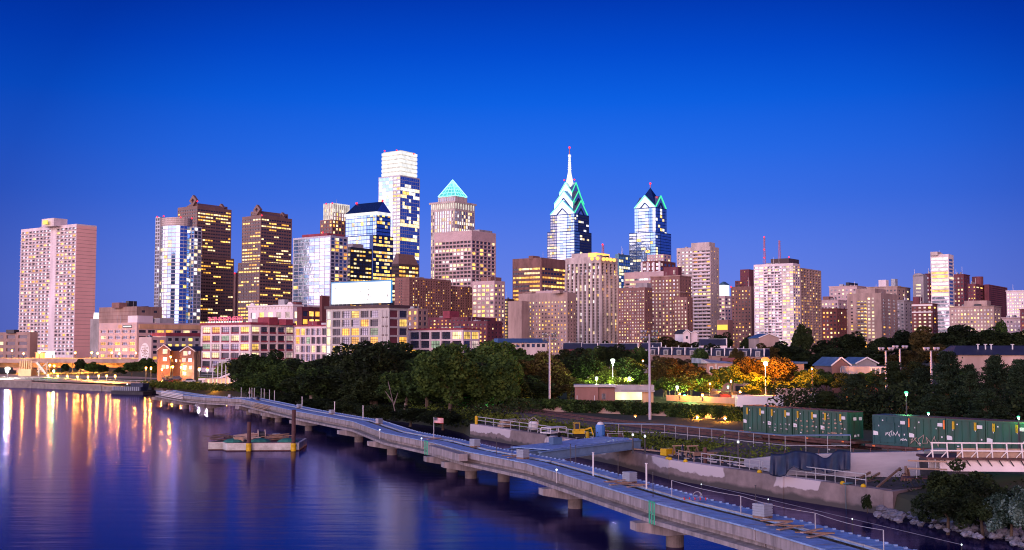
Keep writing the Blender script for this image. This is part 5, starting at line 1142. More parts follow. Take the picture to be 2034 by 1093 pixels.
up = [(38, 740, 'above the glowing utility block, left'), (53, 740, 'above the glowing utility block, right'), (99, 725, 'high before the overpass girder, left of a pair'), (108, 726, 'high before the overpass girder, right of a pair'), (135, 718, 'at overpass deck height left of the bushy tree'), (144, 718.5, 'at overpass deck height just left of the bushy tree'), (157, 730, 'between the small trees under the overpass, left'), (165, 730, 'between the small trees under the overpass, right'), (196, 727, 'under the overpass right of the bushy tree'), (339, 708, 'before the brick gabled houses, upper'), (343, 728, 'before the brick gabled houses, lower'), (322, 733, 'left of the brick gabled houses'), (360, 729, 'right of the brick gabled houses'), (300, 731, 'under the mural tree'), (472, 721, 'glowing orange at the top of the pale ramp'), (290, 731, 'left of the mural tree lamp')]
for px, py, l in up: lamp(px, py, 491 if px < 250 else 396, 3.4, 'bulb_small', .42, 'small orange lamp ' + l, 'scattered orange lamps on the far bank', glow=(12000 if px < 250 else 2500))
deckl = [(24, 696), (47, 702), (78, 700), (104, 701), (150, 700), (182, 700), (194, 701.5), (222, 700), (237, 702), (270, 701)]
for k, (px, py) in enumerate(deckl): lamp(px, py, 500, 10, 'bulb_small', .45, 'street lamp standing on the overpass, seen %s' % ['before the low brown building', 'at the left foot of the white slab tower', 'before the white slab tower, third', 'before the white slab tower, fourth', 'before the salmon lit end wall', 'just right of the salmon lit end wall', 'at the left corner of the tan office block', 'before the tan office block, left of its middle', 'before the tan office block, at its middle', 'at the orange corner of the tan office block'][k], 'street lamps on the overpass')
lamp(15, 735, 455, 3, 'bulb_flood', 1.2, 'blinding white floodlight at the far left of the river bank', None, name='floodlight')
lamp(107, 737, 450, 3, 'bulb_green', .5, 'greenish white lamp right of the stair frame', None)
for px, py, l in ((396, 733, 'dazzling white lamp left of the ramp top'), (412, 734, 'dazzling white lamp beside the ramp, right of its twin')): lamp(px, py, 395, 3.4, 'bulb_cool', .6, l, 'white lamps at the ramp')
for px, py, l in ((425, 768, 'left'), (452, 768, 'middle'), (470, 764, 'right')): lamp(px, py, 362, 2.4, 'bulb_small', .35, 'added orange fill lamp over the bright hedge below the ramp, ' + l, 'fill lamps added over the hedge below the ramp')  # orange fills added to brighten the hedge
# ground floor glow of the white slab tower
t = thing('entrance_canopy', 'brightly lit white canopy at the foot of the white slab tower', 'canopy', (at(80, 705, 800).x, 790, 7.5)); mb = MB(); mb.box(-20, 14, -1, 0, .2, 5); mb.build('lit_glass', 'crown_white', t, world=False); mb = MB(); mb.box(-22, 16, -2, 6, 5.02, 5.8); mb.build('roof', 'white_trim', t, world=False)
t = thing('lit_booth', 'small glowing amber booth on the overpass before the white slab tower', 'booth', (at(80, 706, 510).x, 510, 10.2)); mb = MB(); mb.box(-1.6, 1.6, -1, 1, 0, 2.4); mb.build('body', 'flood_orange', t, world=False); mb = MB(); mb.box(-1.9, 1.9, -1.2, 1.2, 2.42, 2.7); mb.build('roof', 'stone_tan', t, world=False)
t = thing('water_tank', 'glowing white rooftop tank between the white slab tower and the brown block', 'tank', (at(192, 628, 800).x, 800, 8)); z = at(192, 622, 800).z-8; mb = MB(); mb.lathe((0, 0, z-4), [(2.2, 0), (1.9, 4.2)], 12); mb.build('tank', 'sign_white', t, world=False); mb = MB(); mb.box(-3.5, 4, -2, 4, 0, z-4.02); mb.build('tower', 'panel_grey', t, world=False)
# moored work barge and small buildings at the waterline
P = gz(250, 784, 0); t = thing('moored_barge', 'dark blue flat boat with a ribbed pale superstructure moored at the far bank', 'barge', (P.x, P.y, 0), -.45); mb = MB(); mb.hexa([(-6, 0, -.3), (7, 0, -.3), (7, 4, -.3), (-6, 4, -.3), (-6.3, -.2, 1.2), (7.4, -.2, 1.0), (7.4, 4.2, 1.0), (-6.3, 4.2, 1.2)]); mb.build('hull', 'dark_metal', t, world=False); mb = MB()
for k in range(14): mb.box(-5.6+k*.82, -5.15+k*.82, -.1, .1, 1.25, 2.5)
mb.build('rib', 'block_grey', t, world=False); mb = MB(); mb.box(-5.8, 6, .15, 3.5, 1.22, 2.45); mb.build('cabin', 'tarp_blue', t, world=False); mb = MB(); mb.box(1.5, 6.5, .5, 3.2, 2.47, 3.6); mb.build('wheelhouse', 'tarp_blue', t, world=False); mb = MB(); mb.ball((.8, -.3, 3.3), .22); mb.build('lamp', 'bulb_deck', t, world=False)
P = gz(285, 782, 0); t = thing('work_boat', 'low black boat right of the ribbed moored barge', 'boat', (P.x, P.y, 0), -.3); mb = MB(); mb.hexa([(-3, 0, -.2), (4.5, 0, -.2), (4.5, 3, -.2), (-3, 3, -.2), (-3.6, -.3, 1.3), (5.2, -.3, 1.0), (5, 3.2, 1.0), (-3.4, 3.2, 1.3)]); mb.build('hull', 'black', t, world=False); mb = MB(); mb.box(0, 2.6, .5, 2.4, 1.15, 2.4); mb.build('cabin', 'dark_metal', t, world=False)
# pale ramp with round piers
t = thing('pedestrian_ramp', 'pale pedestrian ramp climbing on slim piers beside the riverside wood', 'ramp', (at(440, 760, 370).x, 370, 0)); pts = [(394, 752, 372), (434, 750, 368), (456, 741, 362), (478, 730, 355)]
P = [at(*p) for p in pts]; mb = MB()
for a_, c_ in zip(P, P[1:]):
    mb.hexa([(a_.x, a_.y, a_.z-.6), (c_.x, c_.y, c_.z-.6), (c_.x, c_.y+3.5, c_.z-.6), (a_.x, a_.y+3.5, a_.z-.6), a_, c_, (c_.x, c_.y+3.5, c_.z), (a_.x, a_.y+3.5, a_.z)])
mb.build('deck', 'white_wall', t)
for a_, c_ in zip(P, P[1:]): mb = MB(); mb.beam(a_+Vector((0, 0, 1.1)), c_+Vector((0, 0, 1.1)), .1, .1); mb.beam(a_+Vector((0, 0, .55)), c_+Vector((0, 0, .55)), .06, .06); mb.build('handrail', 'galvanised', t)
for px in (402, 448, 455, 463, 471, 478):
    Y = 372-(px-394)*.2; top = 4.5; q_ = at(px, 745, Y)
    for a_, c_ in zip(P, P[1:]):
        if proj(a_)[0] <= px <= proj(c_)[0]+3: f = (px-proj(a_)[0])/(proj(c_)[0]-proj(a_)[0]); top = a_.z+(c_.z-a_.z)*f-.62
    mb = MB(); mb.tube((q_.x, Y+1.7, 1), (q_.x, Y+1.7, top), .6, n=12); mb.build('pier', 'white_wall', t)
for px, py, l in ((433, 720, 'tall slim pole lamp at the ramp, first of three'), (441, 718, 'tall slim pole lamp at the ramp, second of three'), (449, 713, 'tall slim pole lamp at the ramp, tallest of three'), (423, 724, 'short slim pole lamp left of the three tall ones')):
    P = at(px, py, 362); t = thing('pole_lamp', l, 'lamp', (P.x, 362, 4), 0, 'slim pole lamps at the ramp'); mb = MB(); mb.tube((0, 0, -2), (0, 0, P.z-4), .14, n=7); mb.build('pole', 'white_paint', t, world=False); mb = MB(); mb.box(-.1, 1.1, -.2, .2, P.z-4, P.z-3.8); mb.build('lamp_head', 'white_paint', t, world=False)
P = at(412, 762, 365); t = thing('pavilion', 'small lit ramp side pavilion with vertical openings', 'building', (P.x, 366, 2.2)); mb = MB(); mb.box(-1, 9, 0, 3, 2.7, 3.1)
for k in range(8): mb.box(-1+k*1.35, -.4+k*1.35, 0, .5, 0, 2.69)
mb.build('wall', 'stone_pale', t, world=False); mb = MB(); mb.box(-.8, 8.8, 1, 1.2, 0, 2.65); mb.build('lit_opening', 'lit_cream', t, world=False)
# brick gabled houses
def gable_house(px0, px1, ye, ya, D, base, mname, roofm, label, depth=9, wins=(), name='brick_house', skew=.2, winm='lit_cream'):
    P0 = at(px0, ye, D); P1 = at(px1, ye, D); z = P0.z-base; za = at((px0+px1)/2, ya, D).z-base; Wd = P1.x-P0.x
    t = thing(name, label, 'house', (P0.x, D, base), skew); mb = MB(); mb.hexa([(0, 0, -2), (Wd, 0, -2), (Wd, depth, -2), (0, depth, -2), (0, 0, z), (Wd, 0, z), (Wd, depth, z), (0, depth, z)])
    mb.poly([(0, 0, z), (Wd, 0, z), (Wd/2, 0, za)]); mb.poly([(0, depth, z), (Wd, depth, z), (Wd/2, depth, za)]); mb.build('wall', mname, t, world=False)
    r = MB()
    for s_ in (0, 1):
        x = -.3 if s_ == 0 else Wd+.3; r.hexa([(x, -.4, z-.2), (Wd/2, -.4, za+.02), (Wd/2, depth+.4, za+.02), (x, depth+.4, z-.2), (x, -.4, z), (Wd/2, -.4, za+.25), (Wd/2, depth+.4, za+.25), (x, depth+.4, z)])
    rf = r.build('roof', roofm, t, world=False); mb = MB()
    for x in (-.35, Wd+.35): mb.beam((x, -.45, z-.05), (Wd/2, -.45, za+.2), .1, .28)
    mb.build('bargeboard', 'white_trim', rf, world=False)
    for (fx, fz, wx, wz, m_) in wins: x = Wd*fx; zz = za*fz; mb = MB(); mb.box(x-wx/2-.1, x+wx/2+.1, -.06, -.01, zz-wz/2-.1, zz+wz/2+.1); w_ = mb.build('window', 'white_trim', t, world=False); mb = MB(); mb.box(x-wx/2, x+wx/2, -.08, -.061, zz-wz/2, zz+wz/2); mb.build('pane', m_, w_, world=False)
    return t
wn = [(.35, .78, 1.2, 1.3, 'lit_cream'), (.65, .8, .5, 1.0, 'glass_pale'), (.25, .55, 1.0, 1.1, 'lit_rose'), (.7, .55, .9, 1.1, 'glass_pale'), (.3, .3, 1.0, 1.4, 'glass_pale'), (.75, .3, .6, 1.0, 'glass_mid'), (.3, .1, 1, 1, 'glass_pale')]
gable_house(359, 385, 698, 689, 398, 5, 'brick_brown', 'slate', 'right brick gabled townhouse before the crimson panelled loft', wins=wn, depth=14)
gable_house(313, 337, 696, 686, 404, 5, 'brick_brown', 'slate', 'left brick gabled townhouse with round bright windows', wins=[(.6, .8, 1.4, 1.4, 'lit_cream'), (.6, .55, 1.2, 1.2, 'lit_white'), (.5, .3, 1.0, 1.2, 'lit_rose'), (.8, .3, .6, 1, 'glass_pale')], depth=14)
P = at(338, 697, 410); t = thing('brick_house', 'recessed brick townhouse range with a long dark roof between the two gables', 'house', (P.x, 411, 5), .2); z = P.z-5; mb = MB(); mb.box(-.5, 10, 0, 8, -2, z); mb.build('wall', 'brick_brown', t, world=False); mb = MB(); mb.hexa([(-.8, -.5, z), (10.4, -.5, z), (10.4, 8, z), (-.8, 8, z), (-.8, 4, z+1.6), (10.4, 4, z+1.6), (10.4, 8, z+1.6), (-.8, 8, z+1.6)]); mb.build('roof', 'slate', t, world=False)
for k in range(3): mb = MB(); mb.box(.2+k*1.3, .8+k*1.3, -.08, -.01, z*.55, z*.55+.9); mb.build('window', 'lit_orange' if k != 1 else 'glass_pale', t, world=False)
# cars on the far bank and in the yard
def car(P, rz, label, paint, tail=True):
    t = thing('parked_car', label, 'car', P, rz, 'parked cars'); mb = MB(); mb.hexa([(-2.1, -.85, .35), (2.1, -.85, .35), (2.1, .85, .35), (-2.1, .85, .35), (-2.1, -.85, .85), (2.1, -.85, .95), (2.1, .85, .95), (-2.1, .85, .85)]); mb.build('body', paint, t, world=False)
    mb = MB(); mb.hexa([(-1.3, -.8, .9), (1.6, -.8, .95), (1.6, .8, .95), (-1.3, .8, .9), (-.7, -.65, 1.42), (1.1, -.65, 1.42), (1.1, .65, 1.42), (-.7, .65, 1.42)]); mb.build('cabin', 'glass_dark', t, world=False)
    for x in (-1.35, 1.35):
        for y in (-.85, .85): mb = MB(); mb.tube((x, y-.1, .33), (x, y+.1, .33), .33, n=10); mb.build('wheel', 'black', t, world=False)
    for y in (-.6, .6): mb = MB(); mb.box(2.1, 2.14, y-.18, y+.18, .65, .85); mb.build('tail_light', 'tail_red', t, world=False)
    return t
emis('tail_red', (1, .04, .02), 1.6)
mat('car_white', (.6, .6, .6), rough=.3); mat('car_dark', (.05, .05, .08), rough=.3); mat('car_red', (.4, .03, .03), rough=.3); mat('car_silver', (.35, .36, .38), rough=.3, metal=.5)
def ziy(px, Y, z): k = (px-CX)/F; return Vector((k*(Y*CP+(z-EYE)*SP), Y, z))
for px, Y, z, rz, l, m_ in ((1418, 226, 5.1, .1, 'dark car parked in the yard left of the row of cars', 'car_dark'), (1440, 224, 5.1, 1.5, 'red car with glowing tail lights in the yard', 'car_red'), (1462, 223, 5.1, 1.4, 'silver car beside the red car in the yard', 'car_silver'), (1478, 222, 5.1, .2, 'white car at the right end of the yard row', 'car_white'), (334, 398, 3.9, 1.2, 'dark car before the left brick gable', 'car_dark'), (350, 392, 3.9, .2, 'dark blue car before the brick houses', 'car_dark'), (330, 385, 3.0, .5, 'red car lit by the orange lamp on the far bank', 'car_red'), (375, 385, 3.2, .3, 'silver car near the white ramp lamps', 'car_silver')):
    car(ziy(px, Y, z), rz, l, m_)
# box truck
P = ziy(1578, 196, 5.1); t = thing('box_truck', 'pale box truck parked in the orange lit yard behind the train', 'truck', P, .12); mb = MB(); mb.box(-2.8, 2.2, -1.1, 1.1, .7, 3.0); mb.build('cargo_box', 'stone_tan', t, world=False); mb = MB(); mb.hexa([(2.3, -1, .5), (4, -1, .5), (4, 1, .5), (2.3, 1, .5), (2.3, -1, 2.3), (3.3, -1, 2.3), (3.3, 1, 2.3), (2.3, 1, 2.3)]); mb.build('cab', 'white_paint', t, world=False)
for x in (-1.6, 3): mb = MB(); mb.tube((x, -1.1, .45), (x, -.8, .45), .45, n=12); mb.tube((x, .8, .45), (x, 1.1, .45), .45, n=12); mb.build('wheel', 'black', t, world=False)
P = ziy(1508, 192, 5.1); boxthing('storage_container', 'two white site boxes end to end behind the first green container', 'container', P, 7.6, 2, 2.0, 'white_paint', .0, bands=1)
# brick yard wall lit orange
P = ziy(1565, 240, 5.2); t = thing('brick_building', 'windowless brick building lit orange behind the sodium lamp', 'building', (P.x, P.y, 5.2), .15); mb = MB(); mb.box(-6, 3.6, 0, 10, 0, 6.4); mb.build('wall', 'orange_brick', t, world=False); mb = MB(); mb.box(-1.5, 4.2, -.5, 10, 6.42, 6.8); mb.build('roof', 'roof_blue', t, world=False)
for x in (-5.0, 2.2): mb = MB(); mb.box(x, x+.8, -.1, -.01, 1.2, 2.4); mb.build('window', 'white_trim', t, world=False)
t = thing('yard_wall', 'long low orange lit wall between the park and the ivy', 'wall', ziy(1400, 221, 5.0)); L0 = ziy(1325, 224, 5.0); L1 = ziy(1590, 200, 5.0); mb = MB(); mb.beam(L0+Vector((0, 0, .3)), L1+Vector((0, 0, .3)), .4, 1.1); mb.build('wall', 'orange_wall', t)  # orange lamplight is put into the wall colour
# park pavilion
P = ziy(1142, 216, 4.9); t = thing('pavilion', 'flat roofed park pavilion with a long glowing opening', 'building', P, -.05)
mb = MB(); mb.box(0, 4.3, 0, 6, -1, 2.7); mb.box(4.35, 7.4, 1, 6, -1, 2.6); mb.build('wall', 'brick_brown', t, world=False); mb = MB(); mb.box(-.2, 7.6, -.3, 6.2, 2.72, 3.1); mb.box(7.4, 14.8, .2, 6, 1.85, 2.1); mb.box(7.4, 14.8, 2, 6, 2.12, 3.0); mb.build('roof', 'panel_grey', t, world=False)
mb = MB(); mb.box(7.5, 12.5, 1.5, 1.7, .3, 1.75); mb.build('lit_opening', 'lit_cream', t, world=False); mb = MB(); mb.box(12.6, 14.6, 1.2, 5, -1, 1.84); mb.build('end_wall', 'orange_wall', t, world=False)
for x in (5, 5.1): mb = MB(); mb.box(x, x+.6, .95, 1.05-.06, .4, 1.5); mb.build('window', 'glass_dark', t, world=False)
for x in (.4, 3.6): mb = MB(); mb.tube((x, -.8, -1), (x, -.8, 1.2), .06); mb.build('post', 'white_paint', t, world=False)
# blue roofed low building
P = ziy(991, 340, 6.5); t = thing('warehouse', 'low cream building with a blue roof and a row of dark windows', 'building', P, .22); z1 = at(991, 681, 340).z-6.5; z0w = z1; mb = MB(); mb.box(0, 14.5, 0, 9, -2, z1); mb.build('wall', 'stone_pale', t, world=False); mb = MB(); mb.hexa([(-.4, -.5, z1+.01), (15, -.5, z1+.01), (15, 9, z1+.01), (-.4, 9, z1+.01), (.5, 3.5, z1+1.3), (14.4, 3.5, z1+1.3), (14.4, 9, z1+1.3), (.5, 9, z1+1.3)]); mb.build('roof', 'roof_blue', t, world=False)
for k in range(9): mb = MB(); mb.box(.6+k*1.55, 1.5+k*1.55, -.06, -.01, z1-1.3, z1-.3); mb.build('window', 'glass_dark' if k % 3 else 'glass_mid', t, world=False)
# row houses with mansard roofs and dormers
def rowhouse(px, ytop, D, wm, facing, label, wall='brick_tan', base=7.0, dorm=1, proto={}):
    T_ = at(px, ytop, D); h = T_.z-base; key = (round(wm, 1), wall, dorm)
    t = thing('row_house', label, 'house', (T_.x, D, base), facing, 'row houses with slate mansards')
    mb = MB(); mb.box(.02, wm-.02, 1.2, 10, -3, h-1.95); mb.build('wall', wall, t, world=False); mb = MB(); mb.hexa([(0, 1.0, h-1.94), (wm-.03, 1.0, h-1.94), (wm-.03, 10, h-1.94), (0, 10, h-1.94), (0, 2.6, h-.1), (wm-.03, 2.6, h-.1), (wm-.03, 10, h-.1), (0, 10, h-.1)]); rf = mb.build('roof', 'slate', t, world=False)
    mb = MB(); mb.box(.4, wm-.4, 3.4, 9.6, h-.09, h+.02); mb.build('skylight', 'roof_silver', rf, world=False); mb = MB(); mb.box(wm-.28, wm-.04, .9, 10.1, h-1.9, h+.12); mb.build('party_wall', 'white_trim', rf, world=False); mb = MB(); mb.tube((wm*.3, 4, h), (wm*.3, 4, h+.55), .13, n=6); mb.build('vent_pipe', 'white_paint', rf, world=False)
    for k in range(dorm):
        x = wm*(k+.5)/dorm; mb = MB(); mb.hexa([(x-.6, .8, h-1.95), (x+.6, .8, h-1.95), (x+.6, 3, h-1.95), (x-.6, 3, h-1.95), (x-.6, .8, h-.6), (x+.6, .8, h-.6), (x+.6, 3, h-.4), (x-.6, 3, h-.4)]); dm = mb.build('dormer', 'panel_grey', t, world=False); mb = MB(); mb.box(x-.35, x+.35, .74, .79, h-1.75, h-.75); mb.build('pane', 'glass_dark', dm, world=False)
    return t
desc = ['at the left end of the slate roofed terrace', 'second from the left in the terrace', 'third from the left in the terrace', 'fourth from the left in the terrace', 'fifth in the terrace, behind the poking green tree', 'sixth in the terrace', 'seventh in the terrace, with a wide dormer', 'eighth in the terrace, left of the sodium glow', 'right end of the terrace before the glow']
for k in range(9): rowhouse(1282+k*26, 690+.4*k, 305-2*k, 3.45, -.35, 'row house ' + desc[k])
rowhouse(1190, 682, 340, 5.5, -.1, 'pale stuccoed row house with a flat grey roof left of the dark roofed terrace', 'stone_tan', dorm=0); rowhouse(1228, 682, 345, 6, -.1, 'crimson fronted house with white posts along its foot', 'brick_red', dorm=0); rowhouse(1275, 681, 350, 6, -.1, 'teal grey sided house left of the right floodlight pole top', 'panel_grey', dorm=0)
rowhouse(1118, 681, 360, 6, -.1, 'low dark roofed house right of the blue roofed building', 'brick_dark_red', dorm=0); rowhouse(1155, 682, 350, 5, -.1, 'small lavender house with a teal roof corner', 'stone_grey', dorm=0)
gable_house(1357, 1372, 662, 656, 420, 8, 'white_wall', 'roof_dark', 'little white gabled attic house above the dark tree crown', wins=[(.5, .8, .8, 1, 'glass_dark')], name='attic_house'); gable_house(1373, 1386, 661, 659, 422, 8, 'white_wall', 'roof_dark', 'grey cubic attic house right of the little white gabled one', name='attic_house')
rowhouse(1392, 673, 330, 7.5, -.1, 'white walled house with a tall chimney block above the terrace', 'white_wall', dorm=0)
gable_house(1508, 1548, 671, 664, 400, 7.5, 'stone_tan', 'roof_blue', 'house with a broad blue roof below the broad white tower', name='gabled_house', depth=12, skew=.1)
# brick house with white windows
P = ziy(1405, 262, 5.1); t = thing('brick_house', 'pinkish brick house with white sash windows and a slanting grey roof', 'house', P, .1); h = at(1410, 722, 262).z-5.1; mb = MB(); mb.box(0, 6.5, 0, 8, -1, h); mb.build('wall', 'brick_pink', t, world=False); mb = MB(); mb.hexa([(-1.5, -.3, h), (6.8, -.3, h), (6.8, 8, h), (-1.5, 8, h), (-1.5, -.3, h+1.1), (.5, -.3, h+.2), (6.8, 8, h+.3), (-1.5, 8, h+1.2)]); mb.build('roof', 'roof_silver', t, world=False)
for x in (.5, 2.6, 4.4): mb = MB(); mb.box(x, x+.9, -.08, -.01, h-2.2, h-.7); w_ = mb.build('window', 'white_trim', t, world=False); mb = MB(); mb.box(x+.15, x+.75, -.1, -.081, h-2.05, h-.85); mb.build('pane', 'glass_pale', w_, world=False)
mb = MB(); mb.box(1.95, 2.15, -.12, -.01, 0, h-.2); mb.build('downpipe', 'white_paint', t, world=False)
P = ziy(1446, 285, 6.5); boxthing('roof_shed', 'red timber attic shed right of the pinkish brick house', 'shed', Vector((P.x, P.y, at(1446, 722, 285).z-1.2)), 3.2, 2.5, 2.6, 'brick_red', 0)
# right houses
gable_house(1652, 1690, 726, 712, 245, 6.5, 'brick_brown', 'roof_blue', 'small tan gabled house with a blue metal roof right of the yellow lit tree', name='gabled_house', depth=8, wins=[(.6, .6, .8, .8, 'glass_pale')])
gable_house(1700, 1745, 722, 712, 262, 6.8, 'stone_grey', 'roof_blue', 'white gabled house with a brick chimney before the twin lamp masts', name='gabled_house', depth=8)
P = ziy(1690, 236, 6.5); t = thing('row_house', 'lavender mansard house with a wide white dormer window', 'house', P, -.08); h = at(1690, 728, 236).z-6.5; mb = MB(); mb.box(0, 8.0, 1, 8, -1, h-1.6); mb.build('wall', 'brick_red', t, world=False); mb = MB(); mb.box(-.2, 8.2, .8, 8.2, h-1.59, h-.02); rf = mb.build('roof', 'panel_grey', t, world=False); mb = MB(); mb.box(4.2, 7.0, .6, .79, h-1.55, h-.2); d_ = mb.build('dormer', 'white_trim', t, world=False)
for k in range(3): mb = MB(); mb.box(4.4+k*.87, 5.0+k*.87, .55, .59, h-1.45, h-.4); mb.build('pane', 'glass_pale', d_, world=False)
P = ziy(1898, 205, 6.8); t = thing('long_house', 'long cream house with a wide dark hipped roof behind the pines', 'house', P, -.06); h = at(1905, 703, 205).z-6.8; mb = MB(); mb.box(0, 17, 0, 8, -2, h-.2); mb.build('wall', 'stone_tan', t, world=False); mb = MB(); mb.hexa([(-.6, -.6, h-.19), (17.6, -.6, h-.19), (17.6, 8.6, h-.19), (-.6, 8.6, h-.19), (1.2, 3, h+1.45), (17.4, 3, h+1.45), (17.4, 6, h+1.45), (1.2, 6, h+1.45)]); rf = mb.build('roof', 'slate', t, world=False)
for x in (4.6, 5.9, 6.9, 10.6): mb = MB(); mb.tube((x, 1.6, h+.4), (x, 1.6, h+1.6), .12, n=6); mb.box(x-.25, x+.25, 1.4, 1.8, h+1.6, h+1.72); mb.build('vent_pipe', 'white_paint', rf, world=False)
mb = MB(); mb.box(6.5, 8.0, -.07, -.01, h-2.6, h-1.3); w_ = mb.build('window', 'white_trim', t, world=False); mb = MB(); mb.box(6.7, 7.8, -.1, -.071, h-2.5, h-1.4); mb.build('pane', 'glass_pale', w_, world=False)
# tall floodlight poles
def mast(px, ytop, ybase, zb, label, heads, D=None):
    B_ = gz(px, ybase, zb) if D is None else ziy(px, D, zb); D = B_.y; h = at(px, ytop, D).z-zb; t = thing('floodlight_mast', label, 'mast', B_, 0, 'floodlight masts'); mb = MB(); mb.tube((0, 0, 0), (0, 0, h), .24, .15, 10); mb.build('pole', 'pole_lilac', t, world=False); mb = MB()
    for z in (h, h-1.0)[:heads]: mb.beam((-1.3, 0, z), (1.3, 0, z), .12, .12)
    if heads > 1: mb.beam((-.6, 0, h*.62), (.6, 0, h*.62), .1, .1)
    cr_ = mb.build('crossarm', 'dark_metal', t, world=False)
    for z in (h, h-1.0)[:heads]:
        for x in (-1.2, -.6, .6, 1.2): mb = MB(); mb.lathe((x, -.25, z+.1), [(.12, 0), (.3, .25), (.32, .5), (.1, .55)], 8); mb.build('floodlight', 'pole_lilac' if heads == 1 else 'steel', t, world=False)
mast(1092, 668, 812, 3.1, 'tall pale floodlight mast left of the park pavilion', 2); mast(1291, 664, 834, 3.1, 'tall pale floodlight mast right of the park pavilion', 2)
mast(1761, 697, 0, 6.5, 'pale lamp mast, left of the two close together at right', 1, D=215); mast(1789, 693, 0, 6.5, 'pale lamp mast, right of the two close together at right', 1, D=222); mast(1851, 697, 0, 6.5, 'pale lamp mast left of the long dark roof', 1, D=208)
# lit lamps of park and yard
lamp(1520, 719, 224, 5.0, 'bulb_sodium_big', .9, 'brilliant orange sodium lamp on a tall white pole behind the first container', None, name='sodium_lamp', pm='white_paint')
lamp(1217, 718, 240, 5.0, 'bulb_white_big', .55, 'brilliant white park lamp among the green trees', None, name='park_lamp', pm='white_paint')
lamp(836, 704, 270, 4, 'bulb_white', .4, 'greenish white floodlight shining over the riverside tree tops', None, name='floodlight')
for px, py, D, bl, l in ((1185, 752, 238, 'bulb_white', 'added fill lamp low in the bright park trees, left'), (1250, 752, 240, 'bulb_white', 'added fill lamp low in the bright park trees, right'), (1345, 770, 222, 'bulb_white', 'added fill lamp before the lit green tree over the park wall'), (1410, 762, 222, 'bulb_small', 'added fill lamp before the bright green tree left of the yard'), (1452, 757, 222, 'bulb_small', 'added fill lamp before the orange lit tree left of the sodium lamp'), (1560, 775, 222, 'bulb_small', 'added fill lamp before the orange glowing tree at the brick building'), (1170, 762, 248, 'bulb_white', 'cool lamp left of the pavilion roof'), (1205, 762, 246, 'bulb_green', 'green lamp above the pavilion'), (1371, 764, 229, 'bulb_white', 'white lamp in the brown tree above the park wall'), (1330, 766, 228, 'bulb_green', 'green lamp left of the brown tree'), (1446, 769, 228, 'bulb_green', 'cool green lamp above the parked cars'), (1613, 732, 226, 'bulb_small', 'orange lamp inside the yellow lit tree'), (1781, 725, 205, 'bulb_small', 'orange lamp at the foot of the twin lamp masts'), (1360, 786, 226, 'bulb_green', 'low green lamp glowing behind the park wall'), (1800, 782, 138, 'bulb_green', 'small green lamp post before the pines above the train'), (1277, 717, 250, 'bulb_small', 'small white lamp left of the right floodlight mast'), (1002, 790, 232, 'bulb_small', 'orange lamp glimmering under the dark trees, left'), (1040, 790, 238, 'bulb_small', 'orange lamp glimmering under the dark trees, right'), (1395, 784, 216, 'bulb_small', 'added orange fill lamp low before the park wall'), (1350, 782, 219, 'bulb_small', 'added orange fill lamp low before the left part of the park wall'), (1470, 778, 212, 'bulb_small', 'added orange fill lamp low by the parked cars')):
    lamp(px, py, D, 5.0 if D > 150 else 3.3, bl, .36 if bl == 'bulb_white' else .26, l, 'small lamps around the park and yard')  # lamps low among trees and before the wall are fills added for brightness
lamp(964, 801, 226, 3.2, 'bulb_green', .28, 'green railway signal at the dark left end of the track', None, name='railway_signal')
for px, py, D, l in ((1398, 836, 185, 'a'), (1350, 838, 186, 'b')):
    pass
lamp(1385, 828, 193, 3.2, 'bulb_small', .3, 'orange wall foot lamp behind the ivy, right', 'lamps at the foot of the ivy wall'); lamp(1262, 828, 200, 3.2, 'bulb_small', .3, 'orange wall foot lamp behind the ivy, left', 'lamps at the foot of the ivy wall'); lamp(1440, 830, 186, 3.2, 'bulb_small', .3, 'orange wall foot lamp behind the ivy, nearest the train', 'lamps at the foot of the ivy wall')
for px, py, D, l in ((1844, 822, 128, 'greenish lantern above the orange striped container'), (2023, 830, 112, 'greenish lantern above the rightmost container')): lamp(px, py, D, 3.4, 'bulb_green', .16, l, 'lanterns behind the train')
for px, py, l in ((1257, 862, 'left of the pair of small lamps on the site fence'), (1281, 865, 'right of the pair of small lamps on the site fence'), (1466, 876, 'small lamp on the site fence below the first container'), (1647, 894, 'small lamp on the fence above the tarpaulin')): lamp(px, py, 140 if px < 1400 else 128, 2.3, 'bulb_deck', .13, l, 'small lamps on the site fence')
# ------------------------------------------------------------------ the city, left to right
def B(name, label, cat, xc, yt, D, **k): return Bld(name, label, cat, xc, yt, D, **k)

# white slab tower at far left, salmon city glow painted on its end wall
b = B('apartment_tower', 'white slab apartment tower at the far left with a blank salmon end wall', 'tower', 152, 447, 850, zb=7, yb=704)
x0,x1,y0,y1,zt = b.box(42, 152, 192, 447, wall='white_wall',
    W=[(0, .36, G(7.35, 7.5, .80, .60, .12, .03, 'home', ['glass_mid','glass_pale','glass_pale','glass_dark'], r=.9, top=3, frame='white_trim')), (.36, .44, None),
       (.44, 1, G(7.35, 7.5, .86, .60, .10, .05, 'home', ['glass_pale','glass_mid','glass_pale','glass_dark'], r=.9, top=3))],
    S=None)
mb = MB()
for i in range(1, 34):
    z = zt - i*7.35*850/F
    mb.box(x0+.2, x1-.1, y0-.17, y0-.104, z-.1, z+.1)
b.part(mb, 'floor_joint', 'brick_tan'); mb = MB(); mb.box(x0+.3, x1, y0-.1, y0-.004, 0, zt-.2); b.part(mb, 'end_wall', 'citylit_wall')
mb = MB()
for i in range(1, 34):
    z = zt - i*7.35*850/F - .3
    mb.box(x0-.9, x0-.02, y0+.3, y0+(y1-y0)*.35, z-.22, z); mb.box(x0-.9, x0-.02, y0+(y1-y0)*.45, y1-.3, z-.22, z)
b.part(mb, 'balcony_slab', 'white_wall')
b.lump(83, 107, 134, 433, zt, 'white_wall'); mb = MB()
p = b.foot(83, 100, 134, 433, 855)
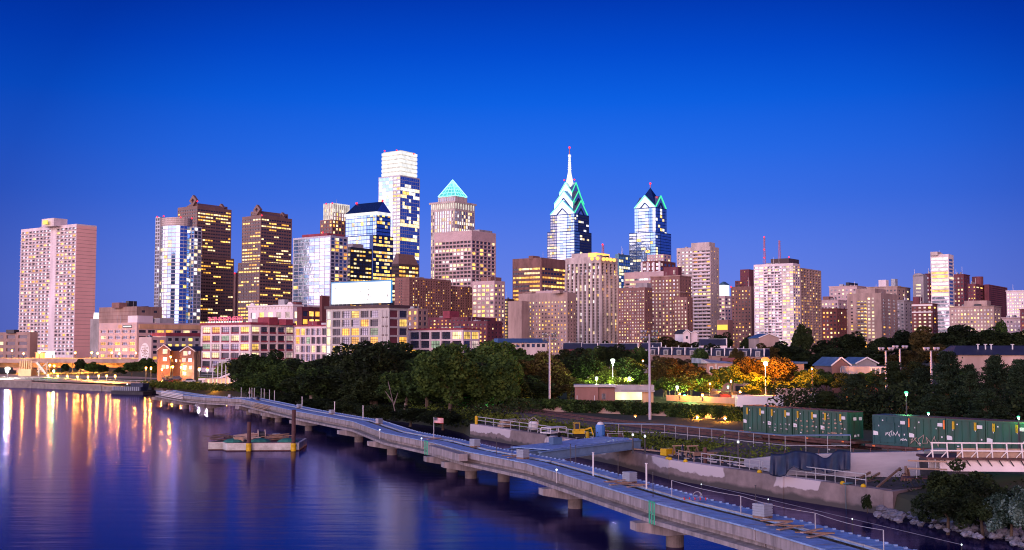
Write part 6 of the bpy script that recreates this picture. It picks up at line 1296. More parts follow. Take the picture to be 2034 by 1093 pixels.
mb.box(p[0]-.6, p[0]-.1, p[2]+3, p[3]-2, p[4]-4.5, p[4]-1.5); b.part(mb, 'roof_sign', 'sign_yellow')
b.done()

b = B('office_building', 'brown low-rise at the far left edge beside the white slab tower', 'building', 60, 662, 560, yb=702)
b.box(-60, 60, 75, 662, wall='brick_tan', W=G(13, 26, .75, .5, .05, 0, 'office', 'glass_dark')); b.lump(12, 28, 38, 655, b.loc(b.C).z, 'dark_metal'); b.done()

b = B('office_building', 'windowless brown banded block behind the tan office building', 'building', 272, 611, 760, yb=645)
q = b.box(197, 272, 322, 611, wall='brick_tan', S=G(15, 22, .3, .3, .25, 0, 'office')); mb = MB()
for i in range(1, 5): mb.box(q[0]-.15, q[0]-.004, q[2], q[3], q[4]-i*2.6, q[4]-i*2.6+.25)
b.part(mb, 'wall_band', 'brick_brown'); b.lump(222, 237, 269, 601, q[4], 'brick_brown'); b.lump(250, 256, 272, 598, q[4], 'dark_metal', 'cooling_unit', 10); b.done()

b = B('office_building', 'tan six storey office block with an orange lit side behind the riverside trees', 'building', 272, 643, 520, zb=7, yb=712)
q = b.box(197, 272, 398, 643, wall='stone_pink', W=G(12.3, 14.5, .72, .45, .3, .12, 'home', 'glass_mid', top=10, pf=lambda i, j, r, n, p: (.02, .2, .55, 1, .75, .2, .1)[min(i, 6)], mull=(3, 2)),
      S=G(12.5, 17, .8, .45, .25, 0, 'home', 'glass_dark', top=10))
mb = MB(); mb.box(q[0]-.12, q[0]-.004, q[2]+3.5, q[2]+10, q[4]-1.9, q[4]-.5); b.part(mb, 'name_sign', 'dark_brown')
mb = MB()
for i in range(13): mb.box(q[0]-.2, q[0]-.13, q[2]+3.9+i*.45, q[2]+4.2+i*.45, q[4]-1.5, q[4]-.9)
b.part(mb, 'sign_lettering', 'sign_white')
mb = MB(); mb.box(q[0]-.12, q[0]-.004, q[2]+10.8, q[2]+13.4, q[4]-2, q[4]-.4); b.part(mb, 'yellow_panel', 'orange_wall')
b.lump(254, 273, 304, 627, q[4], 'white_wall'); b.lump(300, 318, 345, 632, q[4], 'panel_grey', 'cooling_unit', 12)
mb = MB(); mb.box(q[0]+1, q[1], q[2]-.5, q[2]-.01, q[4]-2.2, q[4]-.2); b.part(mb, 'glow_fascia', 'orange_wall'); b.done()  # orange light on this side is put into the strip's colour

# portrait mural building
b = B('mural_building', 'small building with a pale oval painted mural beside the orange lit office', 'building', 301, 672, 470, zb=6.5, yb=715)
q = b.box(276, 301, 330, 672, wall='stone_pink', S=G(11, 12, .6, .5, .35, 0, 'home')); cyv = (q[2]+q[3])/2; zc = q[4]*.55; mb = MB()
def oval(mb, ry, rz, xo, zz, n=24): mb.poly([(q[0]-xo, cyv+ry*math.cos(t*2*math.pi/n), zz+rz*math.sin(t*2*math.pi/n)) for t in range(n)])
oval(mb, 2.9, 3.6, .06, zc); b.part(mb, 'mural', 'white_trim'); mb = MB()
for k in range(26):
    t = k*2.4; r_ = .35 + .09*k; c = (q[0]-.09-.002*k, cyv+r_*.9*math.cos(t), zc+r_*1.15*math.sin(t)); mb = MB(); mb.poly([(c[0], c[1]+.42*math.cos(a), c[2]+.26*math.sin(a)) for a in (0, 1, 2, 3, 4, 5)]); b.part(mb, 'mural_mark', 'brick_tan')
b.done()
b = B('retail_building', 'crimson and lavender low building with lit yellow windows left of the red loft', 'building', 330, 660, 505, zb=6.5, yb=705)
b.box(300, 330, 400, 668, wall='panel_grey', W=G(11, 12, .6, .5, .3, 0, 'home'), S=G(12, 15, .6, .5, .35, 0, 'home'), cap=('crimson_panel', 7, .2)); b.done()

# round glass tower
b = B('glass_tower', 'round fronted blue glass tower with a white drum crown behind the mural', 'tower', 319, 432, 1000, zb=8, yb=645)
mD = 1000/F
def lp(px, Y): P = at(px, 432, Y); L = b.loc(P); return (L.x, L.y)
zt = b.loc(b.C).z; arc = []
cx_, cy_ = 350, 1014
for k in range(13):
    t = math.pi*(1 - k/12.0); P = at(350+32*math.cos(t), 432, 1014-16*math.sin(t)); L = b.loc(P); arc.append((L.x, L.y))
mb = MB(); zb1 = zt - 16*mD
for k in range(12):
    g = ['glass_pale', 'glass_pale', 'glass_blue', 'glass_deep', 'glass_deep'][min(4, k//2)] if k < 10 else 'glass_deep'
    b.face(mb, arc[k], arc[k+1], 0, zb1, G(7.4, 5.4, .93, .76, .08, .02, 'cool', g, top=.4, r=.15, edge=.0), 5.4, 0)
b.part(mb, 'wall', 'glass_frame')
mb = MB(); mb.poly([(p[0], p[1], zt) for p in arc]);
for k in range(12): mb.quad((*arc[k], zb1), (*arc[k+1], zb1), (*arc[k+1], zt), (*arc[k], zt))
for j in range(4):
    z = zb1 + (zt-zb1)*(j+.5)/4
    for k in range(12):
        p, r_ = arc[k], arc[k+1]; mb.beam((p[0], p[1], z), (r_[0], r_[1], z), .8, .5)
b.part(mb, 'crown_drum', 'stone_pale')
b.box(309, 318, 330, 431, 1006, 'glass_frame', W=G(7.4, 4, .8, .7, .1, 0, 'cool', 'glass_dark'), S=None, part='side_fin')
b.box(374, 386, 401, 450, 1002, 'glass_frame', W=G(7.4, 6, .85, .74, .15, 0, 'cool', 'glass_deep'), S=G(7.4, 6, .85, .74, .2, 0, 'cool', 'glass_dark'), part='side_wing')
for px, py in ((312.5, 431), (325, 429.5), (359, 432), (381, 434)): b.beacon(px, py, 990)
b.done()

# twin brown granite office towers with diamond gables
def twin(label, px, D, yt, parts, ears, lit, yb):
    b = B('office_tower', label, 'tower', px, yt, D, yb=yb)
    for (nm, xl, xc, xr, y, dD, ks) in parts:
        k = dict(lit); k.update(ks)
        q = b.box(xl, xc, xr, y, D+dD, 'brown_granite', W=G(6.6, 5.2, .86, .42, gl='glass_dark', **k), S=G(6.6, 5.2, .9, .42, gl='glass_dark', **k), part=nm)
        if nm == 'wall': main = q
    x0, x1, y0, y1, zt = main
    mDD = D/F
    # crown: wedge roof with a diamond plate at either end of its ridge
    (e1x, e1t, e1b), (e2x, e2t, e2b) = ears
    c = MB(); ym = y0+(y1-y0)*.18; yh = (y1-y0)*.42
    xa = x0+1.0; xb = x1-(x1-x0)*.22; zr = zt + 8*mDD
    for (zz0, zz1, s0, s1) in ((zt, zt+4*mDD, 1, 1), (zt+4*mDD, zr, 1, .25)):
        c.hexa([(xa, ym-yh*s0*.4, zz0), (xb, ym-yh*s0*.4, zz0), (xb, ym+yh*s0, zz0), (xa, ym+yh*s0, zz0),
                (xa+.5, ym-yh*s1*.4, zz1), (xb, ym-yh*s1*.4, zz1), (xb, ym+yh*s1, zz1), (xa+.5, ym+yh*s1, zz1)])
    b.part(c, 'crown', 'brown_granite')
    for ex, et, eb in ears:
        P = b.loc(at(ex, (et+eb)/2, D)); r = (eb-et)/2*mDD
        xx = x0-1.5 if ex == e1x else xb-.5
        T = at(ex, (et+eb)/2, D); 
        # slide along the ridge line (constant local y) so that it meets the right pixel column
        k = (ex-CX)/F; base = b.C + b.ev*(xx) ; yy = None
        yl = ym
        m = MB(); zc = P.z + 0
        w_ = 3.0
        o = [(0, r), (r, 0), (0, -r), (-r, 0)]; i_ = [(0, r*.42), (r*.42, 0), (0, -r*.42), (-r*.42, 0)]
        for a in range(4):
            b2 = (a+1) % 4
            for X in (xx, xx+w_):
                m.quad((X, yl+o[a][0], zc+o[a][1]), (X, yl+o[b2][0], zc+o[b2][1]), (X, yl+i_[b2][0], zc+i_[b2][1]), (X, yl+i_[a][0], zc+i_[a][1]))
            m.quad((xx, yl+o[a][0], zc+o[a][1]), (xx, yl+o[b2][0], zc+o[b2][1]), (xx+w_, yl+o[b2][0], zc+o[b2][1]), (xx+w_, yl+o[a][0], zc+o[a][1]))
            m.quad((xx, yl+i_[a][0], zc+i_[a][1]), (xx, yl+i_[b2][0], zc+i_[b2][1]), (xx+w_, yl+i_[b2][0], zc+i_[b2][1]), (xx+w_, yl+i_[a][0], zc+i_[a][1]))
        b.part(m, 'diamond_gable', 'brown_granite')
    return b
b = twin('taller brown office tower with diamond gables just right of the round glass tower', 392, 1150, 411,
    [('wall', 353, 392, 460, 411, 0, {}), ('upper_block', 376, 394, 452, 404, 8, dict(maxrows=2)), ('side_wing', 380, 398, 465, 509, -8, {})],
    [(375, 387, 409), (440, 397, 416)], dict(p=.14, row=.12, runs=(0, 1, 2), top=3), 640)
b.beacon(392, 400, 1140); b.done()
b = twin('brown office tower with diamond gables, the right one of the two, brightly lit lower floors', 518.5, 1120, 430,
    [('wall', 481, 518.5, 580, 430, 0, {}), ('upper_block', 498, 516, 572, 419, 8, dict(maxrows=1)), ('side_wing', 473, 516, 584, 520, -8, {})],
    [(503, 406, 427), (560, 415, 430)], dict(p=.17, row=.16, runs=(0, 1, 2), top=3, pf=lambda i, j, r, n, p: p if i < 12 else max(p, .78)), 605)
b.beacon(520, 428, 1110); b.done()
b = B('office_building', 'narrow plain dark block in the gap between the twin diamond gabled towers', 'building', 468, 544, 1300, yb=640)
b.box(462, 468, 484, 544, wall='brick_brown'); b.beacon(466, 543); b.done()

# residential glass block
b = B('apartment_tower', 'pale gridded glass apartment block with a red lit roof right of the twin brown towers', 'tower', 657, 470, 1000, yb=606)
q = b.box(582, 657, 691, 470, wall='glass_frame', W=G(7.3, 11, .95, .84, .02, 0, 'cool', ['glass_pale', 'glass_pale', 'glass_pale', 'glass_blue'], top=1, r=.2),
      S=G(7.3, 8, .82, .7, .16, 0, 'home', ['glass_mid', 'glass_dark'], top=1))
q = b.lump(600, 650, 683, 463, q[4], 'crimson_panel'); b.beacon(641, 462, 990, 'red_lamp'); b.done()  # red light on the penthouse is put into its panel colour

# crenellated office with floodlit top
b = B('office_tower', 'reddish office tower with a floodlit comb shaped crown behind the gabled glass tower', 'tower', 662, 405, 1500, yb=480)
q = b.box(644, 662, 694, 408, wall='stone_pink', W=G(7, 5, .5, .8, .5, 0, 'cool', 'glass_mid', top=6), S=G(8, 5, .5, .75, .6, 0, 'cool', 'glass_mid', top=6))
mb = MB()
for k in range(9):
    xx = q[0]+(q[1]-q[0])*k/8.5; mb.box(xx, xx+1.2, q[2]-1, q[2]+1, q[4]-9, q[4]+3.2)
for k in range(5):
    yy = q[2]+(q[3]-q[2])*k/4.2; mb.box(q[0]-1, q[0]+1, yy, yy+1.4, q[4]-24, q[4]+3.2)
b.part(mb, 'crown_fin', 'crown_cream')
q = b.box(636, 660, 697, 436, 1490, 'brick_brown', W=G(7, 6, .6, .6, .12, 0, 'office'), S=G(7, 6, .6, .6, .4, 0, 'office'), part='shoulder_block')
b.beacon(648, 405, 1480); b.beacon(660, 404, 1480); b.done()

# gabled blue glass tower
b = B('glass_tower', 'blue glass tower with a dark pitched roof in front of the tallest tower', 'tower', 748, 422, 1450, yb=560)
q = b.box(686, 748, 776, 422, wall='navy_frame', W=[(0, .12, G(8, 4, .92, .8, .1, 0, 'cool', 'glass_blue', r=.1)), (.12, .30, G(8, 5, .92, .8, .15, 0, 'cool', 'glass_deep', r=.1)), (.30, 1, G(8, 6, .97, .86, .04, 0, 'cool', ['glass_blue', 'glass_blue', 'glass_pale'], r=.1))],
      S=G(7.4, 5.5, .93, .7, .2, .18, 'office', 'glass_deep', r=.1))
x0, x1, y0, y1, zt = q; zr = zt + 24*1450/F; xm = (x0+x1)/2; mb = MB()
yr0, yr1 = y0+3, y1-10
mb.quad((x0-1, y0-1, zt), (x0-1, y1+1, zt), (xm, y1-6, zr), (xm, y0+1, zr)); mb.quad((x1+1, y0-1, zt), (x1+1, y1+1, zt), (xm, y1-6, zr), (xm, y0+1, zr))
b.part(mb, 'roof', 'navy_frame'); mb = MB(); mb.poly([(x0-1, y0-1, zt), (x1+1, y0-1, zt), (xm, y0+1, zr)]); mb.poly([(x0-1, y1+1, zt), (x1+1, y1+1, zt), (xm, y1-6, zr)]); b.part(mb, 'gable', 'glass_deep')
mb = MB(); mb.box(x0-1.6, x0-1.05, y0-1, y1+1, zt-3, zt+1); mb.box(x0-1.6, x1+1, y0-1.6, y0-1.05, zt-3, zt+1); b.part(mb, 'eaves_light', 'crown_white')
b.box(684, 741, 781, 466, 1438, 'navy_frame', W=[(0, .1, None), (.1, 1, G(8, 6, .97, .86, .05, 0, 'cool', ['glass_blue', 'glass_blue', 'glass_pale'], r=.1))], S=G(7.4, 5.5, .95, .6, .35, .4, 'office', 'glass_dark', r=.1), part='lower_block')
mb = MB(); mb.ball((xm, y0+2, zr+1), 1.5); b.part(mb, 'beacon', 'beacon_red'); mb = MB(); mb.ball((xm, y1-7, zr+1), 1.5); b.part(mb, 'beacon', 'beacon_red'); b.done()

# tallest tower
b = B('glass_tower', 'tallest glass tower with a brilliantly lit white crown', 'tower', 795, 348, 1790, yb=540)
q = b.box(752, 795, 834, 348, wall='glass_frame',
     W=[(0, .33, G(7.2, 7, .9, .6, .9, 0, 'cool', 'glass_pale', r=.8, top=2)), (.33, 1, G(7.2, 8, .985, .9, .05, 0, 'cool', ['glass_pale', 'glass_pale', 'glass_blue'], r=.1, top=2))],
     S=G(7.2, 4.4, .985, .86, .07, .08, 'cool', ['glass_deep', 'glass_deep', 'glass_blue'], r=.1, top=2, runs=(0, 0, 1, 2), pf=lambda i, j, r, n, p: .9 if (1 < i < 6 and 0 < j < 5) or i in (12, 13) else p*.7))
x0, x1, y0, y1, zt = q
z0 = b.loc(at(795, 300, 1790)).z
f = b.foot(758, 797, 829, 300, 1795); mb = MB(); zz = zt
n = 6; h = (f[4]-zt)/n
for k in range(n):
    mb.box(f[0], f[1], f[2], f[3], zt+k*h+2.0, zt+(k+1)*h-.2)
b.part(mb, 'lit_crown', 'crown_white'); mb = MB()
for k in range(n): mb.box(f[0]+.8, f[1]-.8, f[2]+.8, f[3]-.8, zt+k*h-.2, zt+k*h+2.0)
mb.box(f[0]+2, f[1]-2, f[2]+2, f[3]-2, f[4], f[4]+1.5)
b.part(mb, 'crown_band', 'crown_cream')
for px, py in ((764, 300), (788, 299), (822, 306)): b.beacon(px, py, 1780)
b.done()

b = B('office_building', 'dark ribbon windowed block below the gabled glass tower', 'building', 700, 493, 1100, yb=562)
q = b.box(684, 696, 739, 493, wall='dark_metal', W=G(8, 7, .9, .5, .2, .1), S=G(8.4, 6, .92, .42, .35, .25, 'office', 'glass_dark')); b.lump(690, 700, 722, 484, q[4], 'stone_grey'); b.done()

b = B('office_tower', 'brown tower with a sloping dark cap below the tallest tower', 'tower', 792, 526, 1200, yb=560)
q = b.box(778, 792, 832, 526, wall='dark_brown', W=G(8, 7, .88, .5, .6, .3), S=G(8, 7, .92, .5, .45, .3)); mb = MB(); x0, x1, y0, y1, zt = q
z1 = zt+12; mb.hexa([(x0, y0, zt), (x1, y0, zt), (x1, y1, zt), (x0, y1, zt), (x0+3, y0+3, z1), (x1-5, y0+3, z1), (x1-5, y1-3, z1), (x0+3, y1-3, z1)]); b.part(mb, 'roof', 'brown_granite'); b.done()

# brown brick apartment slab
b = B('apartment_building', 'long brown brick apartment slab right of the billboard', 'building', 813, 553, 800, zb=8, yb=640)
q = b.box(784, 813, 896, 553, wall='brick_brown', W=[(0, .45, None), (.45, .75, G(5.4, 4.5, .5, .4, .06, 0, 'home')), (.75, 1, None)], S=G(5.4, 5.2, .62, .5, .16, 0, 'home', r=.9, pf=lambda i, j, r, n, p: .5 if j == 1 else p))
b.box(860, 868, 940, 566, 838, 'brick_brown', S=G(5.4, 5.2, .55, .5, .18, 0, 'home', r=.6), part='rear_wing'); mb = MB()
for i in range(1, 16): mb.box(q[0]-.1, q[0]-.003, q[2], q[3], q[4]-i*1.9*1.0, q[4]-i*1.9+.15)
b.part(mb, 'brick_course', 'brick_dark_red'); b.done()

# pyramid topped tower
b = B('office_tower', 'pale tower topped by a glowing teal pyramid', 'tower', 903, 403, 1700, yb=470)
V = dict(top=15, gl=['glass_mid', 'glass_pale'])
q = b.box(856, 903, 943, 403, wall='stone_pale', W=[(0, .12, G(7, 3, .6, .8, .3, 0, 'rose', top=15)), (.12, .85, G(7, 5, .55, .86, .12, .03, 'cool', top=15, gl='glass_pale')), (.85, 1, G(7, 3, .6, .8, .3, 0, 'rose', top=15))],
    S=G(7, 4.6, .6, .82, .2, .1, 'cool', 'glass_mid', top=15), cap=('stone_pale', 4, 2.0))
x0, x1, y0, y1, zt = q; mb = MB()
for k in range(12):
    yy = y0+(y1-y0)*(k+.3)/12; mb.box(x0-1.2, x0-.02, yy, yy+1.4, zt-8, zt)
for k in range(8):
    xx = x0+(x1-x0)*(k+.3)/8; mb.box(xx, xx+1.4, y0-1.2, y0-.02, zt-8, zt)
b.part(mb, 'cornice_bracket', 'crown_cream')
f = b.foot(870, 905, 928, 388, 1712); mb = MB(); mb.box(f[0], f[1], f[2], f[3], zt, f[4]-1); b.part(mb, 'upper_block', 'stone_pale')
mb = MB()
for k in range(10):
    yy = f[2]+(f[3]-f[2])*(k+.2)/10; mb.box(f[0]-.4, f[0]-.02, yy, yy+1.6, zt+3, f[4]-3)
b.part(mb, 'louvre', 'glass_mid')
mb = MB(); ap = ((f[0]+f[1])/2, (f[2]+f[3])/2, b.loc(at(900, 355, 1720)).z); cs = [(f[0], f[2]), (f[1], f[2]), (f[1], f[3]), (f[0], f[3])]
for k in range(4): mb.poly([(*cs[k], f[4]), (*cs[(k+1) % 4], f[4]), ap])
b.part(mb, 'pyramid', 'teal_lit'); mb = MB()
for k in range(4):
    A_ = Vector((*cs[k], f[4])); C_ = Vector((*cs[(k+1) % 4], f[4])); P_ = Vector(ap)
    mb.beam(A_, P_, 1.2, 1.2)
    for t in (.0, .2, .4, .6, .8): mb.beam(A_.lerp(P_, t), C_.lerp(P_, t), .7, .7)
    for t in (.25, .5, .75): mb.beam(A_.lerp(C_, t), P_.lerp(A_.lerp(C_, t), .15), .6, .6)
b.part(mb, 'pyramid_rib', 'teal_edge'); b.done()

# white grid office
b = B('office_tower', 'white gridded office block in front of the pyramid topped tower', 'tower', 937, 460, 1200, yb=570)
q = b.box(862, 937, 985, 460, wall='stone_pink', W=G(7.6, 7.6, .86, .62, .1, .1, 'cool', ['glass_dark', 'glass_dark', 'glass_mid'], top=17, r=1.2, runs=(0, 1, 2)), S=G(7.6, 8, .86, .66, .1, .05, 'office', 'glass_dark', top=17, r=1.2))
b.lump(940, 952, 978, 456, q[4], 'panel_grey', 'cooling_unit', 12); b.done()

b = B('office_building', 'tan block with rows of paired bright square windows left of the sky gap', 'building', 984, 562, 850, yb=630)
q = b.box(938, 982, 1003, 560, wall='stone_pink', W=G(8.4, 8.2, .72, .58, .75, .3, 'rose', 'glass_pale', top=4, mull=(2, 1), frame='stone_pink'), S=G(8.4, 7, .5, .5, .35, 0, 'home', 'glass_dark', top=4))
b.lump(955, 975, 996, 550, q[4], 'brick_brown'); b.done()

b = B('apartment_building', 'dark red brick block with scattered gold windows above the low loft', 'building', 968, 633, 560, yb=672)
b.box(908, 968, 998, 640, wall='brick_dark_red', W=G(8, 8.5, .45, .45, .35, 0, 'home'), S=G(8, 7, .45, .4, .1, 0, 'home')); b.done()
b = B('brick_building', 'plum brick mid-rise with a blank end wall behind the low loft', 'building', 930, 620, 620, yb=652)
b.box(850, 930, 985, 632, wall='brick_dark_red', W=G(7, 8, .5, .4, .3, 0, 'home'), S=None); b.lump(880, 893, 912, 618, b.loc(at(930, 632, 620)).z, 'crimson_panel'); b.done()
b = B('office_building', 'narrow sliver of a building with yellow stairwell windows left of the tan slab', 'building', 1008, 598, 1000, yb=655)
b.box(1000, 1008, 1022, 596, wall='dark_brown', W=G(6, 3, .6, .6, .9, 0, 'office')); b.done()

# brown office with yellow ribbons
b = B('office_tower', 'squat brown office tower with glowing yellow ribbon windows and a blank top', 'tower', 1075, 514, 1300, yb=600)
q = b.box(1018, 1075, 1124, 514, wall='brick_brown', W=G(8.6, 6, .96, .45, .3, .5, 'office', 'glass_dark', top=16, runs=(0, 2, 3)), S=G(8.6, 6, .96, .45, .3, .35, 'office', 'glass_dark', top=16, runs=(0, 2, 3)))
b.lump(1050, 1058, 1072, 508, q[4], 'brick_brown'); mb = MB(); mb.box(q[0]-.8, q[0]+1.5, q[2]-.8, q[2]+1.5, 0, q[4]-.5); b.part(mb, 'corner_pier', 'brick_brown'); b.done()

# the two chevron crowned glass towers
def chevron(b, xl, xc, xr, ye, ya, D, zbase, dn, face='glass_pale', edge='neon_green', w_=1.05, bands=True, gm='neon_mint'):
    x0, x1, y0, y1, _ = b.foot(xl, xc, xr, ye, D)
    ze = b.loc(at(xc, ye, D)).z; za = b.loc(at(xc, ya, D)).z
    xm, ym = (x0+x1)/2, (y0+y1)/2
    mb = MB(); mb.box(x0, x1, y0, y1, zbase, ze)
    mb.poly([(x0, y0, ze), (x0, y1, ze), (x0, ym, za)]); mb.poly([(x1, y0, ze), (x1, y1, ze), (x1, ym, za)])
    mb.poly([(x0, y0, ze), (x1, y0, ze), (xm, y0, za)]); mb.poly([(x0, y1, ze), (x1, y1, ze), (xm, y1, za)])
    for (cx, cy, mx_, my_) in ((x0, y0, x0, ym), (x0, y0, xm, y0), (x1, y0, xm, y0), (x1, y0, x1, ym), (x1, y1, x1, ym), (x1, y1, xm, y1), (x0, y1, xm, y1), (x0, y1, x0, ym)):
        mb.poly([(cx, cy, ze), (mx_, my_, za), (xm, ym, za)])
    b.part(mb, 'gable_tier', face)
    e = MB()
    for A_, C_ in (((x0-.3, y1, ze), (x0-.3, ym, za)), ((x0-.3, ym, za), (x0-.3, y0, ze))): e.beam(A_, C_, w_, w_)
    b.part(e, 'light_strip', gm); e = MB()
    for A_, C_ in (((x0, y0-.3, ze), (xm, y0-.3, za)), ((xm, y0-.3, za), (x1, y0-.3, ze))): e.beam(A_, C_, w_, w_)
    b.part(e, 'light_strip', edge)
    if bands:   # dark inner chevron
        e = MB()
        for fr, ww in ((.62, 2.0),):
            hy = (y1-y0)/2*fr; hx = (x1-x0)/2*fr; zz = ze - (za-ze)*(1-fr)*.6
            zaa = zz + (za-ze)*fr
            e.beam((x0-.15, ym+hy, zz), (x0-.15, ym, zaa), ww, ww*.5); e.beam((x0-.15, ym, zaa), (x0-.15, ym-hy, zz), ww, ww*.5)
            e.beam((xm-hx, y0-.15, zz), (xm, y0-.15, zaa), ww*.5, ww); e.beam((xm, y0-.15, zaa), (xm+hx, y0-.15, zz), ww*.5, ww)
        b.part(e, 'chevron_band', 'navy_frame')
    return x0, x1, y0, y1, ze, za, xm, ym
SS = dict(r=.1)
b = B('glass_tower', 'spired glass tower with stacked green chevron gables', 'tower', 1141, 424, 1720, yb=520)
x0,x1,y0,y1,zt = b.box(1093, 1141, 1170, 424, wall='navy_frame',
   W=[(0, .30, G(5.6, 4, .9, .7, .12, 0, 'cool', 'glass_blue', **SS)), (.30, .72, G(5.6, 6, .985, .8, .02, 0, 'cool', 'glass_pale', **SS)), (.72, 1, G(5.6, 5, .9, .7, .25, 0, 'rose', 'glass_mid', **SS))],
   S=[(0, .25, G(5.6, 4, .9, .7, .1, 0, 'cool', 'glass_pale', **SS)), (.25, 1, G(5.6, 5, .95, .7, .06, 0, 'cool', 'glass_dark', **SS))], part='upper_shaft')
b.box(1087, 1141, 1175, 458, 1712, 'navy_frame',
   W=[(0, .30, G(5.6, 7, .96, .72, .1, 0, 'cool', ['glass_pale', 'glass_blue'], **SS)), (.30, .65, G(5.6, 6, .985, .8, .03, 0, 'cool', ['glass_pale', 'glass_pale', 'glass_blue'], **SS)), (.65, 1, G(5.6, 5, .92, .72, .3, 0, 'rose', 'glass_mid', **SS))],
   S=[(0, .3, G(5.6, 6, .96, .72, .06, 0, 'cool', ['glass_pale', 'glass_teal'], **SS)), (.3, 1, G(5.6, 5, .95, .7, .06, 0, 'cool', 'glass_dark', **SS))], part='lower_shaft')
t1 = chevron(b, 1093, 1141, 1167, 423, 396, 1722, zt, 0)
t2 = chevron(b, 1101, 1138, 1160, 402, 377, 1728, t1[4], 0)
t3 = chevron(b, 1111, 1136, 1152, 382, 361, 1735, t2[4], 0, bands=False)
zz = t3[4]; zs = b.loc(at(1131, 357, 1745)).z; zp = b.loc(at(1131, 292, 1745)).z; cxx, cyy = t3[6], t3[7]
Hh = zp - zs
mb = MB(); mb.lathe((cxx, cyy, 0), [(9, t3[4]), (7, t3[5]-6), (5.0, zs), (2.9, zs+Hh*.2), (2.1, zs+Hh*.32)], 8); b.part(mb, 'spire_base', 'spire_white'); mb = MB()
for k in range(7): mb.lathe((cxx, cyy, zs+Hh*(.30+.055*k)), [(1.6, 0), (2.9-.18*k, .8), (2.9-.18*k, 1.6), (1.5, 2.6)], 8)
mb.tube((cxx, cyy, zs+Hh*.3), (cxx, cyy, zs+Hh*.78), 1.6, 1.0); mb.box(cxx-1.6, cxx+1.6, cyy-1.6, cyy+1.6, zs+Hh*.7, zs+Hh*.78)
b.part(mb, 'spire', 'spire_white'); mb = MB(); mb.tube((cxx, cyy, zs+Hh*.78), (cxx, cyy, zp), .8, .5); b.part(mb, 'mast', 'lattice_red')
mb = MB(); mb.ball((cxx, cyy, zp), 1.7); b.part(mb, 'beacon', 'beacon_red'); b.beacon(1121, 358, 1715); b.beacon(1141, 357, 1715); b.done()

b = B('glass_tower', 'spireless glass tower with a single green chevron gable and a blue pyramid roof', 'tower', 1302, 411, 1640, yb=520)
x0,x1,y0,y1,zt = b.box(1260, 1302, 1324, 411, wall='navy_frame',
   W=[(0, .15, G(6.6, 4, .96, .9, .02, 0, 'cool', 'glass_pale', **SS)), (.15, .32, G(6.6, 4, .9, .8, .1, 0, 'cool', 'glass_deep', **SS)), (.32, .82, G(6.6, 8, .985, .78, .08, 0, 'cool', ['glass_pale', 'glass_pale', 'glass_blue'], **SS)), (.82, 1, G(6.6, 4, .95, .9, .02, 0, 'cool', 'glass_blue', **SS))],
   S=[(0, .2, G(6.6, 4, .9, .85, .02, 0, 'cool', 'glass_blue', **SS)), (.2, .8, G(6.6, 5, .95, .8, .2, 0, 'cool', 'glass_deep', **SS)), (.8, 1, G(6.6, 4, .95, .85, 0, 0, 'cool', 'glass_blue', **SS))], part='upper_shaft')
b.box(1249.5, 1302, 1333, 460, 1632, 'navy_frame',
   W=[(0, .2, G(5.8, 6, .96, .74, .1, 0, 'cool', ['glass_blue', 'glass_teal'], **SS)), (.2, .72, G(5.8, 8, .985, .8, .05, 0, 'cool', ['glass_pale', 'glass_pale', 'glass_blue'], **SS)), (.72, 1, G(5.8, 6, .93, .72, .12, 0, 'cool', 'glass_pale', **SS))],
   S=[(0, .3, G(5.8, 6, .96, .74, .1, 0, 'cool', ['glass_pale', 'glass_teal'], **SS)), (.3, 1, G(5.8, 6, .96, .8, .05, 0, 'cool', 'glass_deep', **SS))], part='lower_shaft')
t1 = chevron(b, 1260, 1302, 1323, 411, 387, 1642, zt, 0, w_=1.3)
mb = MB(); f = b.foot(1263, 1302, 1321, 409, 1644); ap = ((f[0]+f[1])/2, (f[2]+f[3])/2, b.loc(at(1291, 372, 1660)).z); cs = [(f[0], f[2]), (f[1], f[2]), (f[1], f[3]), (f[0], f[3])]
for k in range(4): mb.poly([(*cs[k], f[4]), (*cs[(k+1) % 4], f[4]), ap])
b.part(mb, 'roof', 'navy_frame'); mb = MB(); mb.tube(ap, (ap[0], ap[1], ap[2]+5), .7, .5); b.part(mb, 'mast', 'lattice_red')
mb = MB(); mb.ball((ap[0], ap[1], ap[2]+6), 1.6); b.part(mb, 'beacon', 'beacon_red'); b.done()

b = B('office_tower', 'sliver of teal glass tower just left of the spireless chevron tower', 'tower', 1236, 507, 1500, yb=575)
b.box(1222, 1229, 1252, 507, wall='teal_frame', W=None, S=G(6.5, 5, .93, .72, .2, .1, 'cool', ['glass_teal', 'glass_deep'])); b.done()

# tan slab with blank left wall
b = B('apartment_building', 'broad tan apartment slab with two columns of lit stair windows and a blank end', 'building', 1036, 598, 800, zb=8, yb=670)
b.box(1009, 1036, 1050, 598, wall='stone_tan', part='end_wall')
q = b.box(1030, 1127, 1144, 583, 805, 'stone_tan', W=G(7.6, 6.6, .42, .42, .3, 0, 'home', ['glass_dark', 'glass_mid'], top=14, pf=lambda i, j, r, n, p: .92 if j in (4, 12) else (.8 if i == 0 else p)), S=G(7.6, 6, .4, .42, .06, 0, 'home', top=14))
b.lump(1038, 1056, 1062, 581, q[4], 'stone_tan', 'roof_turret', 3); b.lump(1096, 1112, 1119, 578, q[4], 'stone_tan', 'roof_turret', 3)
b.done()
b = B('office_building', 'low pink topped block peeping over the broad tan slab', 'building', 1110, 579, 900, yb=592); b.box(1064, 1110, 1128, 579, wall='stone_pink', W=G(6, 10, .8, .45, .7, .3, top=4)); b.done()

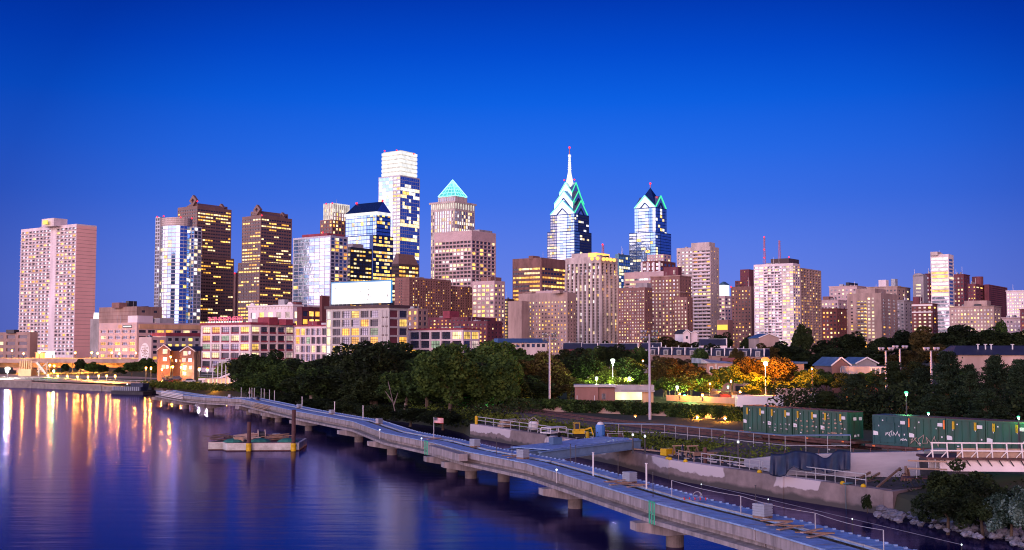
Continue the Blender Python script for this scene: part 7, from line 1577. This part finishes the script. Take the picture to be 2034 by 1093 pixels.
# vertical striped tower
b = B('office_tower', 'tower of pale vertical ribs with an orange floodlit roof and a lattice mast', 'tower', 1193, 512, 1000, yb=675)
q = b.box(1123, 1193, 1227, 512, wall='stone_pale',
   W=G(6.2, 8.8, .60, .82, .12, .03, 'cool', ['glass_dark', 'glass_dark', 'glass_dark', 'glass_pale'], top=10, r=1.6),
   S=G(6.2, 9, .62, .84, .16, .0, 'home', 'glass_dark', top=10, r=1.6))
x0, x1, y0, y1, zt = q; mb = MB(); n = 8
for k in range(n+1):
    yy = y0+(y1-y0)*(.02+.96*k/n); mb.box(x0-.9, x0-.02, yy-.95, yy+.95, 0, zt-14)
for k in range(5):
    xx = x0+(x1-x0)*(.02+.96*k/4); mb.box(xx-.9, xx+.9, y0-.9, y0-.02, 0, zt-14)
b.part(mb, 'rib', 'stone_pale')
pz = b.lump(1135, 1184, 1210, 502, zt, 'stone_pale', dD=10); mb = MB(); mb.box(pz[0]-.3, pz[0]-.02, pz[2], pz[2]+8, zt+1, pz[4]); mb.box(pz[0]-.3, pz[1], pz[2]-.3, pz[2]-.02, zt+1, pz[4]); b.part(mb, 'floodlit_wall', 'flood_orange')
mb = MB()
for px, py, D_ in ((1176, 514, 996), (1187, 513.5, 992), (1199, 515, 995), (1206, 515, 1000), (1213, 516, 1005), (1220, 517, 1012)): mb.ball(b.loc(at(px, py, D_)), 1.7, 8)
b.part(mb, 'floodlight', 'flood_orange')
mb = MB(); P = b.loc(at(1197, 502, 1030)); Qz = b.loc(at(1197, 486, 1030)).z
for dx, dy in ((-1.2, -1.2), (1.2, -1.2), (0, 1.2)): mb.beam((P.x+dx, P.y+dy, zt), (P.x+dx*.3, P.y+dy*.3, Qz), .35, .35)
for k in range(7): z = zt+(Qz-zt)*k/7; mb.beam((P.x-1.2, P.y-1.2, z), (P.x+1.2, P.y-1.2, z+1.4), .25, .25)
b.part(mb, 'mast', 'lattice_red'); mb = MB(); mb.ball((P.x, P.y, Qz), .9); b.part(mb, 'beacon', 'beacon_red'); b.done()

b = B('office_tower', 'crimson and white stepped tower in front of the spireless chevron tower', 'tower', 1318, 512, 1250, yb=550)
b.box(1285, 1318, 1333, 505, 1262, 'stone_pink', W=G(7, 6, .5, .5, .2, 0, 'rose', 'glass_mid'), S=G(7, 6, .5, .5, .2, 0, 'rose', 'glass_mid'), part='upper_block')
q = b.box(1275, 1310, 1342, 520, wall='brick_red', W=G(8, 9, .6, .6, .2, 0, 'rose', 'glass_pale'), S=G(8, 8, .6, .6, .2, 0, 'rose', 'glass_mid')); b.beacon(1287, 499, 1245); mb = MB()
for k in (0, .33, .66, 1): yy = q[2]+(q[3]-q[2])*k; mb.box(q[0]-.5, q[0]-.02, yy-1.1, yy+1.1, 0, q[4])
b.part(mb, 'pilaster', 'white_trim'); b.done()
b = B('office_building', 'wide beige block with two lit ribbons behind the brown hotel block', 'building', 1318, 541, 1000, yb=575)
b.box(1240, 1318, 1340, 541, wall='stone_pink', W=G(9, 10, .92, .42, .5, .6, 'cool', 'glass_mid', top=9)); b.done()
b = B('apartment_building', 'rust brown brick block left of the tall purple brown hotel', 'building', 1281, 573, 810, yb=668)
q = b.box(1227, 1281, 1296, 573, wall='brick_brown', W=G(6.2, 5.6, .5, .4, .45, .1, 'rose', ['glass_mid', 'glass_dark'], top=3), S=G(6.2, 5, .4, .35, .1, 0, 'home', top=3)); b.lump(1262, 1285, 1294, 562, q[4], 'stone_grey'); b.done()
b = B('apartment_tower', 'tall purple brown brick hotel with arched attic windows and a dark penthouse', 'tower', 1350, 549, 850, yb=665)
q = b.box(1292, 1350, 1373, 549, wall='brick_brown', W=G(7.1, 7.2, .45, .48, .55, .1, 'rose', ['glass_mid', 'glass_pale'], top=5, mull=(2, 1), frame='brick_brown'), S=G(7.1, 6.5, .35, .4, .15, 0, 'home', top=5), cap=('brick_tan', 2.2, .5))
q2 = b.lump(1318, 1347, 1354, 530, q[4], 'brick_dark_red'); mb = MB(); mb.box(q[0]-.6, q[1], q[2]-.6, q[2]-.03, q[4]-12, q[4]-11); mb.box(q[0]-.6, q[0]-.03, q[2], q[3], q[4]-12, q[4]-11); b.part(mb, 'string_course', 'brick_tan')
mb = MB(); mb.box(q2[0]-.2, q2[0]-.02, q2[2]+3, q2[2]+4, q[4]+2, q[4]+5); b.part(mb, 'penthouse_window', 'lit_rose')
b.box(1338, 1365, 1376, 590, 842, 'brick_brown', W=G(7.1, 7, .45, .48, .6, .1, 'rose', 'glass_mid', top=5), S=G(7.1, 7, .4, .4, .15, 0, 'home'), part='front_wing')
b.done()

# white balcony tower
b = B('apartment_tower', 'cream apartment tower with long balconies and a raised corner block on the roof', 'tower', 1411, 490, 900, yb=665)
q = b.box(1344, 1411, 1428, 492, wall='stone_pale', W=[(0, .52, G(7.1, 9, .93, .5, .12, .06, 'home', ['glass_dark', 'glass_dark', 'glass_mid'], top=4, r=1.6)), (.52, 1, G(7.1, 8, .66, .42, .3, .1, 'cool', ['glass_mid', 'glass_pale', 'glass_dark'], top=4, r=.8))],
      S=G(7.1, 6, .3, .3, .12, 0, 'home', 'glass_dark', top=4)); b.lump(1373, 1409, 1420, 481, q[4], 'stone_pale', dD=3); mb = MB()
for i in range(1, 26):
    z = q[4]-i*7.1*900/F-1.5*.39; mb.box(q[0]-.8, q[0]-.02, q[2]+.4, q[2]+(q[3]-q[2])*.52, z-1.05, z+.1)
b.part(mb, 'balcony', 'white_wall'); b.done()

b = B('office_tower', 'slim beige building with a glowing white crown under a dark green roof', 'tower', 1440, 590, 1300, yb=650)
q = b.box(1426, 1440, 1452, 590, wall='stone_pink', W=G(7.5, 7, .7, .5, .3, .1, 'rose'), S=G(7.5, 6, .7, .5, .3, 0, 'rose')); z1 = b.loc(at(1440, 566, 1300)).z; mb = MB(); mb.box(q[0]+1, q[1]-2, q[2]+1, q[3]-1, q[4], z1); b.part(mb, 'lit_crown', 'sign_white')
mb = MB(); mb.hexa([(q[0], q[2], z1), (q[1]-1, q[2], z1), (q[1]-1, q[3], z1), (q[0], q[3], z1), (q[0]+5, q[2]+4, z1+4), (q[1]-6, q[2]+4, z1+4), (q[1]-6, q[3]-4, z1+4), (q[0]+5, q[3]-4, z1+4)]); b.part(mb, 'roof', 'teal_frame'); b.done()
b = B('retail_building', 'low block with a glaring yellow sign between the cream tower and the brick tower', 'building', 1446, 640, 700, yb=665)
q = b.box(1424, 1446, 1456, 638, wall='brick_brown'); mb = MB(); mb.box(q[0]-.4, q[0]-.02, q[2]+.3, q[3]-.3, q[4]-5.3, q[4]-2.2); b.part(mb, 'lit_sign', 'sign_yellow'); b.done()

b = B('apartment_tower', 'stepped plum brick tower left of the broad white tower', 'tower', 1492, 570, 880, yb=670)
q = b.box(1452, 1492, 1500, 571, wall='brick_brown', W=G(7.2, 6.6, .4, .36, .3, 0, 'home', ['glass_mid', 'glass_pale'], top=4, pf=lambda i, j, r, n, p: .1 if 2 < i < 10 else .55))
b.box(1460, 1490, 1500, 557, 884, 'brick_dark_red', part='upper_block', W=G(7, 8, .5, .4, .2, 0, 'home')); b.box(1470, 1488, 1499, 535, 888, 'brick_dark_red', part='top_block', W=G(9, 7, .3, .2, .2)); b.beacon(1452, 570, 870); b.done()

# broad white tower
b = B('apartment_tower', 'broad white apartment tower with stacked balconies and two masts on its roof', 'tower', 1575, 524, 760, yb=672)
q = b.box(1497, 1575, 1589, 525, wall='white_wall', W=[(0, .28, G(5.7, 7, .93, .62, .6, .3, 'rose', 'glass_pale', top=2, r=.6)), (.28, .75, G(5.7, 8, .9, .6, .2, .08, 'cool', ['glass_mid', 'glass_pale', 'glass_dark'], top=2, r=1.3)), (.75, 1, G(5.7, 8, .93, .62, .25, .1, 'rose', 'glass_pale', top=2, r=.6))],
     S=G(5.7, 5, .7, .6, .3, 0, 'home', 'glass_dark', top=2)); mb = MB()
for i in range(1, 28):
    z = q[4]-i*5.7*760/F-.2; mb.box(q[0]-1.3, q[0]-.02, q[2]+(q[3]-q[2])*.3, q[2]+(q[3]-q[2])*.42, z-.9, z); mb.box(q[0]-1.3, q[0]-.02, q[2]+(q[3]-q[2])*.62, q[2]+(q[3]-q[2])*.74, z-.9, z)
b.part(mb, 'balcony', 'white_wall')
b.box(1580, 1590, 1631, 532, 785, 'stone_tan', S=G(5.7, 6, .7, .6, .2, 0, 'home', ['glass_dark', 'glass_mid'], top=2, r=1.1), part='east_wing')
b.lump(1531, 1567, 1587, 513, q[4], 'dark_brown', dD=10)
for px, yy_, mtl in ((1518, 472, 'lattice_red'), (1548, 478, 'lattice_red')):
    mb = MB(); P = b.loc(at(px, 513, 785)); Z1 = b.loc(at(px, yy_, 785)).z; nn = 14
    for dx, dy in ((-.8, -.8), (.8, -.8), (0, .9)): mb.beam((P.x+dx, P.y+dy, q[4]), (P.x+dx*.4, P.y+dy*.4, Z1), .22, .22)
    for k in range(nn):
        z = q[4]+(Z1-q[4])*k/nn; mb.beam((P.x-.8, P.y-.8, z), (P.x+.8, P.y-.8, z+.8), .16, .16)
    b.part(mb, 'mast', mtl)
for px, py in ((1518, 471), (1518, 496), (1518, 512), (1567, 511)): b.beacon(px, py, 780)
b.done()

# hillside cluster to the right
spec = [
 ('apartment_building', 'pink stucco block with a dark roof box behind the balcony building', 1702, 573, 1150, (1647, 1702, 1722, 569), 'stone_pink', 7, 8, .35, 'rose', [(1680, 1686, 1704, 561, 'dark_metal')]),
 ('apartment_building', 'tan block carrying two white water tanks on its roof', 1782, 572, 1100, (1722, 1782, 1808, 570), 'stone_tan', 7.5, 8, .35, 'rose', [(1745, 1760, 1765, 556, 'white_wall'), (1770, 1778, 1783, 554, 'roof_silver')]),
 ('apartment_building', 'stepped pinkish block right of the broad white tower', 1665, 596, 1000, (1630, 1665, 1682, 597), 'stone_pink', 7.5, 7, .3, 'rose', [(1634, 1646, 1655, 589, 'brick_brown')]),
 ('brick_building', 'orange red brick block beside the foot of the broad white tower', 1662, 613, 820, (1632, 1662, 1682, 614), 'brick_red', 8, 7, .35, 'home', []),
 ('apartment_building', 'grey glassy block right of the purple balcony building', 1796, 598, 900, (1780, 1796, 1814, 598), 'stone_grey', 7, 8, .15, 'rose', []),
 ('brick_building', 'dark brick sliver between the round shouldered tower and the striped white tower', 1846, 545, 1250, (1838, 1846, 1862, 545), 'brick_dark_red', 8, 6, .4, 'rose', []),
 ('apartment_tower', 'plum tower with one column of bright windows right of the striped white tower', 1914, 546, 1150, (1893, 1914, 1926, 546), 'brick_dark_red', 7.5, 8, .3, 'rose', []),
 ('apartment_building', 'white topped crimson block with bright windows left of the striped white tower', 1852, 604, 760, (1811, 1852, 1862, 604), 'brick_red', 7.2, 9.5, .8, 'rose', [(1813, 1825, 1832, 590, 'brick_dark_red')]),
 ('apartment_building', 'wide beige block with rows of small bright windows behind the dark trees', 1974, 609, 700, (1886, 1974, 1988, 609), 'stone_tan', 7.6, 7, .6, 'rose', [(1915, 1960, 1968, 597, 'stone_tan')]),
 ('apartment_building', 'brightly lit white gridded block at the right edge', 2036, 590, 800, (1999, 2038, 2060, 578), 'white_wall', 6, 5, .75, 'cool', []),
 ('apartment_building', 'pale pink block low at the right edge below the white gridded block', 2028, 632, 600, (1990, 2028, 2050, 632), 'stone_pink', 8, 8, .3, 'rose', []),
 ('brick_building', 'dark brown block low at the far right edge', 2040, 615, 560, (2026, 2060, 2080, 615), 'brick_dark_red', 8, 8, .3, 'home', []),
]
for nm, lab, xc, yt, D, (xl, xc2, xr, y2), wl, fp, bp, p, pal, lumps in spec:
    b = B(nm, lab, 'tower' if 'tower' in nm else 'building', xc2, y2, D, yb=668)
    kw = {}
    if 'one column' in lab: kw['pf'] = lambda i, j, r, n, p: .95 if j == 1 else .08
    q = b.box(xl, xc2, xr, y2, wall=wl, W=G(fp, bp, .5, .45, p, .05, pal, ['glass_dark', 'glass_mid'], top=4, **kw), S=G(fp, bp, .4, .4, p*.4, 0, 'home', top=4), cap=(wl, 1.6, .5))
    for l in lumps: b.lump(l[0], l[1], l[2], l[3], q[4], l[4])
    if 'white topped crimson' in lab:
        mb = MB(); mb.box(q[0]-.3, q[0]-.02, q[2], q[3], q[4]-1.2, q[4]); mb.box(q[0]-.3, q[0]-.02, q[2], q[3], q[4]-5.6, q[4]-4.9); b.part(mb, 'white_band', 'white_trim')
    b.done()
# purple balcony building
b = B('apartment_building', 'lavender apartment building with a bright column of balconies above the dark trees', 'building', 1752, 585, 830, yb=666)
q = b.box(1682, 1750, 1782, 584, wall='stone_tan', W=[(0, .18, None), (.18, .42, G(6.9, 9, .6, .55, .8, .1, 'rose', 'glass_mid', top=6)), (.42, .72, G(6.9, 8, .9, .6, .65, .1, 'home', 'glass_dark', top=12, r=1.6)), (.72, .8, None), (.8, .92, G(6.9, 8, .5, .4, .1, 0, 'home', 'glass_dark', top=12)), (.92, 1, None)],
     S=G(6.9, 12, .4, .45, .1, 0, 'home', 'glass_dark', top=8)); b.lump(1700, 1738, 1760, 573, q[4], 'stone_tan'); mb = MB()
for i in range(1, 13):
    z = q[4]-i*6.9*830/F-3; mb.box(q[0]-1.3, q[0]-.02, q[2]+(q[3]-q[2])*.44, q[2]+(q[3]-q[2])*.7, z-.9, z)
b.part(mb, 'balcony', 'stone_grey'); b.done()
# round shouldered tower
b = B('apartment_tower', 'grey tower with rounded shoulders and a central strip of lit windows', 'tower', 1834, 548, 1100, yb=615)
q = b.box(1813, 1834, 1842, 549, wall='stone_grey', W=[(0, .2, None), (.2, .8, G(7, 12, .8, .45, .85, .3, 'rose', 'glass_pale', top=14)), (.8, 1, None)]); mb = MB(); x0, x1, y0, y1, zt = q
for k in range(4):
    t0, t1 = k/4, (k+1)/4; i0 = 3.5*(1-math.cos(t0*1.57)); i1 = 3.5*(1-math.cos(t1*1.57)); h0 = 3*math.sin(t0*1.57); h1 = 3*math.sin(t1*1.57)
    mb.hexa([(x0, y0+i0, zt+h0), (x1, y0+i0, zt+h0), (x1, y1-i0, zt+h0), (x0, y1-i0, zt+h0), (x0, y0+i1, zt+h1), (x1, y0+i1, zt+h1), (x1, y1-i1, zt+h1), (x0, y1-i1, zt+h1)])
b.part(mb, 'roof', 'stone_grey'); b.done()
# striped white tower
b = B('apartment_tower', 'slim white tower with broad bright window stripes right of centre on the hill', 'tower', 1884, 505, 880, yb=650)
q = b.box(1848, 1884, 1894, 507, wall='white_wall', W=G(7.2, 36, .96, .66, .9, .1, 'cool', 'glass_pale', top=3, pf=lambda i, j, r, n, p: 1 if i < 11 else .12), S=G(7.2, 8, .9, .6, .1, 0, 'cool', 'glass_mid', top=6)); b.lump(1848, 1862, 1870, 500, q[4], 'stone_pale', dD=2); b.done()
# dark red complex
b = B('apartment_tower', 'broad oxblood tower block with a round drum on the roof at right', 'tower', 1950, 566, 950, yb=655)
q = b.box(1922, 1938, 1962, 566, wall='brick_dark_red', W=G(7.4, 6, .5, .3, .4, .2), S=G(7.4, 8, .7, .3, .5, .2, pf=lambda i, j, r, n, p: .8 if i in (0, 4) else .04))
b.box(1955, 1964, 2001, 565, 965, 'brick_dark_red', S=G(4.2, 40, .97, .3, .0, 0, 'home', ['dark_brown'], top=1, r=.5), part='east_wing'); mb = MB(); P = b.loc(at(1942, 560, 965)); mb.lathe((P.x, P.y, 0), [(4.4, q[4]), (4.4, b.loc(at(1942, 550, 965)).z)], 14); b.part(mb, 'drum', 'brick_dark_red'); b.done()

# ------------------------------------------------------------------ the loft district
def loftcap(b, q, m='dark_brown', h=1.2, o=.5):
    mb = MB(); mb.box(q[0]-o, q[1]+o, q[2]-o, q[3]+o, q[4]+.01, q[4]+h); b.part(mb, 'cornice', m)
b = B('loft_building', 'five storey loft with white frames and crimson panels under a red rooftop sign', 'building', 498, 645, 430, zb=5.5, yb=748)
q = b.box(399, 498, 586, 645, wall='loft_frame', W=G(17.2, 19.8, .84, .80, .38, 0, 'loft', ['glass_dark', 'glass_mid'], top=3, r=.5, mull=(4, 3)),
      S=G(17.2, 17.6, .82, .80, .24, 0, 'loft', ['glass_dark', 'glass_dark', 'glass_mid'], top=3, r=.5, mull=(4, 3)))
loftcap(b, q, 'crimson_panel', .9, .3); fh = 17.2*430/F; mb = MB()
for i in range(5):
    z1 = q[4]-3*.187-i*fh-fh*.2*.35-fh*.8; mb.box(q[0]+.12, q[0]+.45, q[2]+.5, q[3]-.5, z1+.02, z1+.62); mb.box(q[0]+.5, q[1]-.5, q[2]+.12, q[2]+.45, z1+.02, z1+.62)
b.part(mb, 'spandrel_panel', 'crimson_panel')
b.lump(500, 525, 560, 633, q[4], 'stone_pale', 'roof_tank', 8); b.lump(512, 535, 552, 630, q[4], 'crimson_panel', dD=6); b.lump(553, 568, 582, 634, q[4], 'crimson_panel', 'cooling_unit', 8)
b.done(110)
# rooftop sign: red script on a scaffold frame; the lettering is a blur in the photo
q0 = q; sg = thing('rooftop_sign', 'red lettered sign with white lower edge on the roof of the crimson panelled loft', 'sign', b.root.location + Vector((0, 0, q[4])), ANG)
def sgl(mb, name, m): return mb.build(name, m, sg, world=False)
L0, L1 = (q[3]-q[2])*.22, (q[3]-q[2])*.92
mb = MB()
for k in range(10):
    y = L0+(L1-L0)*k/9; mb.beam((q[0]+1.6, y, .9), (q[0]+1.6, y, 3.0), .1, .1); mb.beam((q[0]+3.4, y, .9), (q[0]+1.6, y, 3.0), .08, .08)
sgl(mb, 'sign_frame', 'steel')
mb = MB(); rs = random.Random(3); nL = 15
for k in range(nL):
    y = L0+(L1-L0)*(k+.1)/nL; wl = (L1-L0)/nL*.78; X = q[0]+1.4
    z0_, z1_ = 1.5, 3.1
    mb.beam((X, y, z0_), (X, y, z1_), .12, .3)
    if k % 3 != 1: mb.beam((X, y, z1_), (X, y+wl, z1_-.05), .12, .28)
    if k % 2: mb.beam((X, y+wl, z0_), (X, y+wl, z1_), .12, .28)
    mb.beam((X, y, 2.2 + .3*(k % 2)), (X, y+wl, 2.3), .12, .28)
sgl(mb, 'sign_letter', 'sign_red'); mb = MB()
for k in range(13): y = L0+(L1-L0)*(k+.1)/13; mb.box(q[0]+1.2, q[0]+1.35, y, y+.9, .95, 1.45)
sgl(mb, 'sign_lower_line', 'sign_white')

b = B('loft_building', 'narrow white framed loft bay between the crimson panelled loft and the billboard loft', 'building', 650, 648, 425, zb=5.5, yb=735)
q = b.box(585, 650, 700, 648, wall='loft_frame', W=G(17.2, 10.5, .80, .78, .24, 0, 'loft', ['glass_dark', 'glass_mid'], top=3, r=.5, mull=(3, 3)), S=None); loftcap(b, q, 'crimson_panel', .5, .3); b.lump(612, 630, 648, 638, q[4], 'crimson_panel'); b.done()

b = B('loft_building', 'tallest grey loft with a stack of glowing stair windows carrying the billboard', 'building', 773, 611, 400, zb=5.5, yb=735)
q = b.box(648, 773, 811, 611, wall='loft_grey', W=[(0, .14, None), (.14, .92, G(17.7, 20, .84, .78, .26, 0, 'loft', ['glass_dark', 'glass_mid'], top=4, r=.5, mull=(4, 3))), (.92, 1, G(17.7, 11, .8, .86, 1, 0, 'cool', top=4, r=.4))],
      S=[(0, .5, G(17.7, 17, .86, .78, .0, 0, 'loft', ['brick_dark_red'], top=4, r=.3)), (.5, 1, G(17.7, 17, .86, .78, .35, 0, 'loft', 'glass_dark', top=4, r=.4, mull=(3, 2)))])
loftcap(b, q, 'dark_brown', 1.0, .5); mb = MB()
for i in range(6):
    z = q[4]-4*.174-(i+.86)*17.7*.174
    for f in (.02, .075): mb.box(q[0]-.06, q[0]-.004, q[2]+(q[3]-q[2])*f, q[2]+(q[3]-q[2])*(f+.035), z-.22, z+.22)
b.part(mb, 'vent', 'dark_brown'); mb = MB()
for f in (.04, .1): mb.box(q[0]-.1, q[0]-.01, q[2]+(q[3]-q[2])*f-.12, q[2]+(q[3]-q[2])*f, 2, q[4]-1)
b.part(mb, 'wall_joint', 'stone_grey'); b.done(110)
# billboard
Lb = b.root.location; bb = thing('billboard', 'glowing white rooftop billboard with a blue edge and a few faint dark marks', 'billboard', (Lb.x, Lb.y, Lb.z+q[4]+1.0), ANG)
y0_, y1_ = .2, (q[3]-q[2])*.945; h0, h1 = .7, 8.2; X = q[0]+1.0
mb = MB(); mb.box(X, X+.3, y0_, y1_, h0, h1); mb.build('display', 'sign_white', bb, world=False)
mb = MB(); mb.box(X-.1, X+.5, y0_-.3, y1_+.3, h1+.01, h1+.45); mb.box(X-.1, X+.5, y0_-.35, y0_-.01, h0, h1); mb.box(X-.1, X+.5, y1_+.01, y1_+.3, h0, h1); mb.build('frame', 'sign_cyan', bb, world=False)
mb = MB()
for k in range(7): y = y0_+(y1_-y0_)*(k+.5)/7; mb.beam((X+.4, y, -.0), (X+.4, y, h0+.2), .2, .2); mb.beam((X+3.5, y, 0), (X+.4, y, h0+4), .15, .15)
mb.box(X-.9, X-.2, y0_, y1_, h0-.55, h0-.35); mb.build('support', 'dark_metal', bb, world=False)
def mark(yf, zf, a, bq, rot=0):
    y = y0_+(y1_-y0_)*(1-yf); z = h0+(h1-h0)*(1-zf); n = 8
    return [(X-.02, y+a*math.cos(t)*math.cos(rot)-bq*math.sin(t)*math.sin(rot), z+a*math.cos(t)*math.sin(rot)+bq*math.sin(t)*math.cos(rot)) for t in [2*math.pi*i/n for i in range(n)]]
mb = MB()
for a in ((.50, .42, .28, .12, .9), (.63, .36, .18, .35, 0), (.63, .60, .38, .3, .3), (.66, .68, .45, .1, -.4), (.78, .66, .08, .6, 0), (.84, .34, .35, .1, .7), (.95, .66, .18, .5, .2), (.05, .66, .12, .12, 0), (.07, .24, .14, .3, 0), (.62, .82, .15, .25, .2)): mb.poly(mark(*a))
mb.build('display_marks', 'stone_grey', bb, world=False)

b = B('loft_building', 'low white framed loft wing right of the billboard loft above the trees', 'building', 920, 655, 415, zb=5.5, yb=690)
q = b.box(811, 920, 953, 655, wall='loft_frame', W=G(17.8, 21, .86, .80, .25, 0, 'loft', ['glass_dark', 'glass_mid', 'glass_mid'], top=3, r=.5, mull=(4, 2)), S=G(17.8, 16, .85, .78, .1, 0, 'loft', 'glass_mid', top=3, r=.4, mull=(3, 2))); loftcap(b, q, 'crimson_panel', .6, .3); b.done()
b = B('brick_building', 'small tan and brick block with white window bays right of the billboard loft', 'building', 830, 613, 520, yb=655)
q = b.box(808, 830, 850, 615, wall='brick_tan', W=G(11, 9, .5, .6, .4, 0, 'home', 'glass_pale', frame='white_trim'), S=G(11, 8, .5, .6, .1, 0, 'home')); b.lump(812, 822, 830, 609, q[4], 'roof_silver'); b.done()
b = B('loft_building', 'white ornate cornice building with a pale upper floor behind the crimson panelled loft', 'building', 612, 608, 560, yb=645)
q = b.box(493, 582, 646, 608, wall='white_wall', W=G(19, 17, .55, .62, .45, 0, 'rose', ['glass_pale', 'glass_mid'], top=9, r=.5), S=G(19, 15, .7, .65, .3, 0, 'home', ['glass_dark', 'crimson_panel'], top=9, r=.5), cap=('white_trim', 3, .6)); mb = MB()
for k in range(14): yy = q[2]+(q[3]-q[2])*(k+.5)/14; mb.box(q[0]-.35, q[0]-.02, yy-.3, yy+.3, q[4]-1.2, q[4]-.2)
for f in (.06, .9): yy = q[2]+(q[3]-q[2])*f; mb.hexa([(q[0]-.4, yy-2, q[4]+.8), (q[0]+.4, yy-2, q[4]+.8), (q[0]+.4, yy+2, q[4]+.8), (q[0]-.4, yy+2, q[4]+.8), (q[0]-.4, yy-.7, q[4]+2), (q[0]+.4, yy-.7, q[4]+2), (q[0]+.4, yy+.7, q[4]+2), (q[0]-.4, yy+.7, q[4]+2)])
b.part(mb, 'cornice_bracket', 'white_trim'); b.lump(553, 565, 573, 595, q[4], 'panel_grey', 'cooling_unit'); b.lump(574, 588, 600, 600, q[4], 'brick_red', 'chimney', 8); b.done()
b = B('brick_building', 'orange brick stair tower block just left of the billboard', 'building', 640, 590, 470, yb=615); b.box(635, 640, 655, 590, wall='brick_red'); b.done()
b = B('loft_building', 'dark blue and crimson walled upper loft between the ornate building and the billboard', 'building', 600, 610, 500, yb=650); b.box(590, 600, 650, 612, wall='brick_dark_red', S=G(16, 14, .8, .6, .35, 0, 'home', ['glass_deep', 'glass_dark'], top=4)); b.done()
